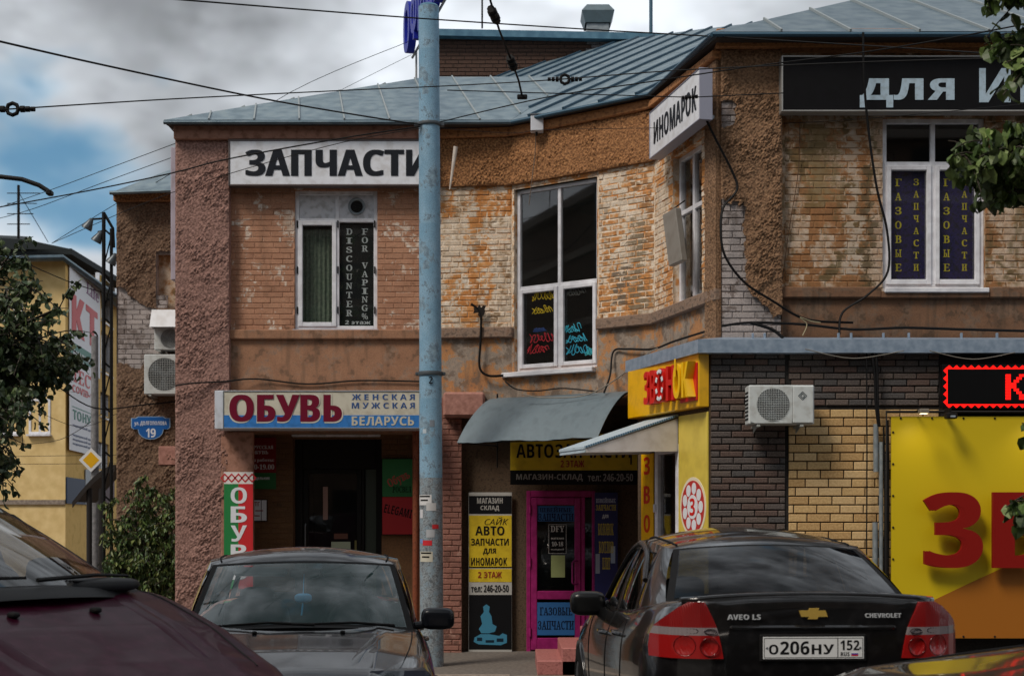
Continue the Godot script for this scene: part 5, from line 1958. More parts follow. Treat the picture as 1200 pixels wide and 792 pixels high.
	for q in [[1016, 410, 1017, 770, 0.008], [1022, 410, 1030, 500, 0.016], [1027, 410, 1031, 500, 0.016], [1036, 500, 1038, 770, 0.010], [1041, 492, 1042, 770, 0.012]]:
		var a := P(q[0], q[1], 15.80)
		var c := P(q[2], q[3], 15.80)
		c.y = maxf(c.y, -0.05)
		cable([a, a.lerp(c, 0.35) + Vector3(0.008 * (k % 2), 0, 0.005), a.lerp(c, 0.7) - Vector3(0.006, 0, 0), c], q[4], ["thin black cable running down over the yellow brick", "thick black cable slanting down to the upper grey conduit", "thick black cable slanting down beside the other to the conduits", "black cable running down beside the thin grey conduit", "black cable running down along the edge of the hoarding"][k], M.cable, "cable", "cable", "cables beside the hoarding")
		k += 1
	# ---- loose cables on the facade
	cable([P(826, 136, 15.9), P(840, 165, 15.98), P(858, 200, 16.05), P(864, 222, 16.05), P(848, 243, 16.05), P(845, 270, 16.02), P(850, 300, 16.02), P(872, 330, 16.05), P(905, 352, 16.05), P(945, 374, 16.1), P(1000, 378, 16.18)], 0.014, "thick black cable looping down the corner pilaster", M.cable)
	cable([P(1012, 38, 15.8), P(1013, 90, 15.85), P(1018, 150, 15.95), P(1028, 220, 16.0), P(1040, 270, 16.05), P(1041, 318, 16.05), P(1018, 345, 16.1), P(988, 366, 16.15), P(984, 392, 16.1)], 0.014, "black cable hanging from the eave across the black sign", M.cable)
	cable([P(846, 382, 16.05), P(880, 378, 16.08), P(940, 380, 16.1), P(1000, 386, 16.15), P(1060, 384, 16.15), P(1130, 386, 16.15), P(1210, 388, 16.15)], 0.016, "bundle of black cables along the wall above the flashing", M.cable)
	cable([P(880, 378, 16.04), P(905, 386, 16.02), P(918, 396, 15.98)], 0.02, "frayed black cable end resting on the flashing", M.cable)
	cable([P(941, 393, 16.02), P(946, 380, 16.05), P(938, 372, 16.05), P(950, 376, 16.05), P(962, 378, 16.05)], 0.006, "thin pale wire knotted above the flashing", mat(C(150, 140, 110), 0.7))
	cable([P(944, 409, 15.72), P(1000, 420, 15.72), P(1060, 411, 15.72)], 0.006, "thin pale wire sagging below the flashing over the air conditioner wall", mat(C(120, 116, 108), 0.7))
	cable([P(1090, 411, 15.72), P(1140, 421, 15.72), P(1190, 413, 15.72)], 0.006, "thin pale wire sagging below the flashing over the red screen", mat(C(120, 116, 108), 0.7))
	cable([P(205, 452, 19.4), P(225, 449, 19.42), P(262, 447, 19.5), P(300, 444, 19.6), P(360, 450, 19.62), P(420, 446, 19.62), P(492, 447, 19.62)], 0.012, "black cable drooping along the wall above the cream light box", M.cable)
	cable([P(552, 356, 19.5), P(563, 368, 19.5), P(563, 400, 19.5), P(562, 430, 19.5), P(572, 440, 19.48), P(590, 440, 19.46)], 0.018, "black cable dropping from a knot beside the tall window", M.cable)
	cable([P(708, 460, 18.3), P(715, 440, 18.45), P(719, 412, 18.55), P(735, 409, 18.4), P(765, 409, 18.1), P(790, 400, 17.4), P(828, 388, 16.5)], 0.014, "black cable bent round the brick right of the tall window", M.cable)
	cable([P(612, 462, 18.7), P(640, 466, 18.5), P(690, 462, 18.3), P(735, 435, 18.0), P(758, 415, 17.8), P(771, 408, 17.6)], 0.008, "pale wire stretched from the canopy up to the corner", mat(C(136, 128, 116), 0.7))
	cable([P(592, 447, 19.2), P(605, 456, 19.1), P(630, 458, 19.0), P(660, 455, 18.7), P(700, 459, 18.4)], 0.010, "tangled dark wire lying on top of the canopy", M.cable)
	cable([P(915, 345, 16.2), P(925, 270, 16.26), P(936, 200, 16.26), P(938, 140, 16.2)], 0.005, "thin brown wire running up the painted brick of the right wing", mat(C(84, 60, 40), 0.8))
	cable([P(628, 153, 19.1), P(627, 180, 19.2), P(624, 205, 19.2), P(620, 240, 19.2)], 0.006, "thin wire dangling below the junction box", mat(C(110, 96, 84), 0.8))
	# dark lump painting the shade of a hole where the cable leaves
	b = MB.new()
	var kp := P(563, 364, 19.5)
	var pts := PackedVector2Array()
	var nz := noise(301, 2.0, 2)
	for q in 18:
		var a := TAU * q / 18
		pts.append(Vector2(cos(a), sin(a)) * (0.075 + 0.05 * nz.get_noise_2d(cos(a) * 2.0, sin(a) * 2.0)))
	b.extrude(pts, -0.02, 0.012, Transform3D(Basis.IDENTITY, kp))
	solo(b, "hole_shade_patch", mat(C(40, 36, 34), 0.9), "dark patch painting the shade of a hole beside the tall window", "patch")

# ------------------------------------------------------------------ other houses
func far_window(parent: Node3D, f: Transform3D, r: Rect2) -> void:
	var w := group_part("window", parent, parent.transform.affine_inverse() * f * Transform3D(Basis.IDENTITY, Vector3(r.position.x, r.position.y, 0.0)))
	var W := r.size.x
	var H := r.size.y
	rim(w, W, H, 0.07, -0.1, 0.03, M.pvc)
	slab(w, "mullion", W * 0.5 - 0.035, 0, W * 0.5 + 0.035, H, -0.06, 0.0, M.pvc)
	slab(w, "pane", 0, 0, W, H, -0.05, -0.04, M.pane_dark)
	room(w, W, H, 1.6, -0.06)
	slab(w, "sill", -0.1, -0.13, W + 0.1, -0.075, -0.02, 0.14, M.pvc)

func other_buildings() -> void:
	# ---- brown wing set back on the left
	var a := front(21.9)
	var o := thing("side_house", "narrow brown roughcast house wing behind the left pilaster", "building", Vector3(-5.6, -0.1, -23.5))
	var recess := rect(a, 183, 297, 230, 362)
	var r := rect(a, 136, 236, 240, 775)
	var nz := noise(311, 1.6, 3)
	var bare := func(u: float, v: float) -> bool:
		var px := CX + u / 21.9 * F
		var py := HY - (v - CAM) / 21.9 * F
		var w := nz.get_noise_2d(u, v) * 14.0
		if px > 182 and py > 296 and py < 362: return true
		return py > 345 + w + maxf(0, (px - 158) * 0.8) and py < 425 + w and px < 195
	roughcast(o, "render_coat", a, r, 0.016, 0.028, M.annex, 313, bare)
	var m := mbw(o)
	panel(m, a, r, [recess], 0.12, -0.03)
	m.box(Vector3(r.position.x + 0.01, -0.2, -25.5), Vector3(r.end.x, r.end.y, -22.2))
	part(m, "wall", M.grey_brick, o)
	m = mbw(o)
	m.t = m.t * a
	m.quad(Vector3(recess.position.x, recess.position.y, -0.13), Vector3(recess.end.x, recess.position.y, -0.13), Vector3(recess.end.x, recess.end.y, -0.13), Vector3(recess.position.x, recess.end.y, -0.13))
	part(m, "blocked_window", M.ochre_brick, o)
	for q in bond(rect(a, 137, 345, 196, 432), 0.262, 0.077, 0.010, []):
		m = mbw(o)
		m.t = m.t * a
		m.col = Color.WHITE * rng.randf_range(0.8, 1.0)
		brick_mb(m, q[0], q[1], q[2], q[3], -0.018 + rng.randf_range(-0.003, 0.003), 0.005, -0.04)
		part(m, "brick", M.grey_brick, o)
	var low := rect(a, 186, 523, 240, 545)
	m = mbw(o)
	m.t = m.t * a
	m.box(Vector3(low.position.x, low.position.y, 0.0), Vector3(low.end.x, low.end.y, 0.04), 0.01)
	part(m, "lintel", M.pink, o)
	m = mbw(o)
	var fa := rect(a, 134, 225, 240, 237)
	m.box(Vector3(fa.position.x, fa.position.y, -25.4), Vector3(fa.end.x, fa.end.y, -21.8), 0.01)
	part(m, "fascia", M.frieze, o)
	m = mbw(o)
	var e0 := P(128, 226, 21.6)
	var e1 := P(240, 222, 21.6)
	m.quad(e0, e1, e1 + Vector3(0, 1.4, -2.6), e0 + Vector3(1.6, 1.0, -2.6))
	m.quad(e0, e0 + Vector3(1.6, 1.0, -2.6), e0 + Vector3(1.6, 0.95, -5), e0 + Vector3(0, 0, -5))
	m.tube([e0, e1], 0.03, 6)
	part(m, "roof", M.roof, o)
	# narrow metal flue in the gap above it
	var b := MB.new()
	var q0 := P(203.5, 172, 20.2)
	b.box(Vector3(q0.x - 0.05, 5.2, q0.z - 0.2), Vector3(q0.x + 0.03, q0.y, q0.z), 0.01)
	solo(b, "metal_flue", worn(C(150, 140, 160), C(176, 168, 182), 315), "narrow lilac-grey metal duct behind the left pilaster edge", "duct")

	# ---- brick upper storey behind the roof
	a = front(27.6)
	o = thing("rear_house", "dark brown brick upper storey with blue metal coping behind the roof", "building", Vector3(1.0, -0.1, -28.0))
	r = rect(a, 492, 39, 1000, 110)
	r = Rect2(r.position.x, 6.0, r.size.x, r.end.y - 6.0)
	m = mbw(o)
	panel(m, a, r, [], 0, -0.012)
	m.box(Vector3(r.position.x, -0.1, -32), Vector3(r.end.x, r.end.y, -27.63))
	part(m, "wall", M.mortar_dark, o)
	var dark := grained([C(58, 42, 34), C(84, 60, 48), C(72, 52, 42)], 0.8, 0.9, 317, 0.03)
	var light := grained([C(112, 106, 104), C(136, 130, 128)], 0.8, 0.9, 318, 0.03)
	var mb1 := mbw(o)
	mb1.t = mb1.t * a
	var mb2 := mbw(o)
	mb2.t = mb2.t * a
	var xs := on(a, 685, 50).x
	for q in bond(Rect2(r.position.x, 9.0, r.size.x, r.end.y - 9.0), 0.262, 0.077, 0.012, []):
		brick_mb(mb1 if q[0] < xs else mb2, q[0], q[1], q[2], q[3], 0.0 + rng.randf_range(-0.002, 0.002), 0.004, -0.015)
	part(mb1, "brick_courses", dark, o).set_meta("kind", "stuff")
	part(mb2, "pale_brick_courses", light, o).set_meta("kind", "stuff")
	m = mbw(o)
	var c0 := P(490, 33, 27.4)
	var c1 := P(1000, 43, 27.4)
	m.quad(c0 + Vector3(0, -0.13, 0), c1 + Vector3(0, -0.13, 0), c1, c0)
	m.quad(c0, c1, c1 + Vector3(0, 0.05, -0.6), c0 + Vector3(0, 0.05, -0.6))
	m.quad(c0 + Vector3(0, -0.13, -0.2), c1 + Vector3(0, -0.13, -0.2), c1 + Vector3(0, -0.13, 0), c0 + Vector3(0, -0.13, 0))
	part(m, "coping", grained([C(62, 104, 128), C(84, 126, 148)], 1.4, 0.45, 319, 0.012), o)
	# vent cowl and mast on top
	var v0 := P(700, 36, 27.9)
	o = thing("roof_vent", "flared blue-grey metal vent cowl on the rear house", "vent", v0)
	m = MB.new()
	m.box(Vector3(-0.22, -0.2, -0.22), Vector3(0.22, 0.08, 0.22), 0.01)
	part(m, "neck", M.grey_metal, o)
	m = MB.new()
	var lo := 0.25
	var hi := 0.32
	for k in 4:
		var an := PI / 2 * k
		var d := Vector3(sin(an), 0, cos(an))
		var s := Vector3(cos(an), 0, -sin(an))
		m.quad(d * lo - s * lo + Vector3(0, 0.08, 0), d * lo + s * lo + Vector3(0, 0.08, 0), d * hi + s * hi + Vector3(0, 0.30, 0), d * hi - s * hi + Vector3(0, 0.30, 0))
		m.quad(d * hi - s * hi + Vector3(0, 0.30, 0), d * hi + s * hi + Vector3(0, 0.30, 0), d * 0.22 + s * 0.22 + Vector3(0, 0.44, 0), d * 0.22 - s * 0.22 + Vector3(0, 0.44, 0))
	m.box(Vector3(-0.22, 0.437, -0.22), Vector3(0.22, 0.445, 0.22))
	part(m, "cowl", worn(C(70, 88, 96), C(96, 114, 122), 321), o)
	m = MB.new()
	var ms := P(763, 40, 27.9)
	m.tube([ms, ms + Vector3(0, 3, 0)], 0.035, 8)
	solo(m, "mast", mat(C(56, 92, 112), 0.5), "thin blue mast standing on the rear house beside the vent cowl", "mast")
	m = MB.new()
	var an0 := P(565, 33, 27.9)
	m.tube([an0, an0 + Vector3(0, 1.6, 0)], 0.02, 6)
	m.tube([an0 + Vector3(-0.9, 0.1, 0), an0 + Vector3(-2.2, 1.8, 0)], 0.02, 6)
	m.tube([an0 + Vector3(-1.5, 0.0, 0), an0 + Vector3(-1.5, 0.35, 0)], 0.015, 6)
	solo(m, "antenna_mast", M.cable, "thin dark antenna mast with stays on the rear house coping", "antenna")
	# blue roof letters seen nearly edge on
	o = thing("roof_letters", "tall blue roof letters seen edge-on behind the pole top", "sign", P(478, 68, 26.0), -1.32)
	var blue := mat(C(28, 40, 150), 0.4)
	for k in 5:
		text(o, "ОФИСЫ"[k], k * 0.72, 0.0, 0.62, 0.92, blue, -0.05, 0.14, false, "letter")
	m = MB.new()
	m.tube([Vector3(-0.1, 0.05, -0.1), Vector3(3.6, 0.05, -0.1)], 0.025, 6)
	m.tube([Vector3(0.3, 0.05, -0.1), Vector3(0.3, -1.5, -0.1)], 0.02, 6)
	m.tube([Vector3(1.3, 0.05, -0.1), Vector3(0.9, -1.6, -0.5)], 0.02, 6)
	part(m, "support_rail", mat(C(150, 150, 150), 0.5), o)

	# ---- yellow three-storey house down the side street
	var P0 := Vector2(-23.5, 43.0)
	var P1 := Vector2((76 - CX) * 42.0 / F, 42.0)
	var P2 := Vector2((140 - CX) * 52.0 / F, 52.0)
	var fa1 := frame(P0, P1)
	var fa2 := frame(P1, P2)
	var T := CAM + (HY - 306) * 42.0 / F
	o = thing("yellow_house", "yellow three-storey house with banners down the side street", "building", Vector3(P1.x, -0.1, -P1.y))
	var yl := grained([C(196, 158, 84), C(214, 176, 102), C(206, 168, 94)], 3.0, 0.9, 325, 0.012)
	m = mbw(o)
	panel(m, fa1, Rect2(0, -0.1, (P1 - P0).length(), T + 0.1), [], 0.2)
	part(m, "wall", grained([C(206, 178, 120), C(222, 196, 140)], 3.0, 0.9, 326, 0.012), o)
	m = mbw(o)
	var holes := []
	for q in [[118, 334, 130, 372], [118, 396, 130, 432], [117, 464, 128, 485], [115, 521, 127, 549]]:
		holes.append(rect(fa2, q[0], q[1], q[2], q[3]))
	panel(m, fa2, Rect2(0, -0.1, (P2 - P1).length(), T + 0.1), holes, 0.2)
	part(m, "wall", yl, o)
	for h in holes: far_window(o, fa2 * Transform3D(Basis.IDENTITY, Vector3(0, 0, -0.08)), h)
	for q in [[8, 340, 24, 372], [36, 470, 56, 506], [2, 470, 20, 506]]:
		far_window(o, fa1, rect(fa1, q[0], q[1], q[2], q[3]))
	m = mbw(o)
	var rp := [Vector3(P0.x - 0.4, T, -P0.y + 0.5), Vector3(P1.x + 0.1, T, -P1.y + 0.6), Vector3(P2.x + 0.6, T, -P2.y + 0.2), Vector3(P2.x - 8, T + 1.2, -P2.y - 2), Vector3(P0.x, T + 1.2, -P0.y - 8)]
	m.quad(rp[0], rp[1], rp[3], rp[4])
	m.quad(rp[1], rp[2], rp[3], rp[3])
	m.tube([rp[0], rp[1], rp[2]], 0.09, 6)
	part(m, "roof", M.roof_dark, o)
	m = mbw(o)
	m.t = m.t * fa1
	m.box(Vector3(0, 2.2, 0.0), Vector3((P1 - P0).length(), 2.34, 0.06))
	part(m, "plinth_band", M.concrete, o)
	# banners on its side
	var wb := mat(C(214, 214, 218), 0.5)
	var redm := mat(C(190, 22, 24), 0.5)
	var rb := rect(fa2, 79, 338, 115, 424)
	var s := sign_node("banner", "white banner with large red letters КТ on the yellow house", "banner", fa2, rb, 0.05)
	var W := rb.size.x
	var H := rb.size.y
	slab(s, "sheet", 0, 0, W, H, -0.02, 0, wb)
	text(s, "Life", W * 0.52, H * 0.82, W * 0.42, H * 0.13, mat(C(120, 60, 110), 0.5), 0.001, 0.01, true)
	text(s, "К", W * 0.06, H * 0.30, W * 0.40, H * 0.40, redm, 0.001, 0.01, false, "letter", true, 0.0, true)
	text(s, "Т", W * 0.50, H * 0.30, W * 0.40, H * 0.40, redm, 0.001, 0.01, false, "letter", true, 0.0, true)
	rb = rect(fa2, 76.6, 417, 106, 527)
	s = sign_node("banner", "white and green banner reading ТЕСТ COVID-19 below the other banner", "banner", fa2, rb, 0.12)
	W = rb.size.x
	H = rb.size.y
	var grn := mat(C(20, 110, 92), 0.5)
	slab(s, "sheet", 0, 0, W, H, -0.02, 0, wb)
	slab(s, "green_band", 0, H * 0.86, W, H, 0.0005, 0.004, grn)
	text(s, "АНАЛИЗЫ", W * 0.1, H * 0.885, W * 0.8, H * 0.05, wb, 0.0045, 0.006)
	text(s, "ТЕСТ", W * 0.08, H * 0.64, W * 0.95, H * 0.13, redm, 0.001, 0.01, true)
	text(s, "COVID-19", W * 0.08, H * 0.545, W * 0.95, H * 0.065, redm, 0.001, 0.01)
	slab(s, "green_band", W * 0.08, H * 0.40, W * 0.95, H * 0.41, 0.0005, 0.004, grn)
	text(s, "ТОНУС", W * 0.1, H * 0.29, W * 0.9, H * 0.09, grn, 0.001, 0.01)
	for y in [0.22, 0.13, 0.09, 0.05]:
		text(s, "медицинский центр", W * 0.1, H * y, W * 0.85, H * 0.03, mat(C(96, 104, 130), 0.5), 0.001, 0.01)
	# dark shop hoarding low on that wall
	rb = rect(fa2, 76, 556, 132, 590)
	s = sign_node("shop_sign", "dark blue and white shop panels low on the yellow house", "sign", fa2, rb, 0.05)
	slab(s, "dark_panel", 0, 0, rb.size.x * 0.34, rb.size.y * 0.7, -0.03, 0, mat(C(36, 52, 76), 0.5))
	slab(s, "pale_panel", rb.size.x * 0.35, 0, rb.size.x * 0.6, rb.size.y, -0.03, 0, mat(C(150, 156, 160), 0.5))
	slab(s, "red_panel", rb.size.x * 0.61, 0, rb.size.x, rb.size.y * 0.9, -0.03, 0, mat(C(70, 40, 46), 0.5))

	# ---- far house with a dark hipped roof
	o = thing("far_house", "grey far house with dark low roof rising behind the yellow house", "building", P(20, 560, 62.0) * Vector3(1, 0, 1))
	m = mbw(o)
	var g0 := P(-80, 286, 62.0)
	var g1 := P(74, 300, 62.0)
	m.box(Vector3(g0.x, -0.1, -70), Vector3(g1.x, g1.y, -62.0))
	part(m, "wall", grained([C(120, 112, 104), C(146, 138, 128)], 3.0, 0.9, 331, 0.012), o)
	m = mbw(o)
	m.quad(P(-90, 272, 61), P(32, 281, 61), P(84, 292, 61), P(-90, 292, 61))
	m.quad(P(-90, 272, 61), P(32, 277, 66), P(32, 281, 61), P(32, 281, 61))
	m.box(P(-90, 298, 61.2), P(83, 291, 61.2) + Vector3(0, 0, -9))
	part(m, "roof", mat(C(40, 46, 48), 0.7), o)
	var ap := P(21, 284, 61.5)
	m = MB.new()
	m.tube([ap, ap + Vector3(0, 2.5, 0)], 0.06, 6)
	for k in 4: m.tube([ap + Vector3(-0.5, 0.8 + k * 0.45, 0), ap + Vector3(0.5 + k * 0.15, 0.8 + k * 0.45, 0)], 0.02, 4)
	m.tube([ap + Vector3(0, 2.2, 0), ap + Vector3(1.3, 0, 0)], 0.015, 4)
	solo(m, "television_antenna", M.cable, "tall thin television antenna on the dark far roof", "antenna")
	# ---- little arched porch roof beyond the bush
	o = thing("porch_roof", "dark arched porch roof on posts behind the bush", "porch", P(108, 700, 24.5) * Vector3(1, 0, 1))
	o.position.y = -0.09
	m = mbw(o)
	var rows := [PackedVector3Array(), PackedVector3Array()]
	for k in 11:
		var t := k / 10.0
		var p := P(84 + 50 * t, 588 - 44 * sin(t * 1.45), 24.2)
		rows[0].append(p)
		rows[1].append(p + Vector3(0, 0.0, -1.4))
	m.grid(rows, false)
	var rr := [PackedVector3Array(), PackedVector3Array()]
	for p in rows[0]:
		rr[0].append(p + Vector3(0.0, -0.11, 0.001))
		rr[1].append(p + Vector3(0.0, 0.0, 0.001))
	m.grid(rr)
	part(m, "sheet", mat(C(48, 44, 42), 0.5), o)
	for px in [104, 118]:
		m = mbw(o)
		var q := P(px, 560, 24.3)
		m.tube([Vector3(q.x, -0.09, q.z), Vector3(q.x, 2.3, q.z)], 0.05, 8)
		part(m, "post", mat(C(44, 42, 42), 0.5), o)

	# ---- across the street, behind the viewer: the blocks that the panes and the paint mirror
	for q in [[Rect2(-22, 24, 60, 12), 17.0, "long dark brick block across the street, mirrored in the window panes"], [Rect2(-44, -3, 16, 40), 15.0, "brick block with pale bands on the street corner, mirrored in the tall window"]]:
		var bx: Rect2 = q[0]
		o = thing("opposite_block", q[2], "building", Vector3(bx.get_center().x, -0.1, bx.get_center().y))
		m = mbw(o)
		m.box(Vector3(bx.position.x, -0.2, bx.position.y), Vector3(bx.end.x, q[1], bx.end.y))
		part(m, "wall", M.opposite, o)
		for j in 5:
			m = mbw(o)
			m.box(Vector3(bx.position.x - 0.12, 0.9 + j * q[1] / 5.0, bx.position.y - 0.12), Vector3(bx.end.x + 0.12, 1.2 + j * q[1] / 5.0, bx.end.y + 0.12))
			part(m, "string_course", mat(C(150, 138, 126), 0.8), o)
		m = mbw(o)
		m.box(Vector3(bx.position.x - 0.5, q[1], bx.position.y - 0.5), Vector3(bx.end.x + 0.5, q[1] + 0.4, bx.end.y + 0.5))
		part(m, "cornice", mat(C(140, 130, 122), 0.8), o)
		var north: bool = bx.size.x > bx.size.y
		for k in 14:
			for j in 5:
				m = mbw(o)
				var y0: float = 1.5 + j * q[1] / 5.0
				if north:
					var x := bx.position.x + 1.5 + k * (bx.size.x - 3.0) / 14.0
					m.box(Vector3(x, y0, bx.position.y - 0.04), Vector3(x + 1.7, y0 + 1.6, bx.position.y + 0.02))
				else:
					var z := bx.position.y + 1.5 + k * (bx.size.y - 3.0) / 14.0
					m.box(Vector3(bx.end.x - 0.02, y0, z), Vector3(bx.end.x + 0.04, y0 + 1.6, z + 1.5))
				part(m, "window", M.black_frame, o)

# ------------------------------------------------------------------ poles and wires
func poles_and_wires() -> void:
	# ---- the pale blue trolley pole
	var d := 17.8
	var base := P(506, 608, d)
	base.y = -0.09
	var o := thing("trolley_pole", "thick pale blue steel pole covered with stickers before the shoe shop", "pole", base)
	var topy := CAM + (HY - 9) * d / F + 0.09
	var lean := (502.3 - 506.0) * d / F
	var pm := peel(401, 2.2, C(112, 152, 178), C(140, 172, 194), C(96, 118, 134), C(150, 176, 192), 0.38, C(86, 100, 110), 0.74)
	var pw := peel(405, 0.7, C(120, 138, 150), C(150, 164, 172), C(84, 92, 98), C(170, 178, 182), 0.52, C(70, 74, 80), 0.62)
	pm.heightmap_scale = 0.1
	pw.heightmap_scale = 0.15
	var split := CAM - (HY - 0) * 0.0
	var m := MB.new()
	var rows := []
	var ytr := CAM + (HY - 560) * d / F + 0.09
	for k in 3: 
		pass
	var mk := func(y0: float, y1: float) -> MB:
		var b := MB.new()
		var rws := []
		for k in 13:
			var y := lerpf(y0, y1, k / 12.0)
			var row := PackedVector3Array()
			var rad := lerpf(0.150, 0.129, y / topy)
			for s in 33:
				var a := TAU * s / 32
				row.append(Vector3(lean * y / topy + cos(a) * rad, y, sin(a) * rad))
			rws.append(row)
		b.grid(rws, true, 0.9, (y1 - y0))
		return b
	part(mk.call(ytr, topy), "upper_shaft", pm, o)
	part(mk.call(0.0, ytr), "worn_shaft", pw, o)
	m = MB.new()
	m.lathe([Vector2(0.129, 0.0), Vector2(0.132, 0.005), Vector2(0.11, 0.03), Vector2(0.0, 0.045)], 24, Transform3D(Basis.IDENTITY, Vector3(lean, topy, 0)))
	part(m, "cap", mat(C(70, 116, 140), 0.5), o)
	for q in [[146, 0.02, 0.142], [438, 0.025, 0.150]]:
		var y: float = CAM + (HY - q[0]) * d / F + 0.09
		m = MB.new()
		var x := Transform3D(Basis.IDENTITY, Vector3(lean * y / topy, y, 0))
		m.lathe([Vector2(q[2] - 0.01, -q[1]), Vector2(q[2] + 0.006, -q[1]), Vector2(q[2] + 0.006, q[1]), Vector2(q[2] - 0.01, q[1])], 28, x)
		m.box(x.origin + Vector3(-0.19, -0.02, -0.03), x.origin + Vector3(-0.13, 0.02, 0.03), 0.006)
		m.box(x.origin + Vector3(0.13, -0.02, -0.03), x.origin + Vector3(0.19, 0.02, 0.03), 0.006)
		part(m, "collar", mat(C(66, 74, 80), 0.6), o)
	text(o, "2", -0.03, CAM + (HY - 447) * d / F + 0.05, 0.05, 0.09, mat(C(20, 22, 26), 0.6), 0.152, 0.003, false, "number")
	# stickers bent round the shaft
	var sts := [[497, 586, 20, 12, C(206, 206, 206)], [506, 594, 12, 9, C(186, 186, 186)], [494, 602, 6, 10, C(200, 200, 204)], [511, 617, 8, 5, C(186, 30, 36)], [501, 636, 12, 6, C(196, 28, 40)], [494, 634, 6, 5, C(110, 140, 190)], [499, 652, 18, 12, C(190, 186, 170)], [505, 625, 10, 9, C(170, 172, 176)], [507, 497, 6, 8, C(120, 130, 140)], [498, 506, 5, 5, C(176, 190, 200)]]
	for q in sts:
		m = MB.new()
		var y: float = CAM + (HY - q[1]) * d / F + 0.09
		var rad := lerpf(0.150, 0.129, y / topy) + 0.0025
		var cx: float = clampf(((q[0] - 506.0) * d / F - lean * y / topy) / rad, -0.95, 0.95)
		var ca := asin(cx)
		var hw: float = q[2] * 0.5 * d / F / rad
		var hh: float = q[3] * 0.5 * d / F
		var rws := [PackedVector3Array(), PackedVector3Array()]
		for k in 9:
			var a := ca + hw * (k / 4.0 - 1.0)
			for j in 2:
				rws[j].append(Vector3(lean * y / topy + sin(a) * rad, y + hh * (j * 2 - 1), cos(a) * rad))
		m.grid(rws)
		var s := part(m, "sticker", mat(q[4], 0.7), o)
		if q[2] > 17:
			for j in 2:
				m = MB.new()
				rws = [PackedVector3Array(), PackedVector3Array()]
				for k in 9:
					var a := ca + hw * 0.8 * (k / 4.0 - 1.0) * (1.0 - 0.3 * j)
					for i in 2:
						rws[i].append(Vector3(lean * y / topy + sin(a) * (rad + 0.001), y + hh * (0.55 - 0.75 * j) + 0.02 * i, cos(a) * (rad + 0.001)))
				m.grid(rws)
				part(m, "print", M.black_frame, s)

	# ---- concrete lamp post with the priority-road sign
	d = 26.0
	base = P(110.5, 608, d)
	base.y = -0.09
	o = thing("lamp_post", "grey concrete lamp post carrying the yellow diamond road sign", "lamp post", base)
	m = MB.new()
	m.tube([Vector3.ZERO, Vector3(0, CAM + (HY - 394) * d / F + 0.09, 0)], 0.085, 10, 0.062)
	part(m, "shaft", grained([C(110, 110, 112), C(140, 140, 142)], 1.0, 0.85, 411, 0.02), o)
	var sg := thing("road_sign", "yellow diamond priority-road sign with white rim on the lamp post", "road sign", P(106, 539, d - 0.12))
	var z := 14.2 * d / F
	m = MB.new()
	m.extrude(PackedVector2Array([Vector2(0, -z), Vector2(z, 0), Vector2(0, z), Vector2(-z, 0)]), -0.02, 0.0)
	part(m, "plate", mat(C(220, 222, 224), 0.4), sg)
	z *= 0.68
	m = MB.new()
	m.extrude(PackedVector2Array([Vector2(0, -z), Vector2(z, 0), Vector2(0, z), Vector2(-z, 0)]), 0.0005, 0.003)
	part(m, "yellow_field", mat(C(226, 172, 10), 0.4), sg)
	rim(sg, 0.0, 0.0, 0.001, 0, 0.001, M.steel, "bolt")
	# ---- lattice floodlight mast on the brown wall
	d = 23.0
	var mb := P(125, 480, d)
	o = thing("floodlight_mast", "black lattice mast with floodlights beside the brown wall", "mast", Vector3(mb.x, -0.09, mb.z))
	m = mbw(o)
	m.tube([Vector3(P(121, 0, d).x, -0.09, -d), P(121, 249, d)], 0.032, 6)
	m.tube([Vector3(P(130, 0, d).x, -0.09, -d), P(130, 268, d)], 0.028, 6)
	for k in 8:
		var y := 268.0 + k * 52.0
		m.tube([P(121, y, d), P(130, y + 8, d)], 0.016, 5)
		m.tube([P(130, y + 8, d), P(121, y + 44, d)], 0.012, 5)
	m.tube([P(106, 257, d), P(123, 256, d)], 0.018, 5)
	m.tube([P(121, 249, d), P(132, 268, d), P(133, 290, d)], 0.025, 5)
	m.tube([P(114, 272, d), P(122, 270, d)], 0.018, 5)
	part(m, "lattice", M.cable, o)
	for q in [[104, 262], [115, 277], [132, 303]]:
		m = mbw(o)
		var c := P(q[0], q[1], d)
		m.lathe([Vector2(0.09, -0.10), Vector2(0.085, -0.06), Vector2(0.05, 0.03), Vector2(0.03, 0.09), Vector2(0.0, 0.10)], 12, Transform3D(Basis(Vector3(0, 0, 1), -0.5), c))
		part(m, "floodlight", mat(C(70, 78, 84), 0.4, 0.3), o)
	# ---- street lamp arm reaching in from the left
	d = 24.0
	o = thing("street_lamp", "curved dark street lamp arm with small lamp head over the tree", "street lamp", Vector3(P(-40, 0, d).x, -0.09, -d))
	m = mbw(o)
	m.tube([Vector3(P(-40, 0, d).x, -0.09, -d), P(-40, 215, d), P(-30, 207, d), P(0, 207, d), P(25, 210, d), P(45, 217, d), P(56, 224, d)], 0.04, 8)
	part(m, "arm", M.cable, o)
	m = mbw(o)
	m.box(P(54, 229, d) + Vector3(0, 0, -0.08), P(61, 223, d) + Vector3(0, 0, 0.08), 0.02)
	part(m, "lamp_head", M.cable, o)

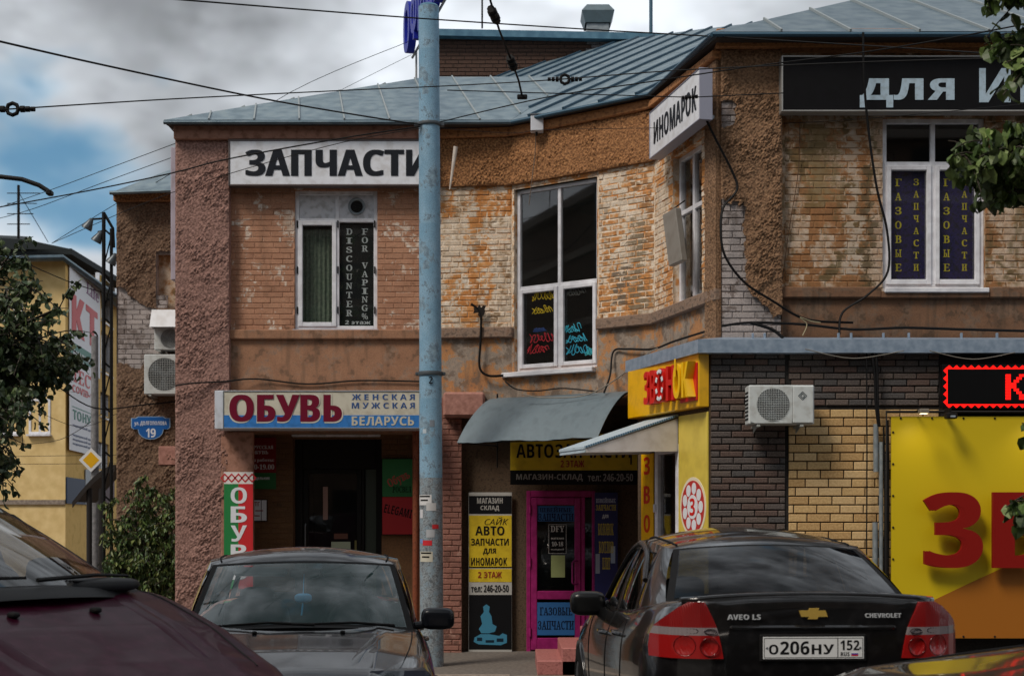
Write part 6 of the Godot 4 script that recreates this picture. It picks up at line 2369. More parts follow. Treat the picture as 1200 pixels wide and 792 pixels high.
	# ---- overhead wires: picture points at the depth of what they hang from
	var ws := [
		[[[180, -3, 12], [380, 13, 14], [515, 23, 15.5], [700, 35, 16], [860, 44, 15.8], [1060, 56, 14], [1240, 68, 12]], 0.011, "black tram wire crossing above the pole top"],
		[[[-20, 44, 12], [120, 76, 13.5], [300, 114, 15.6], [420, 135, 17], [493, 146, 17.7]], 0.014, "thick twisted cable from the street to the pole collar"],
		[[[-20, 129, 12], [15, 127.5, 12.3], [200, 116, 14], [400, 106, 15.8], [515, 101, 16.6], [640, 94, 16.2], [800, 82, 15.2], [1000, 73, 13.6], [1240, 66, 12]], 0.010, "span wire with insulators passing in front of the pole"],
		[[[515, 143, 17.7], [640, 114, 16.4], [760, 96, 15.5], [880, 78, 14.9], [1020, 60, 14], [1150, 38, 13], [1240, 20, 12.4]], 0.010, "black wire rising from the pole collar to the right"],
		[[[493, 148, 17.7], [400, 162, 17.5], [268, 186, 17.5], [200, 203, 18], [100, 224, 19], [-20, 246, 20]], 0.013, "thick black wire dropping from the pole collar to the left"],
		[[[493, 150, 17.7], [380, 172, 18.3], [200, 226, 20], [60, 285, 23]], 0.007, "thin wire sloping from the pole to the side street"],
		[[[205, 168, 20.2], [130, 196, 21], [60, 222, 22], [-10, 246, 23]], 0.007, "upper wire from the house corner to the lamp arm"],
		[[[205, 183, 20.2], [120, 214, 21], [40, 244, 22], [-10, 258, 23]], 0.007, "lower wire from the house corner to the side street"],
		[[[480, 48, 25.5], [340, 108, 24], [205, 200, 22.0], [140, 236, 23], [60, 285, 24]], 0.008, "wire from the roof letters down to the side street"],
		[[[482, 64, 25.5], [410, 100, 25], [330, 141, 24.5]], 0.006, "short wire from the roof letters to the roof"],
		[[[515, 150, 17.7], [600, 156, 18.2], [640, 152, 18.6], [800, 149, 17.0], [1000, 140, 15.6], [1240, 118, 13]], 0.005, "thin wire along the frieze past the junction box"],
		[[[-10, 290, 20], [80, 330, 21], [140, 348, 22]], 0.010, "cable behind the left tree to the brown wall"],
		[[[20, 425, 20], [60, 448, 21], [110, 478, 21.5], [170, 474, 21.7], [210, 470, 21.7]], 0.014, "thick cable along the brown wall under the lower air conditioner"],
		[[[20, 470, 22], [90, 500, 23], [140, 483, 22]], 0.006, "sagging thin wire before the yellow house"],
		[[[0, 522, 30], [70, 515, 30], [125, 480, 26]], 0.010, "cable rising before the yellow house to the mast"],
		[[[0, 535, 32], [140, 533, 32]], 0.008, "upper level wire low across the yellow house"],
		[[[0, 544, 32], [140, 543, 32]], 0.008, "lower level wire low across the yellow house"],
		[[[20, 460, 30], [76, 458, 30], [130, 470, 26]], 0.006, "thin wire across the banner"],
	]
	for w in ws:
		var pts := []
		for q in w[0]: pts.append(P(q[0], q[1], q[2]))
		cable(pts, w[1] * 0.7, w[2], M.cable, "overhead_wire", "wire")
	# hanging span with two insulators before the roof
	o = thing("hanging_span", "hanging black span wire with two insulators before the roof", "wire", P(612, 112, 16.4))
	m = mbw(o)
	m.tube([P(572, -8, 14.5), P(585, 35, 15.2), P(600, 73, 15.8), P(608, 95, 16.2), P(612, 113, 16.4)], 0.012, 6)
	part(m, "wire", M.cable, o)
	for q in [[[575, 10, 14.7], [583, 26, 15.0]], [[597, 67, 15.7], [603, 81, 15.9]]]:
		m = mbw(o)
		var a := P(q[0][0], q[0][1], q[0][2])
		var c := P(q[1][0], q[1][1], q[1][2])
		for k in 5: m.tube([a.lerp(c, k * 0.2), a.lerp(c, k * 0.2 + 0.12)], 0.042 + 0.012 * (k % 2), 8)
		part(m, "insulator", M.black_rubber, o)
	m = mbw(o)
	m.box(P(606, 116, 16.4) + Vector3(0, 0, -0.03), P(618, 111, 16.4) + Vector3(0, 0, 0.03), 0.01)
	part(m, "clamp", M.black_rubber, o)
	# strain insulators on the long span
	for q in [[662, 92.8, 16.0, "ring insulator on the span wire before the roof"], [14, 127.8, 12.3, "ring insulator on the span wire against the sky"]]:
		o = thing("strain_insulator", q[3], "insulator", P(q[0], q[1], q[2]))
		m = MB.new()
		var rows3 := []
		for j in 9:
			var an := TAU * j / 8
			var row := PackedVector3Array()
			for s in 9:
				var t := TAU * s / 8
				row.append(Vector3(cos(an) * (0.052 + 0.018 * cos(t)), sin(an) * (0.052 + 0.018 * cos(t)), 0.02 * sin(t)))
			rows3.append(row)
		m.grid(rows3)
		part(m, "ring", M.black_rubber, o)
		m = MB.new()
		for s in [-1, 1]:
			for k in 3: m.tube([Vector3(s * (0.07 + k * 0.045), 0, 0), Vector3(s * (0.105 + k * 0.045), 0, 0)], 0.03 - 0.004 * k, 8)
		part(m, "ferrule", M.black_rubber, o)
	o = thing("strain_insulator", "dark rod insulator on the wire crossing the white box sign", "insulator", P(809, 114.5, 15.1))
	m = MB.new()
	for k in 5: m.tube([Vector3(-0.09 + k * 0.036, 0.003 * k, 0), Vector3(-0.062 + k * 0.036, 0.003 * k + 0.002, 0)], 0.02 + 0.006 * (k % 2), 8)
	part(m, "rod", M.black_rubber, o)
	m = MB.new()
	m.tube([Vector3(-2.6, 0.02, 0.2), Vector3(0, 0.004, 0), Vector3(1.0, 0.05, 0)], 0.006, 5)
	part(m, "wire", M.cable, o)

# ------------------------------------------------------------------ cars (local: x right, y up, -z forward)
func paint(col: Color, metal := 0.45, rough := 0.32) -> StandardMaterial3D:
	var m := StandardMaterial3D.new()
	m.albedo_texture = noise_tex(500 + int(col.r * 99), 0.03, [col.darkened(0.06), col, col.lightened(0.05)], 4, 256)
	m.uv1_triplanar = true
	m.uv1_scale = Vector3.ONE * 1.3
	m.metallic = metal
	m.roughness = rough
	m.clearcoat_enabled = true
	m.clearcoat = 1.0
	m.clearcoat_roughness = 0.04
	return m

func spline(pts: Array, n: int) -> PackedVector2Array:
	var out := PackedVector2Array()
	for k in pts.size() - 1:
		var a: Vector2 = pts[k]
		var b: Vector2 = pts[k + 1]
		for q in n:
			out.append(a.cubic_interpolate(b, pts[maxi(k - 1, 0)], pts[mini(k + 2, pts.size() - 1)], float(q) / n))
	out.append(pts[-1])
	return out

# station: [z, bottom, shoulder height, centre height, half width, shoulder half width, tub?]
func station(p: Dictionary, z: float) -> Array:
	var s: Array = p.st
	if z <= s[0][0]: return s[0]
	for k in s.size() - 1:
		if z <= s[k + 1][0]:
			var t: float = (z - s[k][0]) / (s[k + 1][0] - s[k][0])
			var out := [z]
			for i in range(1, 6):
				var a: float = s[k][i]
				var b: float = s[k + 1][i]
				var pre: float = s[maxi(k - 1, 0)][i]
				var post: float = s[mini(k + 2, s.size() - 1)][i]
				# keep overshoot small: blend a cubic with the straight line
				out.append(lerpf(lerpf(a, b, t), cubic_interpolate(a, b, pre, post, t), 0.7))
			return out
	return s[-1]

func section(p: Dictionary, z: float) -> PackedVector2Array:
	var s := station(p, z)
	var yb: float = s[1]
	var ys: float = s[2]
	var yc: float = s[3]
	var w: float = s[4]
	var wt: float = s[5]
	var h := ys - yb
	var pts := [Vector2(0, yb), Vector2(w * 0.8, yb), Vector2(w * 0.945, yb + 0.05 * h), Vector2(w * 0.985, yb + 0.28 * h), Vector2(w, yb + 0.55 * h), Vector2(lerpf(wt, w, 0.86), yb + 0.78 * h), Vector2(lerpf(wt, w, 0.42), yb + 0.93 * h), Vector2(wt, ys)]
	if z > p.tub0 and z < p.tub1:
		pts += [Vector2(wt * 0.95, ys + 0.002), Vector2(wt * 0.94, ys - 0.06), Vector2(wt * 0.93, 0.5), Vector2(wt * 0.8, 0.42), Vector2(0, 0.42)]
	else:
		var cr: float = p.get("crease", 0.0)
		pts += [Vector2(wt * 0.86, lerpf(ys, yc, 0.34)), Vector2(wt * 0.66, lerpf(ys, yc, 0.66) + cr), Vector2(wt * 0.60, lerpf(ys, yc, 0.74) + cr * 0.35), Vector2(wt * 0.3, lerpf(ys, yc, 0.93)), Vector2(0, yc)]
	return spline(pts, 3)

func side_x(p: Dictionary, z: float, y: float) -> float:
	var q := section(p, z)
	for k in range(3, q.size() - 1):
		if (q[k].y <= y and q[k + 1].y >= y): return lerpf(q[k].x, q[k + 1].x, (y - q[k].y) / maxf(1e-5, q[k + 1].y - q[k].y))
	return station(p, z)[5]

func top_y(p: Dictionary, z: float, x: float) -> float:
	var q := section(p, z)
	for k in range(q.size() - 1, 0, -1):
		if q[k].x <= x and q[k - 1].x >= x: return lerpf(q[k].y, q[k - 1].y, (x - q[k].x) / maxf(1e-5, q[k - 1].x - q[k].x))
	return station(p, z)[3]

func loft(p: Dictionary) -> MB:
	var m := MB.new()
	var zs := []
	var s: Array = p.st
	for k in s.size() - 1:
		var n := maxi(2, int((s[k + 1][0] - s[k][0]) / 0.05))
		for q in n: zs.append(lerpf(s[k][0], s[k + 1][0], float(q) / n))
	zs.append(s[-1][0])
	for e in [p.tub0, p.tub1]:
		zs.append(e - 0.001)
		zs.append(e + 0.002)
	zs.sort()
	var rows := []
	for z in zs:
		var q := section(p, z)
		var row := PackedVector3Array()
		for k in range(q.size()): row.append(Vector3(q[k].x, q[k].y, z))
		for k in range(q.size() - 2, -1, -1): row.append(Vector3(-q[k].x, q[k].y, z))
		rows.append(row)
	m.grid(rows, true)
	for e in [0, rows.size() - 1]:
		var c := Vector3(0, station(p, zs[e])[2] * 0.8, zs[e])
		var row: PackedVector3Array = rows[e]
		for k in row.size() - 1:
			if e == 0: m.tri(c, row[k + 1], row[k])
			else: m.tri(c, row[k], row[k + 1])
	return m

# curved four-sided patch: u from the first to the second side, v from base to top
func patch_pt(q: Dictionary, u: float, v: float) -> Vector3:
	var b: Vector3 = q.b0.lerp(q.b1, u)
	var t: Vector3 = q.t0.lerp(q.t1, u)
	return b.lerp(t, v) + q.out * (q.bu * 4.0 * u * (1.0 - u) * lerpf(1.0, q.get("tu", 1.0), v) + q.bv * 4.0 * v * (1.0 - v))

func patch(q: Dictionary, u0: float, u1: float, v0: float, v1: float, off := 0.0, n := 12) -> Array:
	var rows := []
	for j in n + 1:
		var row := PackedVector3Array()
		for i in n + 1:
			row.append(patch_pt(q, lerpf(u0, u1, float(i) / n), lerpf(v0, v1, float(j) / n)) + q.out * off)
		rows.append(row)
	return rows

func flipx(rows: Array) -> Array:
	var out := []
	for r in rows:
		var row := PackedVector3Array()
		for k in range(r.size() - 1, -1, -1): row.append(r[k] * Vector3(-1, 1, 1))
		out.append(row)
	return out

func blob(m: MB, c: Vector3, rad: Vector3, pw := 0.6, x := Basis.IDENTITY) -> void:
	var rows := []
	for j in 13:
		var a := -PI / 2 + PI * j / 12.0
		var row := PackedVector3Array()
		for i in 21:
			var b := TAU * i / 20.0
			var d := Vector3(cos(a) * cos(b), sin(a), cos(a) * sin(b))
			row.append(c + x * Vector3(signf(d.x) * pow(absf(d.x), pw) * rad.x, signf(d.y) * pow(absf(d.y), pw) * rad.y, signf(d.z) * pow(absf(d.z), pw) * rad.z))
		rows.append(row)
	m.grid(rows, true)

func frame_strips(m: MB, q: Dictionary, mu0: float, mu1: float, mv0: float, mv1: float, off := 0.0) -> void:
	m.grid(patch(q, 0, mu0, 0, 1, off))
	m.grid(patch(q, 1 - mu1, 1, 0, 1, off))
	m.grid(patch(q, mu0, 1 - mu1, 0, mv0, off))
	m.grid(patch(q, mu0, 1 - mu1, 1 - mv1, 1, off))

func wheel(o: Node3D, x: float, y: float, z: float, r: float) -> void:
	var s := signf(x)
	var xf := Transform3D(Basis(Vector3(0, 0, 1), -s * PI / 2), Vector3(x, y, z))
	var w := group_part("wheel", o)
	var m := MB.new()
	m.lathe([Vector2(r * 0.62, -0.17), Vector2(r * 0.95, -0.17), Vector2(r, -0.13), Vector2(r, -0.04), Vector2(r * 0.95, 0.0), Vector2(r * 0.66, 0.005), Vector2(r * 0.63, -0.02)], 32, xf)
	part(m, "tyre", mat(C(28, 28, 28), 0.9), w)
	m = MB.new()
	m.lathe([Vector2(r * 0.64, -0.03), Vector2(r * 0.63, 0.0), Vector2(r * 0.58, -0.03), Vector2(r * 0.2, -0.035), Vector2(r * 0.16, -0.01), Vector2(0, -0.008)], 28, xf)
	part(m, "rim", mat(C(150, 152, 156), 0.35, 0.6), w)

func car(p: Dictionary, o: Node3D) -> void:
	var body: Material = p.paint
	part(loft(p), "body", body, o)
	# glasshouse
	var K: Dictionary = p.glass
	var gl: Material = p.pane
	var rub: Material = M.black_rubber
	var fwd := Vector3(0, 0.22, -0.975)
	var bck := Vector3(0, 0.35, 0.937)
	var ws := {"b0": K.A0 * Vector3(-1, 1, 1), "b1": K.A0, "t0": K.A1 * Vector3(-1, 1, 1), "t1": K.A1, "out": fwd, "bu": K.ws_bow, "bv": 0.03, "tu": 0.6}
	var rw := {"b0": K.R0, "b1": K.R0 * Vector3(-1, 1, 1), "t0": K.R1, "t1": K.R1 * Vector3(-1, 1, 1), "out": bck, "bu": K.rw_bow, "bv": 0.02, "tu": 0.7}
	var s1 := {"b0": K.B0, "b1": K.A0 , "t0": K.B1, "t1": K.A1, "out": Vector3(1, 0.25, 0).normalized(), "bu": 0.03, "bv": 0.02}
	var s2 := {"b0": K.C0, "b1": K.B0, "t0": K.C1, "t1": K.B1, "out": Vector3(1, 0.25, 0).normalized(), "bu": 0.015, "bv": 0.02}
	var s3 := {"b0": K.R0, "b1": K.C0, "t0": K.R1, "t1": K.C1, "out": Vector3(1, 0.2, 0.5).normalized(), "bu": 0.03, "bv": 0.02}
	var m := MB.new()
	frame_strips(m, ws, 0.035, 0.035, 0.05, 0.05)
	part(m, "windscreen_seal", rub, o)
	m = MB.new()
	m.grid(patch(ws, 0.03, 0.97, 0.04, 0.96, 0.004, 16))
	part(m, "windscreen", gl, o)
	m = MB.new()
	frame_strips(m, rw, 0.035, 0.035, 0.05, 0.05)
	part(m, "rear_window_seal", rub, o)
	m = MB.new()
	m.grid(patch(rw, 0.03, 0.97, 0.04, 0.96, 0.004, 16))
	part(m, "rear_window", p.rear_pane, o)
	for side in [1, -1]:
		m = MB.new()
		for q in [s1, s2]:
			for strip in [[0, 0.07, 0, 1], [0.93, 1, 0, 1], [0.07, 0.93, 0, 0.06], [0.07, 0.93, 0.88, 1]]:
				var r := patch(q, strip[0], strip[1], strip[2], strip[3], 0.0, 8)
				m.grid(r if side == 1 else flipx(r))
		var r3 := patch(s3, 0, 1, 0, 1, 0.0, 10)
		m.grid(r3 if side == 1 else flipx(r3))
		part(m, "door_frame", body, o)
	for side in [1, -1]:
		for q in [s1, s2]:
			m = MB.new()
			var r := patch(q, 0.06, 0.94, 0.05, 0.9, -0.006, 10)
			m.grid(r if side == 1 else flipx(r))
			part(m, "side_window", p.side_pane, o)
			m = MB.new()
			var path := []
			for e in [[0.07, 0.06], [0.93, 0.06], [0.93, 0.88], [0.07, 0.88], [0.07, 0.06]]:
				path.append(patch_pt(q, e[0], e[1]) * Vector3(side, 1, 1))
			m.tube(path, 0.007, 5)
			part(m, "window_seal", rub, o)
	# roof: from the windscreen's top edge to the rear window's, crowned
	m = MB.new()
	var rows := []
	var n := 18
	for j in n + 1:
		var v := float(j) / n
		var row := PackedVector3Array()
		for i in n + 1:
			var u := float(i) / n
			var f := patch_pt(ws, u, 1.0)
			var b := patch_pt(rw, 1.0 - u, 1.0)
			# side curve through A1, B1, C1, R1
			var sd := Vector3.ZERO
			if v < 0.4: sd = patch_pt(s1, 1.0 - v / 0.4, 1.0)
			elif v < 0.85: sd = patch_pt(s2, 1.0 - (v - 0.4) / 0.45, 1.0)
			else: sd = patch_pt(s3, 1.0 - (v - 0.85) / 0.15, 1.0)
			var lx := sd * Vector3(-1, 1, 1)
			var lin := f.lerp(b, v)
			var across := lx.lerp(sd, u)
			var corners := K.A1.lerp(K.R1, v) as Vector3
			var cl: Vector3 = (corners * Vector3(-1, 1, 1)).lerp(corners, u)
			var pt := lin + across - cl
			pt.y += K.crown * (1.0 - pow(2.0 * u - 1.0, 2.0)) * pow(sin(PI * clampf(v, 0.0, 1.0)), 0.6)
			row.append(pt)
		rows.append(row)
	m.grid(rows)
	part(m, "roof", p.get("roof_paint", body), o)
	for i in [1, n - 1]:
		m = MB.new()
		var rail := []
		for j in range(1, n): rail.append(rows[j][i] + Vector3(0, 0.002, 0))
		m.tube(rail, 0.007, 5)
		part(m, "roof_moulding", rub, o)
	# side mirrors
	for side in [-1, 1]:
		var mr := group_part("side_mirror", o)
		m = MB.new()
		var at: Vector3 = K.A0 * Vector3(side, 1, 1) + Vector3(side * K.mirror.x, K.mirror.y, K.mirror.z)
		blob(m, at, p.get("mirror_size", Vector3(0.12, 0.075, 0.07)), 0.55)
		m.tube([at - Vector3(side * 0.08, 0.04, 0), K.A0 * Vector3(side * 0.98, 1, 1) + Vector3(0, 0.02, 0.15)], 0.03, 6)
		part(m, "shell", p.get("mirror_paint", body), mr)
		m = MB.new()
		m.box(at + Vector3(-0.09, -0.05, 0.062), at + Vector3(0.09, 0.05, 0.068), 0.002)
		part(m, "glass", mat(C(150, 160, 166), 0.05, 0.9), mr)
	# wheels under dark arches
	for z in [p.axle0, p.axle1]:
		for side in [-1, 1]:
			m = MB.new()
			var sx: float = side_x(p, z, 0.55) * side
			var ring := []
			for k in 17:
				var a := PI * k / 16.0
				var yy: float = 0.31 + sin(a) * 0.35
				var zz: float = z + cos(a) * 0.35
				ring.append(Vector3(side * (side_x(p, zz, maxf(yy, 0.36)) + 0.004), yy, zz))
			m.tube(ring, 0.012, 6)
			part(m, "arch_lip", body, o)
			m = MB.new()
			for k in 16:
				var c := Vector3(side * (absf(sx) + 0.003), 0.32, z)
				if side > 0: m.tri(c, ring[k + 1], ring[k])
				else: m.tri(c, ring[k], ring[k + 1])
			part(m, "arch_liner", rub, o)
			wheel(o, side * (absf(sx) + 0.012), 0.31, z, 0.31)
	# door gaps and handles
	for side in [-1, 1]:
		for z in [p.door0, p.door1, p.door2]:
			m = MB.new()
			var path := []
			for k in 12:
				var y := lerpf(0.36, station(p, z)[2] - 0.005, k / 11.0)
				path.append(Vector3(side * (side_x(p, z, y) + 0.0005), y, z + 0.05 * sin(k / 11.0 * PI) * (1.0 if z == p.door2 else 0.3)))
			m.tube(path, 0.004, 5)
			part(m, "door_gap", rub, o)  # dark strip laid on the skin paints the shade of the gap
		for z in [p.door1 - 0.16, p.door2 - 0.20]:
			m = MB.new()
			var hy: float = station(p, z)[2] - 0.135
			var hx := side_x(p, z, hy)
			m.tube([Vector3(side * (hx - 0.005), hy, z - 0.09), Vector3(side * (hx + 0.03), hy + 0.005, z - 0.06), Vector3(side * (hx + 0.03), hy + 0.005, z + 0.06), Vector3(side * (hx - 0.005), hy, z + 0.09)], 0.014, 8)
			part(m, "door_handle", p.get("handle_mat", body), o)
	# cabin
	var cab := mat(C(36, 36, 38), 0.85)
	m = MB.new()
	m.box(Vector3(-0.66, 0.62, K.A0.z + 0.10), Vector3(0.66, K.A0.y - 0.02, K.A0.z + 0.55), 0.06)
	part(m, "dashboard", mat(C(42, 44, 46), 0.8), o)
	for x in [-0.36, 0.36]:
		m = MB.new()
		blob(m, Vector3(x, 0.72, 0.35), Vector3(0.25, 0.36, 0.10), 0.5)
		blob(m, Vector3(x, K.A0.y + 0.16, 0.40), Vector3(0.13, 0.09, 0.05), 0.6)
		blob(m, Vector3(x, 0.46, 0.05), Vector3(0.25, 0.09, 0.28), 0.5)
		part(m, "seat", cab, o)
	m = MB.new()
	blob(m, Vector3(0, 0.74, 1.0), Vector3(0.62, 0.34, 0.1), 0.4)
	part(m, "rear_seat", cab, o)
	m = MB.new()
	var ring2 := []
	for k in 25:
		var a := TAU * k / 24
		ring2.append(Vector3(-0.36, K.A0.y + 0.0, K.A0.z + 0.62) + Vector3(cos(a) * 0.185, sin(a) * 0.165, sin(a) * 0.08))
	m.tube(ring2, 0.016, 6)
	m.tube([ring2[0], ring2[12]], 0.02, 5)
	part(m, "steering_wheel", mat(C(30, 30, 32), 0.6), o)
	m = MB.new()
	blob(m, K.A1 * Vector3(0, 1, 1) + Vector3(0, -0.065, 0.05), Vector3(0.11, 0.035, 0.02), 0.5)
	part(m, "rear_view_mirror", mat(C(20, 20, 22), 0.5), o)

func wiper(o: Node3D, pts: Array) -> void:
	var m := MB.new()
	m.tube(pts, 0.011, 5, 0.007)
	part(m, "wiper", M.black_rubber, o)

func plain_glass(K: Dictionary) -> Dictionary:
	return K

# front and rear stations from a few heights
func stations(L: float, w: float, nose: float, cowl: float, belt: float, deck: float, zc: float, zr: float) -> Array:
	var f := -L / 2
	var r := L / 2
	return [
		[f, 0.42, nose - 0.17, nose - 0.13, w * 0.50, w * 0.46],
		[f + 0.03, 0.34, nose - 0.10, nose - 0.06, w * 0.70, w * 0.62],
		[f + 0.10, 0.27, nose - 0.05, nose, w * 0.86, w * 0.74],
		[f + 0.28, 0.22, nose + 0.01, nose + 0.07, w * 0.96, w * 0.82],
		[f + 0.65, 0.20, lerpf(nose, belt, 0.5), lerpf(nose, cowl, 0.62), w * 0.995, w * 0.865],
		[zc, 0.20, belt - 0.01, cowl, w, w * 0.89],
		[zc + 0.35, 0.20, belt, cowl, w, w * 0.90],
		[0.0, 0.20, belt + 0.005, belt, w, w * 0.90],
		[0.9, 0.20, lerpf(belt, deck, 0.3), lerpf(belt, deck, 0.4), w, w * 0.90],
		[zr, 0.21, lerpf(belt, deck, 0.62), deck - 0.03, w * 0.995, w * 0.875],
		[r - 0.30, 0.24, deck - 0.05, deck, w * 0.975, w * 0.83],
		[r - 0.18, 0.27, deck - 0.04, deck + 0.006, w * 0.94, w * 0.79],
		[r - 0.09, 0.30, deck - 0.03, deck + 0.008, w * 0.87, w * 0.74],
		[r - 0.035, 0.33, deck - 0.028, deck + 0.004, w * 0.78, w * 0.68],
		[r - 0.008, 0.36, deck - 0.04, deck - 0.012, w * 0.66, w * 0.60],
		[r, 0.40, deck - 0.09, deck - 0.06, w * 0.52, w * 0.48]]

func cars() -> void:
	saloon()
	hatch()
	burgundy_van()
	corner_car()

# ---- black saloon seen from behind
func saloon() -> void:
	var o := thing("parked_saloon", "black saloon with red tail lamps and white number plate, seen from behind", "car", Vector3(1.43, gy(9.4), -9.33), deg_to_rad(2.8))
	var blk := paint(C(22, 21, 22), 0.35, 0.28)
	var p := {"st": stations(4.31, 0.855, 0.74, 1.0, 0.97, 1.19, -0.95, 1.60), "paint": blk, "tub0": -0.75, "tub1": 1.35, "axle0": -1.36, "axle1": 1.12, "door0": -0.72, "door1": 0.28, "door2": 1.02,
		"pane": glass(C(40, 48, 48), 0.2), "rear_pane": glass(C(9, 11, 15), 0.95, 0.42), "side_pane": glass(C(9, 10, 10), 0.75), "mirror_paint": mat(C(20, 21, 22), 0.3), "mirror_size": Vector3(0.125, 0.085, 0.085),
		"glass": {"A0": Vector3(0.72, 0.97, -0.78), "A1": Vector3(0.545, 1.405, -0.12), "B0": Vector3(0.765, 0.975, 0.26), "B1": Vector3(0.585, 1.445, 0.28), "C0": Vector3(0.755, 1.01, 1.02), "C1": Vector3(0.57, 1.42, 0.86), "R0": Vector3(0.67, 1.13, 1.62), "R1": Vector3(0.54, 1.405, 1.08), "ws_bow": 0.20, "rw_bow": 0.12, "crown": 0.06, "mirror": Vector3(0.15, 0.02, 0.18)}}
	car(p, o)
	var zr := 2.155
	# dark sun-strip at the head of the rear window, window deflectors
	var m := MB.new()
	# boot lid gap, lip and plate recess
	var gap := []
	for k in 17:
		var x := -0.60 + 1.20 * k / 16.0
		gap.append(Vector3(x, 1.15 - 0.02 * pow(absf(x) / 0.6, 3.0), rear_z(p, absf(x), 1.07) + 0.002))
	var lid := []
	for q in [Vector2(-0.58, 1.13), Vector2(-0.50, 1.0), Vector2(-0.455, 0.87), Vector2(-0.44, 0.72), Vector2(0.44, 0.72), Vector2(0.455, 0.87), Vector2(0.50, 1.0), Vector2(0.58, 1.13)]:
		lid.append(Vector3(q.x, q.y, rear_z(p, absf(q.x), q.y) + 0.002))
	m = MB.new()
	m.tube(lid, 0.005, 5)
	part(m, "boot_gap", M.black_rubber, o)  # raised dark strip in place of a shaded boot groove
	m = MB.new()
	var lipr := [PackedVector3Array(), PackedVector3Array(), PackedVector3Array(), PackedVector3Array()]
	for k in 25:
		var x := -0.66 + 1.32 * k / 24.0
		var y := 1.193 - 0.03 * pow(absf(x) / 0.66, 2.5)
		var zz := rear_z(p, absf(x), y) - 0.02
		lipr[0].append(Vector3(x, y - 0.002, zz - 0.12))
		lipr[1].append(Vector3(x, y + 0.016, zz))
		lipr[2].append(Vector3(x, y + 0.004, zz + 0.025))
		lipr[3].append(Vector3(x, y - 0.03, zz + 0.012))
	m.grid(lipr, true)
	part(m, "boot_lip", blk, o)
	m = MB.new()
	m.box(Vector3(-0.43, 1.015, zr - 0.03), Vector3(0.43, 1.04, zr + 0.012), 0.01)
	part(m, "garnish", blk, o)
	# plate
	m = MB.new()
	m.box(Vector3(-0.275, 0.855, zr - 0.02), Vector3(0.275, 0.995, zr + 0.012), 0.006)
	part(m, "plate_holder", M.black_rubber, o)
	var pl := group_part("number_plate", o, Transform3D(Basis.IDENTITY, Vector3(-0.26, 0.87, zr + 0.0125)))
	slab(pl, "plate", 0, 0, 0.52, 0.112, 0, 0.003, mat(C(214, 216, 216), 0.4), 0.001)
	var ink := mat(C(16, 16, 18), 0.6)
	rim(pl, 0.504, 0.096, 0.003, 0.0032, 0.0038, ink, "border")
	pl.get_child(1).position += Vector3(0.008, 0.008, 0)
	text(pl, "О", 0.03, 0.024, 0.048, 0.05, ink, 0.0032, 0.001)
	text(pl, "206", 0.088, 0.022, 0.15, 0.068, ink, 0.0032, 0.001)
	text(pl, "НУ", 0.25, 0.024, 0.115, 0.05, ink, 0.0032, 0.001)
	slab(pl, "divider", 0.383, 0.008, 0.387, 0.104, 0.0032, 0.0038, ink)
	text(pl, "152", 0.398, 0.044, 0.098, 0.05, ink, 0.0032, 0.001)
	text(pl, "RUS", 0.40, 0.014, 0.045, 0.02, ink, 0.0032, 0.001)
	for k in 3: slab(pl, "flag_stripe", 0.455, 0.028 - k * 0.007, 0.49, 0.035 - k * 0.007, 0.0032, 0.0038, mat([C(226, 226, 226), C(30, 50, 150), C(190, 30, 34)][k], 0.5))
	for x in [0.02, 0.5]:
		m = MB.new()
		blob(m, Vector3(x, 0.056, 0.004), Vector3(0.006, 0.006, 0.003), 1.0)
		part(m, "screw", M.steel, pl)
	# emblem and badges
	var gold := mat(C(196, 164, 80), 0.35, 0.3)
	m = MB.new()
	var em := PackedVector2Array([Vector2(-0.062, -0.016), Vector2(-0.022, -0.016), Vector2(-0.028, -0.028), Vector2(0.020, -0.028), Vector2(0.026, -0.016), Vector2(0.074, -0.016), Vector2(0.062, 0.016), Vector2(0.024, 0.016), Vector2(0.030, 0.028), Vector2(-0.018, 0.028), Vector2(-0.024, 0.016), Vector2(-0.074, 0.016)])
	m.extrude(em, 0, 0.012, Transform3D(Basis.IDENTITY, Vector3(-0.0, 1.10, zr + 0.002)))
	part(m, "emblem", gold, o)
	var chrome := mat(C(190, 194, 198), 0.35, 0.2)
	var bl := text(o, "AVEO LS", -0.44, 1.07, 0.17, 0.026, chrome, zr - 0.002, 0.012, false, "badge")
	bl = text(o, "CHEVROLET", 0.27, 1.078, 0.185, 0.022, chrome, zr - 0.002, 0.012, false, "badge")
	# tail lamps: red shell wrapped round the corner, clear band, two round chambers
	var red := StandardMaterial3D.new()
	red.albedo_color = C(124, 6, 7)
	red.roughness = 0.18
	red.clearcoat_enabled = true
	red.clearcoat = 0.5
	var red2 := StandardMaterial3D.new()
	red2.albedo_color = C(146, 8, 7)
	red2.roughness = 0.1
	red2.clearcoat_enabled = true
	red2.clearcoat = 0.5
	var clear := mat(C(150, 140, 142), 0.12, 0.3)
	var inn := [[0.872, 0.462, 0.800], [0.93, 0.472, 0.802], [0.99, 0.485, 0.796], [1.03, 0.495, 0.782], [1.036, 0.498, 0.778], [1.065, 0.51, 0.752], [1.10, 0.527, 0.712], [1.135, 0.543, 0.668], [1.158, 0.556, 0.625]]
	var NC := 56
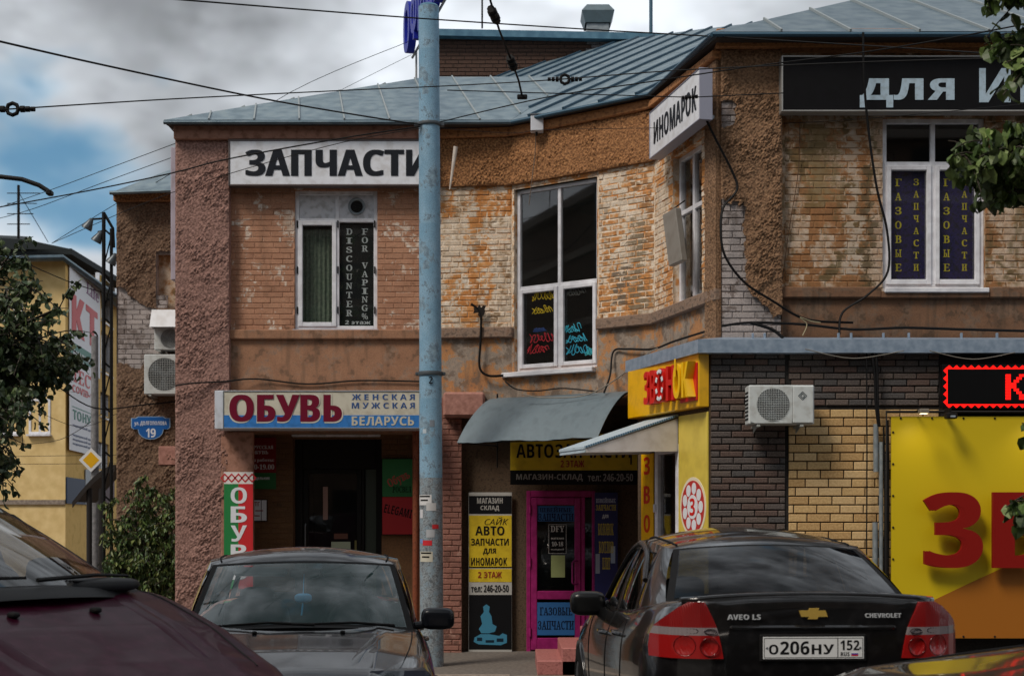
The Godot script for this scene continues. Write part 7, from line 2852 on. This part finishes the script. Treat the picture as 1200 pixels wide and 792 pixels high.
	for side in [-1, 1]:
		var lamp := group_part("tail_lamp", o)
		for seg in [[0, 2, red2, "lens"], [2, 3, clear, "reversing_lens"], [3, 8, red, "lens"]]:
			m = MB.new()
			var rows := []
			var back := []
			var sub := 6 if seg[3] == "lens" else 3
			for kk in range(seg[0] * sub, seg[1] * sub + 1):
				var k0 := mini(kk / sub, inn.size() - 2)
				var f := float(kk) / sub - k0
				var yy := lerpf(inn[k0][0], inn[k0 + 1][0], f)
				var xa := lerpf(inn[k0][1], inn[k0 + 1][1], f)
				var xb := lerpf(inn[k0][2], inn[k0 + 1][2], f)
				var row := PackedVector3Array()
				var brow := PackedVector3Array()
				for i in NC + 1:
					var t := float(i) / NC
					var x := lerpf(xa, xb, t)
					var z := lamp_z(p, x, yy)
					var puff := 0.012 * sin(PI * t)
					# moulded optics: vertical flutes above, dished chambers below
					if seg[2] == red: puff += 0.0011 * sin(x * 620.0)
					elif seg[2] == clear: puff += 0.0012 * sin(x * 420.0)
					else:
						for c in [[0.535, 0.932, 0.046], [0.655, 0.936, 0.052]]:
							var rr := Vector2(x - c[0], yy - c[1]).length()
							if rr < c[2]: puff -= 0.010 * (1.0 - pow(rr / c[2], 2.0)) - 0.0012 * sin(rr * 900.0)
					row.append(Vector3(side * (x + 0.014 * t * t), yy, z + 0.016 + puff))
					brow.append(Vector3(side * (x - 0.02), yy, z - 0.09))
				rows.append(row)
				back.append(brow)
			m.grid(rows, side < 0)
			for e in [0, rows.size() - 1]:
				m.grid([rows[e], back[e]], (side < 0) != (e == 0))
			var le := []
			var lb := []
			for k in rows.size():
				le.append(rows[k][0])
				lb.append(back[k][0])
			m.grid([PackedVector3Array(lb), PackedVector3Array(le)], side > 0)
			le = []
			lb = []
			for k in rows.size():
				le.append(rows[k][NC])
				lb.append(back[k][NC])
			m.grid([PackedVector3Array(lb), PackedVector3Array(le)], side < 0)
			part(m, seg[3], seg[2], lamp)
		for q in [[0.535, 0.932, 0.046], [0.655, 0.936, 0.052]]:
			m = MB.new()
			for ringr in [1.0]:
				var pts := []
				for k in 21:
					var a := TAU * k / 20
					var x: float = q[0] + cos(a) * q[2] * ringr
					var y: float = q[1] + sin(a) * q[2] * ringr
					pts.append(Vector3(side * x, y, lamp_z(p, x, y) + 0.0275))
				m.tube(pts, 0.003, 5, -1, false)
			part(m, "chamber_ring", mat(C(96, 4, 6), 0.15), lamp)
		for q in [[0.53, 1.01], [0.62, 1.012]]:
			m = MB.new()
			var pts := []
			for k in 17:
				var a := TAU * k / 16
				var x: float = q[0] + cos(a) * 0.03
				pts.append(Vector3(side * x, q[1] + sin(a) * 0.012, lamp_z(p, x, q[1]) + 0.026))
			m.tube(pts, 0.003, 5, -1, false)
			part(m, "bulb_ring", mat(C(60, 50, 54), 0.2), lamp)
	# bumper
	m = MB.new()
	var br := []
	for y in [[0.30, -0.02], [0.36, 0.03], [0.55, 0.045], [0.66, 0.04], [0.69, 0.02], [0.695, -0.06]]:
		var row := PackedVector3Array()
		for i in 31:
			var t := -1.0 + 2.0 * i / 30.0
			var x := t * 0.86
			var z := lamp_z(p, absf(x), y[0])
			row.append(Vector3(x * (1.0 + y[1] * 0.1), y[0], z + y[1]))
		br.append(row)
	m.grid(br)
	part(m, "bumper", blk, o)
	# window deflectors on the left doors
	for q in [[Vector3(-0.735, 1.04, -0.55), Vector3(-0.63, 1.39, -0.08), Vector3(-0.615, 1.425, 0.24)], [Vector3(-0.62, 1.43, 0.30), Vector3(-0.625, 1.41, 0.72), Vector3(-0.69, 1.22, 0.98)]]:
		m = MB.new()
		var pts := []
		for k in 13:
			var t := k / 12.0
			pts.append((q[0] as Vector3).bezier_interpolate(q[0].lerp(q[1], 0.8), q[2].lerp(q[1], 0.8), q[2], t))
		m.tube(pts, 0.018, 6)
		part(m, "window_deflector", mat(C(40, 36, 36), 0.25), o)

func rear_z(p: Dictionary, x: float, y: float) -> float:
	# where the rear skin stands at this half width and height
	var s: Array = p.st
	for k in range(s.size() - 1, 5, -1):
		if y <= s[k][3] - 0.0 and x <= s[k][4] * (1.0 if y < s[k][2] * 0.8 else 0.93): 
			return s[k][0] if k == s.size() - 1 else s[k][0]
	return s[-1][0]

func lamp_z(p: Dictionary, x: float, y: float) -> float:
	var tab := [[0.44, 2.155], [0.50, 2.150], [0.58, 2.138], [0.66, 2.110], [0.72, 2.070], [0.76, 2.02], [0.80, 1.94], [0.83, 1.82], [0.87, 1.60]]
	if x <= tab[0][0]: return tab[0][1]
	for k in tab.size() - 1:
		if x <= tab[k + 1][0]: return lerpf(tab[k][1], tab[k + 1][1], (x - tab[k][0]) / (tab[k + 1][0] - tab[k][0]))
	return 1.6

# ---- dark grey hatchback facing the viewer
func hatch() -> void:
	var o := thing("parked_hatchback", "dark grey hatchback facing the street before the shoe shop, blue air freshener inside", "car", Vector3(-1.49, gy(10.2) - 0.05, -10.09), PI + deg_to_rad(6.5))
	var gry := paint(C(38, 37, 39), 0.6, 0.26)
	var p := {"st": stations(4.3, 0.875, 0.70, 0.945, 0.90, 1.0, -0.92, 1.75), "paint": gry, "crease": 0.012, "tub0": -0.70, "tub1": 1.5, "axle0": -1.35, "axle1": 1.29, "door0": -0.72, "door1": 0.28, "door2": 1.05,
		"pane": glass(C(92, 132, 134), 0.18, 1.0), "rear_pane": glass(C(40, 50, 52), 0.5), "side_pane": glass(C(20, 24, 25), 0.5), "mirror_paint": mat(C(24, 27, 34), 0.25), "mirror_size": Vector3(0.115, 0.075, 0.07),  # windscreen glass tint strengthened with teal to paint in sky reflection
		"glass": {"A0": Vector3(0.755, 0.90, -0.70), "A1": Vector3(0.645, 1.325, 0.02), "B0": Vector3(0.785, 0.91, 0.28), "B1": Vector3(0.65, 1.365, 0.32), "C0": Vector3(0.775, 0.95, 1.05), "C1": Vector3(0.62, 1.32, 1.05), "R0": Vector3(0.69, 0.98, 1.85), "R1": Vector3(0.57, 1.29, 1.45), "ws_bow": 0.22, "rw_bow": 0.10, "crown": 0.06, "mirror": Vector3(0.17, 0.07, 0.16)}}
	car(p, o)
	# black cowl, wipers, washer jets
	var m := MB.new()
	var rows := [PackedVector3Array(), PackedVector3Array()]
	for k in 21:
		var x := -0.70 + 1.4 * k / 20.0
		var q := 1.0 - pow(x / 0.72, 2.0)
		rows[0].append(Vector3(x, 0.948 - 0.04 * (1.0 - q), -0.76 - 0.23 * q))
		rows[1].append(Vector3(x, 0.955 - 0.045 * (1.0 - q), -0.70 - 0.20 * q))
	m.grid(rows, true)
	part(m, "cowl", M.black_rubber, o)
	wiper(o, [Vector3(-0.10, 0.965, -0.98), Vector3(0.2, 0.98, -0.955), Vector3(0.62, 0.945, -0.83)])
	wiper(o, [Vector3(-0.62, 0.945, -0.83), Vector3(-0.35, 0.975, -0.94), Vector3(0.05, 0.97, -0.985)])
	for x in [-0.28, 0.28]:
		m = MB.new()
		blob(m, Vector3(x, top_y(p, -1.08, absf(x)) + 0.008, -1.08), Vector3(0.016, 0.01, 0.02), 0.8)
		part(m, "washer_jet", M.black_rubber, o)
	# bonnet gaps and raised creases
	for side in [-1, 1]:
		m = MB.new()
		var pts := []
		for k in 15:
			var z := lerpf(-0.78, -1.86, k / 14.0)
			var x: float = lerpf(0.735, 0.60, pow(k / 14.0, 2.0))
			pts.append(Vector3(side * x, top_y(p, z, x) + 0.001, z))
		m.tube(pts, 0.0045, 5)
		part(m, "bonnet_gap", M.black_rubber, o)  # shade of the bonnet groove painted as a dark strip
		m = MB.new()
		var rr := [PackedVector3Array(), PackedVector3Array(), PackedVector3Array()]
		for k in 15:
			var z := lerpf(-0.98, -1.95, k / 14.0)
			var x: float = lerpf(0.56, 0.30, k / 14.0)
			rr[0].append(Vector3(side * (x + 0.035), top_y(p, z, x + 0.035) - 0.002, z))
			rr[1].append(Vector3(side * x, top_y(p, z, x) + 0.013 * sin(PI * clampf(k / 14.0 + 0.12, 0.0, 1.0)) - 0.002, z))
			rr[2].append(Vector3(side * (x - 0.05), top_y(p, z, x - 0.05) - 0.002, z))
		m.grid(rr, side > 0)
		part(m, "bonnet_crease", gry, o)
		# headlamp
		var hl := group_part("headlamp", o)
		m = MB.new()
		var lens := [PackedVector3Array(), PackedVector3Array(), PackedVector3Array(), PackedVector3Array(), PackedVector3Array()]
		for i in 13:
			var t := i / 12.0
			var x := lerpf(0.44, 0.80, t)
			var z := -2.08 + 0.40 * pow(t, 1.8)
			var up := lerpf(0.72, 0.85, sin(t * 1.45))
			for j in 5:
				var v := j / 4.0
				lens[j].append(Vector3(side * (x + 0.02 * sin(v * PI)), lerpf(0.58, up, v), z - 0.03 * sin(v * PI) + 0.10 * v))
		m.grid(lens, side > 0)
		part(m, "lens", glass(C(190, 206, 216), 0.12), hl)
		m = MB.new()
		for q in [[0.55, -1.96, 0.055], [0.68, -1.83, 0.06]]:
			m.lathe([Vector2(q[2], 0.0), Vector2(q[2] * 0.9, -0.02), Vector2(q[2] * 0.55, -0.06), Vector2(0.0, -0.07)], 18, Transform3D(Basis(Vector3.RIGHT, -PI / 2 + 0.15), Vector3(side * q[0], 0.70, q[1])))
		part(m, "reflector", mat(C(150, 170, 200), 0.1, 0.9), hl)
		m = MB.new()
		m.box(Vector3(side * 0.42, 0.57, -1.92), Vector3(side * 0.80, 0.76, -1.70), 0.03)
		part(m, "lamp_bowl", mat(C(36, 40, 52), 0.3, 0.5), hl)
	# sun visors, freshener, washed-out sheet on the dash
	for side in [-1, 1]:
		m = MB.new()
		m.box(Vector3(side * 0.12, 1.245, -0.06), Vector3(side * 0.50, 1.31, 0.02), 0.02)
		part(m, "sun_visor", mat(C(150, 160, 160), 0.8), o)
	m = MB.new()
	blob(m, Vector3(0.0, 1.10, -0.25), Vector3(0.06, 0.032, 0.02), 0.7)
	m.tube([Vector3(0, 1.13, -0.25), Vector3(0, 1.26, -0.05)], 0.003, 4)
	m.tube([Vector3(0, 1.08, -0.25), Vector3(0.01, 0.98, -0.27)], 0.006, 4)
	part(m, "air_freshener", mat(C(40, 150, 200), 0.5), o)
	m = MB.new()
	m.tube([Vector3(-0.44, 1.03, -0.32), Vector3(-0.40, 1.2, -0.2), Vector3(-0.33, 1.27, -0.1)], 0.008, 5)
	m.tube([Vector3(-0.44, 1.03, -0.32), Vector3(-0.46, 0.95, -0.34)], 0.016, 5)
	part(m, "phone_cable", M.black_rubber, o)
	# grille and bumper below the frame
	m = MB.new()
	m.box(Vector3(-0.35, 0.42, -2.19), Vector3(0.35, 0.58, -2.12), 0.02)
	part(m, "grille", M.black_rubber, o)

# ---- burgundy van close by, out of focus
func burgundy_van() -> void:
	var o := thing("parked_hatchback", "burgundy hatchback with black plastic cowl and wiper, nosing out before the grey one", "car", Vector3(-3.025, gy(6.5), -6.82), PI + deg_to_rad(52.0))
	var red := paint(C(42, 6, 24), 0.1, 0.45)
	red.clearcoat = 0.16
	red.metallic_specular = 0.2
	var p := {"st": stations(4.4, 0.90, 0.85, 1.18, 1.15, 1.2, -1.05, 1.9), "paint": red, "crease": 0.010, "tub0": -0.85, "tub1": 1.7, "axle0": -1.45, "axle1": 1.35, "door0": -0.72, "door1": 0.28, "door2": 1.15,
		"pane": glass(C(20, 24, 26), 0.5), "rear_pane": glass(C(14, 16, 17), 0.7), "side_pane": glass(C(14, 16, 17), 0.7), "mirror_paint": M.black_rubber, "mirror_size": Vector3(0.12, 0.1, 0.07),
		"glass": {"A0": Vector3(0.74, 1.14, -0.92), "A1": Vector3(0.60, 1.57, 0.02), "B0": Vector3(0.79, 1.15, 0.28), "B1": Vector3(0.63, 1.61, 0.32), "C0": Vector3(0.78, 1.17, 1.15), "C1": Vector3(0.62, 1.60, 1.15), "R0": Vector3(0.72, 1.18, 2.0), "R1": Vector3(0.58, 1.57, 1.8), "ws_bow": 0.26, "rw_bow": 0.08, "crown": 0.05, "mirror": Vector3(0.17, 0.06, 0.95)}}
	car(p, o)
	# deep black cowl with a louvred intake, wiper on the far side
	var m := MB.new()
	var rows := [PackedVector3Array(), PackedVector3Array(), PackedVector3Array(), PackedVector3Array()]
	for k in 25:
		var x := -0.76 + 1.52 * k / 24.0
		var q := 1.0 - pow(x / 0.78, 2.0)
		rows[0].append(Vector3(x, 1.165 - 0.05 * (1.0 - q), -0.98 - 0.30 * q))
		rows[1].append(Vector3(x, 1.205 - 0.05 * (1.0 - q), -0.95 - 0.27 * q))
		rows[2].append(Vector3(x, 1.215 - 0.05 * (1.0 - q), -0.90 - 0.21 * q))
		rows[3].append(Vector3(x, 1.200 - 0.05 * (1.0 - q), -0.80 - 0.14 * q))
	m.grid(rows, true)
	part(m, "cowl", mat(C(34, 35, 37), 0.55), o)
	for side in [-1, 1]:
		m = MB.new()
		var arcp := []
		for k in 9:
			var a := PI * k / 8.0
			arcp.append(Vector3(side * (0.42 + cos(a) * 0.20), 1.200 + sin(a) * 0.012, -0.98 - sin(a) * 0.17))
		blob(m, Vector3(side * 0.44, 1.200, -1.06), Vector3(0.21, 0.035, 0.10), 0.7)
		part(m, "cowl_hump", mat(C(40, 41, 43), 0.5), o)
		for q in 5:
			m = MB.new()
			m.tube([Vector3(side * 0.26, 1.225, -1.13 + q * 0.03), Vector3(side * 0.62, 1.215, -1.09 + q * 0.03)], 0.006, 5)
			part(m, "cowl_louvre", M.black_rubber, o)
		m = MB.new()
		blob(m, Vector3(side * 0.20, top_y(p, -1.380, 0.20) + 0.012, -1.380), Vector3(0.022, 0.014, 0.03), 0.8)
		part(m, "washer_jet", M.black_rubber, o)
	wiper(o, [Vector3(0.62, 1.235, -1.0), Vector3(0.64, 1.270, -0.88), Vector3(0.50, 1.380, -0.74), Vector3(0.30, 1.450, -0.68)])
	wiper(o, [Vector3(0.60, 1.245, -1.01), Vector3(0.36, 1.255, -1.10), Vector3(-0.02, 1.250, -1.13)])
	wiper(o, [Vector3(-0.05, 1.240, -1.170), Vector3(-0.40, 1.250, -1.10), Vector3(-0.68, 1.235, -0.96)])
	for side in [-1, 1]:
		m = MB.new()
		var pts := []
		for k in 15:
			var z := lerpf(-0.95, -1.95, k / 14.0)
			var x: float = lerpf(0.74, 0.62, pow(k / 14.0, 2.0))
			pts.append(Vector3(side * x, top_y(p, z, x) + 0.001, z))
		m.tube(pts, 0.005, 5)
		part(m, "bonnet_gap", M.black_rubber, o)  # dark strip on the bonnet stands for its shaded groove
		m = MB.new()
		var rr := [PackedVector3Array(), PackedVector3Array(), PackedVector3Array()]
		for k in 15:
			var z := lerpf(-1.12, -2.12, k / 14.0)
			var x: float = lerpf(0.46, 0.34, k / 14.0)
			rr[0].append(Vector3(side * (x + 0.06), top_y(p, z, x + 0.06) - 0.002, z))
			rr[1].append(Vector3(side * x, top_y(p, z, x) + 0.016 * sin(PI * clampf(k / 14.0 + 0.12, 0.0, 1.0)) - 0.002, z))
			rr[2].append(Vector3(side * (x - 0.03), top_y(p, z, x - 0.03) - 0.002, z))
		m.grid(rr, side > 0)
		part(m, "bonnet_crease", red, o)

# ---- dark car whose bonnet shows in the corner
func corner_car() -> void:
	var o := thing("parked_car", "dark brown-grey car with its bonnet behind the black saloon", "car", Vector3(3.32, gy(5.3), -5.15), PI / 2 + deg_to_rad(4.0))
	var drk := paint(C(48, 44, 44), 0.55, 0.28)
	var p := {"st": stations(4.4, 0.87, 0.84, 1.0, 0.97, 1.05, -1.0, 1.7), "paint": drk, "crease": 0.008, "tub0": -0.78, "tub1": 1.4, "axle0": -1.36, "axle1": 1.3, "door0": -0.72, "door1": 0.28, "door2": 1.05,
		"pane": glass(C(30, 36, 38), 0.4), "rear_pane": glass(C(14, 16, 17), 0.7), "side_pane": glass(C(14, 16, 17), 0.6),
		"glass": {"A0": Vector3(0.735, 0.97, -0.80), "A1": Vector3(0.575, 1.40, -0.05), "B0": Vector3(0.775, 0.98, 0.28), "B1": Vector3(0.60, 1.43, 0.32), "C0": Vector3(0.765, 1.0, 1.05), "C1": Vector3(0.585, 1.41, 0.95), "R0": Vector3(0.67, 1.03, 1.72), "R1": Vector3(0.54, 1.40, 1.2), "ws_bow": 0.2, "rw_bow": 0.10, "crown": 0.05, "mirror": Vector3(0.17, 0.07, 0.2)}}
	car(p, o)
	for side in [-1, 1]:
		var m := MB.new()
		var pts := []
		for k in 15:
			var z := lerpf(-0.85, -1.95, k / 14.0)
			var x: float = lerpf(0.74, 0.60, pow(k / 14.0, 2.0))
			pts.append(Vector3(side * x, top_y(p, z, x) + 0.001, z))
		m.tube(pts, 0.0045, 5)
		part(m, "bonnet_gap", M.black_rubber, o)  # groove shade drawn as a dark strip on the bonnet
	wiper(o, [Vector3(-0.10, 1.03, -1.0), Vector3(0.2, 1.04, -0.99), Vector3(0.62, 1.01, -0.88)])

# ------------------------------------------------------------------ plants
func leaf_mesh(l: float, w: float) -> ArrayMesh:
	# a folded, pointed leaf of eight faces
	var m := MB.new()
	var ts := [0.0, 0.3, 0.62, 1.0]
	var ws := [0.12, 0.5, 0.42, 0.02]
	for k in 3:
		var a := Vector3(0, -l * ts[k], 0.12 * l * sin(ts[k] * 2.4))
		var b := Vector3(0, -l * ts[k + 1], 0.12 * l * sin(ts[k + 1] * 2.4))
		for s in [-1, 1]:
			var e := Vector3(s * w * ws[k], 0, 0.16 * w)
			var f := Vector3(s * w * ws[k + 1], 0, 0.16 * w)
			m.qs(a, a + e, b + f, b, Vector3(0, 0, 1))
	return m.mesh()

func leaf_mat(a: Color, b: Color, seed_: int) -> StandardMaterial3D:
	var m := StandardMaterial3D.new()
	m.albedo_color = Color.WHITE
	m.vertex_color_use_as_albedo = true
	m.roughness = 0.5
	m.backlight_enabled = true
	m.backlight = Color(0.10, 0.14, 0.03)
	return m

# twigs grown from limb tips, leaves hung in alternate pairs along them
func crown(o: Node3D, limbs: Array, spread: float, twigs: int, per: int, leaf: Mesh, material: Material, cols: Array, bark: Material, drop: float, seed_: int, nm := "crown", keep = null) -> void:
	rng.seed = seed_
	var xs: Array[Transform3D] = []
	var cc: Array[Color] = []
	var wood := MB.new()
	for l in limbs:
		for k in twigs:
			var t := rng.randf_range(0.25, 1.0)
			var at: Vector3 = (l[0] as Vector3).lerp(l[1], t)
			var dir: Vector3 = (Vector3(rng.randf_range(-1, 1), rng.randf_range(-0.7, 0.8), rng.randf_range(-1, 1)).normalized() + (l[1] - l[0]).normalized() * 0.5).normalized()
			var len := spread * rng.randf_range(0.35, 1.0)
			var pts := []
			for q in 5:
				var f := q / 4.0
				pts.append(at + dir * len * f + Vector3(0, -drop * f * f * len, 0))
			if keep != null and not keep.call(pts[4]): continue
			wood.tube(pts, 0.010 * spread + 0.002, 4, 0.003, false)
			for q in per:
				var f := rng.randf_range(0.2, 1.0)
				var p: Vector3 = at + dir * len * f + Vector3(0, -drop * f * f * len, 0)
				p += Vector3(rng.randf_range(-1, 1), rng.randf_range(-1, 0.6), rng.randf_range(-1, 1)) * 0.07 * spread
				var b := Basis(Vector3.UP, rng.randf() * TAU) * Basis(Vector3.RIGHT, rng.randf_range(-0.9, 0.9)) * Basis(Vector3(0, 0, 1), rng.randf_range(-0.6, 0.6))
				var s := rng.randf_range(0.45, 1.25)
				xs.append(Transform3D(b.scaled(Vector3(s, s, s)), p))
				var c: Color = cols[rng.randi() % cols.size()]
				cc.append(c * rng.randf_range(0.75, 1.15))
	part(wood, "twigs", bark, o).set_meta("kind", "stuff")
	var mm := MultiMesh.new()
	mm.transform_format = MultiMesh.TRANSFORM_3D
	mm.use_colors = true
	mm.mesh = leaf
	mm.instance_count = xs.size()
	for k in xs.size():
		mm.set_instance_transform(k, xs[k])
		mm.set_instance_color(k, cc[k])
	var mi := MultiMeshInstance3D.new()
	mi.name = nm
	mi.multimesh = mm
	mi.material_override = material
	mi.set_meta("kind", "stuff")
	o.add_child(mi, true)

func plants() -> void:
	var bark := grained([C(56, 50, 44), C(84, 76, 66)], 0.4, 0.95, 601, 0.03)
	# ---- street tree on the left: trunk outside the frame, crown reaching in
	var d := 13.0
	var base := P(-150, 608, d)
	base.y = gy(d) - 0.02
	var o := thing("street_tree", "dark leafy street tree in front of the yellow house", "tree", base)
	var hub := P(-120, 470, d) - base
	var m := MB.new()
	m.tube([Vector3.ZERO, hub * 0.5 + Vector3(0.03, 0, 0), hub], 0.15, 10, 0.10)
	part(m, "trunk", bark, o)
	var limbs := []
	for q in [[-20, 330], [10, 300], [40, 330], [70, 360], [80, 400], [60, 440], [20, 420], [-10, 390], [30, 470], [0, 520], [10, 560], [-60, 300], [-60, 420], [-20, 480], [-90, 360], [50, 395], [75, 425]]:
		var tip := P(q[0], q[1], d + rng.randf_range(-0.7, 0.7)) - base
		limbs.append([hub.lerp(tip, 0.35), tip])
		m = MB.new()
		m.tube([hub, hub.lerp(tip, 0.35) + Vector3(0, 0.06, 0), hub.lerp(tip, 0.75) + Vector3(0, 0.05, 0), tip], 0.035, 6, 0.008)
		part(m, "limb", bark, o)
	var keep := func(p: Vector3) -> bool:
		var w := p + base
		var px := CX + w.x / -w.z * F
		var py := HY - (w.y - CAM) / -w.z * F
		# the crown thins out to the right: a ragged outline
		if py > 545 and px > 40: return false
		if py > 455 and px > 62 - (py - 455) * 0.25: return false
		if py < 330 and px > 100 - (330 - py) * 0.9: return false
		if py < 262: return px < 14
		return px < 112
	crown(o, limbs, 0.55, 34, 15, leaf_mesh(0.062, 0.062), leaf_mat(C(0, 0, 0), C(0, 0, 0), 1), [Color(0.030, 0.060, 0.020), Color(0.050, 0.088, 0.028), Color(0.08, 0.12, 0.04), Color(0.028, 0.048, 0.020), Color(0.11, 0.14, 0.055)], bark, 0.35, 611, "crown", keep)
	# ---- lime tree on the right, nearer: three sprays of big leaves
	d = 7.4
	base = P(1420, 608, d)
	base.y = gy(d) - 0.02
	o = thing("lime_tree", "bright green broad-leaved tree reaching in beside the black sign", "tree", base)
	hub = P(1400, 300, d) - base
	m = MB.new()
	m.tube([Vector3.ZERO, hub * 0.5, hub, hub + Vector3(0.1, 1.6, 0)], 0.13, 10, 0.07)
	part(m, "trunk", bark, o)
	limbs = []
	for q in [[[1330, 150], [1190, 185]], [[1300, 150], [1150, 170]], [[1290, 200], [1150, 205]], [[1290, 190], [1125, 182]], [[1300, 230], [1195, 225]], [[1330, -20], [1180, -10]], [[1330, 20], [1185, 50]], [[1320, 30], [1215, 70]], [[1340, 540], [1205, 590]], [[1340, 500], [1222, 520]]]:
		var a := P(q[0][0], q[0][1], d) - base
		var tip := P(q[1][0], q[1][1], d + rng.randf_range(-0.25, 0.25)) - base
		limbs.append([a.lerp(tip, 0.45), tip])
		m = MB.new()
		m.tube([hub, a, a.lerp(tip, 0.5) + Vector3(0, 0.03, 0), tip], 0.025, 6, 0.005)
		part(m, "limb", bark, o)
	var keep2 := func(p: Vector3) -> bool:
		var w := p + base
		var px := CX + w.x / -w.z * F
		var py := HY - (w.y - CAM) / -w.z * F
		if py < 75: return px > 1152
		if py < 100: return px > 1190
		if py < 240: return px > 1098 + absf(py - 182) * 0.75
		if py < 488: return px > 1225
		if py < 516: return px > 1184
		if py < 578: return px > 1206
		return px > 1164 and py < 648
	crown(o, limbs, 0.30, 30, 8, leaf_mesh(0.078, 0.062), leaf_mat(C(0, 0, 0), C(0, 0, 0), 2), [Color(0.06, 0.11, 0.025), Color(0.10, 0.17, 0.035), Color(0.15, 0.22, 0.06), Color(0.045, 0.075, 0.02), Color(0.20, 0.27, 0.09)], bark, 0.4, 613, "crown", keep2)
	# the rest of its crown roofs the kerb above the picture and shades the cars
	limbs = []
	rng.seed = 41
	for k in 26:
		var tip := Vector3(rng.randf_range(-0.5, 6.5), 0, -rng.randf_range(3.5, 9.5))
		tip.y = CAM + 0.39 * -tip.z + rng.randf_range(0.9, 3.4)
		tip -= base
		limbs.append([hub + Vector3(0, 1.4, 0) + (tip - hub - Vector3(0, 1.4, 0)) * 0.4, tip])
		m = MB.new()
		m.tube([hub + Vector3(0.05, 1.2, 0), (hub + Vector3(0, 1.4, 0)).lerp(tip, 0.5) + Vector3(0, 0.3, 0), tip], 0.05, 6, 0.012)
		part(m, "limb", bark, o)
	var over := func(p: Vector3) -> bool:
		var w := p + base
		return w.y > CAM + 0.385 * -w.z + 0.35
	crown(o, limbs, 0.95, 22, 14, leaf_mesh(0.15, 0.13), leaf_mat(C(0, 0, 0), C(0, 0, 0), 2), [Color(0.06, 0.11, 0.025), Color(0.10, 0.17, 0.035), Color(0.045, 0.075, 0.02)], bark, 0.3, 615, "crown", over)
	# ---- unseen kerb tree added on the left to shade the burgundy car
	base = Vector3(-6.6, gy(4.5) - 0.02, -4.5)
	hub = Vector3(0.2, 3.2, 0)
	o = thing("added_shade_tree", "unseen kerbside tree added to shade the burgundy car", "tree", base)
	m = MB.new()
	m.tube([Vector3.ZERO, hub * 0.5, hub, hub + Vector3(0.1, 2.0, 0)], 0.15, 10, 0.08)
	part(m, "trunk", bark, o)
	limbs = []
	for k in 24:
		var tip := Vector3(rng.randf_range(-7.5, -1.0), 0, -rng.randf_range(2.5, 10.0))
		tip.y = CAM + 0.39 * -tip.z + rng.randf_range(0.9, 3.2)
		tip -= base
		limbs.append([hub.lerp(tip, 0.4), tip])
		m = MB.new()
		m.tube([hub + Vector3(0, 0.6, 0), hub.lerp(tip, 0.5) + Vector3(0, 0.4, 0), tip], 0.05, 6, 0.012)
		part(m, "limb", bark, o)
	var over2 := func(p: Vector3) -> bool:
		var w := p + base
		return w.y > CAM + 0.385 * -w.z + 0.35
	crown(o, limbs, 0.95, 22, 14, leaf_mesh(0.15, 0.13), leaf_mat(C(0, 0, 0), C(0, 0, 0), 2), [Color(0.06, 0.11, 0.025), Color(0.10, 0.17, 0.035), Color(0.045, 0.075, 0.02)], bark, 0.3, 616, "crown", over2)
	# ---- shrub against the brown wall
	d = 21.0
	base = P(168, 608, d)
	base.y = -0.09
	o = thing("climbing_shrub", "overgrown green shrub against the brown house wall", "shrub", base)
	limbs = []
	for k in 16:
		var t := k / 15.0
		var tip := P(126 + 82 * t, 545 + 40 * absf(t - 0.55) + rng.randf_range(0, 110), d + rng.randf_range(-0.5, 0.35)) - base
		var root := Vector3(lerpf(-0.4, 0.4, t), 0, rng.randf_range(-0.2, 0.2))
		limbs.append([root.lerp(tip, 0.25), tip])
		m = MB.new()
		m.tube([root, root.lerp(tip, 0.5) + Vector3(0, 0.1, 0), tip], 0.02, 5, 0.006)
		part(m, "stem", bark, o)
	var keep3 := func(p: Vector3) -> bool:
		var w := p + base
		var px := CX + w.x / -w.z * F
		var py := HY - (w.y - CAM) / -w.z * F
		return py > 536 + 26.0 * absf(sin(px * 0.11)) and px > 112 and px < 212 and (px > 140 or py > 575)
	crown(o, limbs, 0.42, 46, 15, leaf_mesh(0.085, 0.04), leaf_mat(C(0, 0, 0), C(0, 0, 0), 3), [Color(0.05, 0.10, 0.026), Color(0.09, 0.15, 0.034), Color(0.14, 0.17, 0.045), Color(0.034, 0.06, 0.018)], bark, 0.3, 617, "foliage", keep3)
	# ---- a row of street trees behind the viewer, which the panes and paint mirror
	rng.seed = 5
	for k in 4:
		var at := Vector3(-13.5 + k * 8.5, 0.2, 9.0 + rng.randf_range(-1, 1))
		o = thing("avenue_tree", ["tall dark avenue tree across the street, the first of four", "tall dark avenue tree across the street, second along", "tall dark avenue tree across the street, third along", "tall dark avenue tree across the street, the last of four"][k], "tree", at, 0, "avenue trees across the street")
		m = MB.new()
		m.tube([Vector3.ZERO, Vector3(0.1, 2, 0), Vector3(0, 4.2, 0.1), Vector3(0.1, 7.5, 0)], 0.2, 10, 0.06)
		part(m, "trunk", bark, o)
		limbs = []
		for q in 14:
			var a := TAU * q / 14.0 * 2.4
			var y := 2.8 + q * 0.36
			var tip := Vector3(cos(a) * (2.4 - q * 0.09), y + 0.9, sin(a) * (2.4 - q * 0.09))
			limbs.append([Vector3(0, y, 0).lerp(tip, 0.3), tip])
			m = MB.new()
			m.tube([Vector3(0, y, 0), tip], 0.05, 5, 0.015)
			part(m, "limb", bark, o)
		crown(o, limbs, 1.2, 14, 16, leaf_mesh(0.22, 0.2), leaf_mat(C(0, 0, 0), C(0, 0, 0), 4), [Color(0.035, 0.06, 0.018), Color(0.055, 0.085, 0.024)], bark, 0.2, 630 + k)
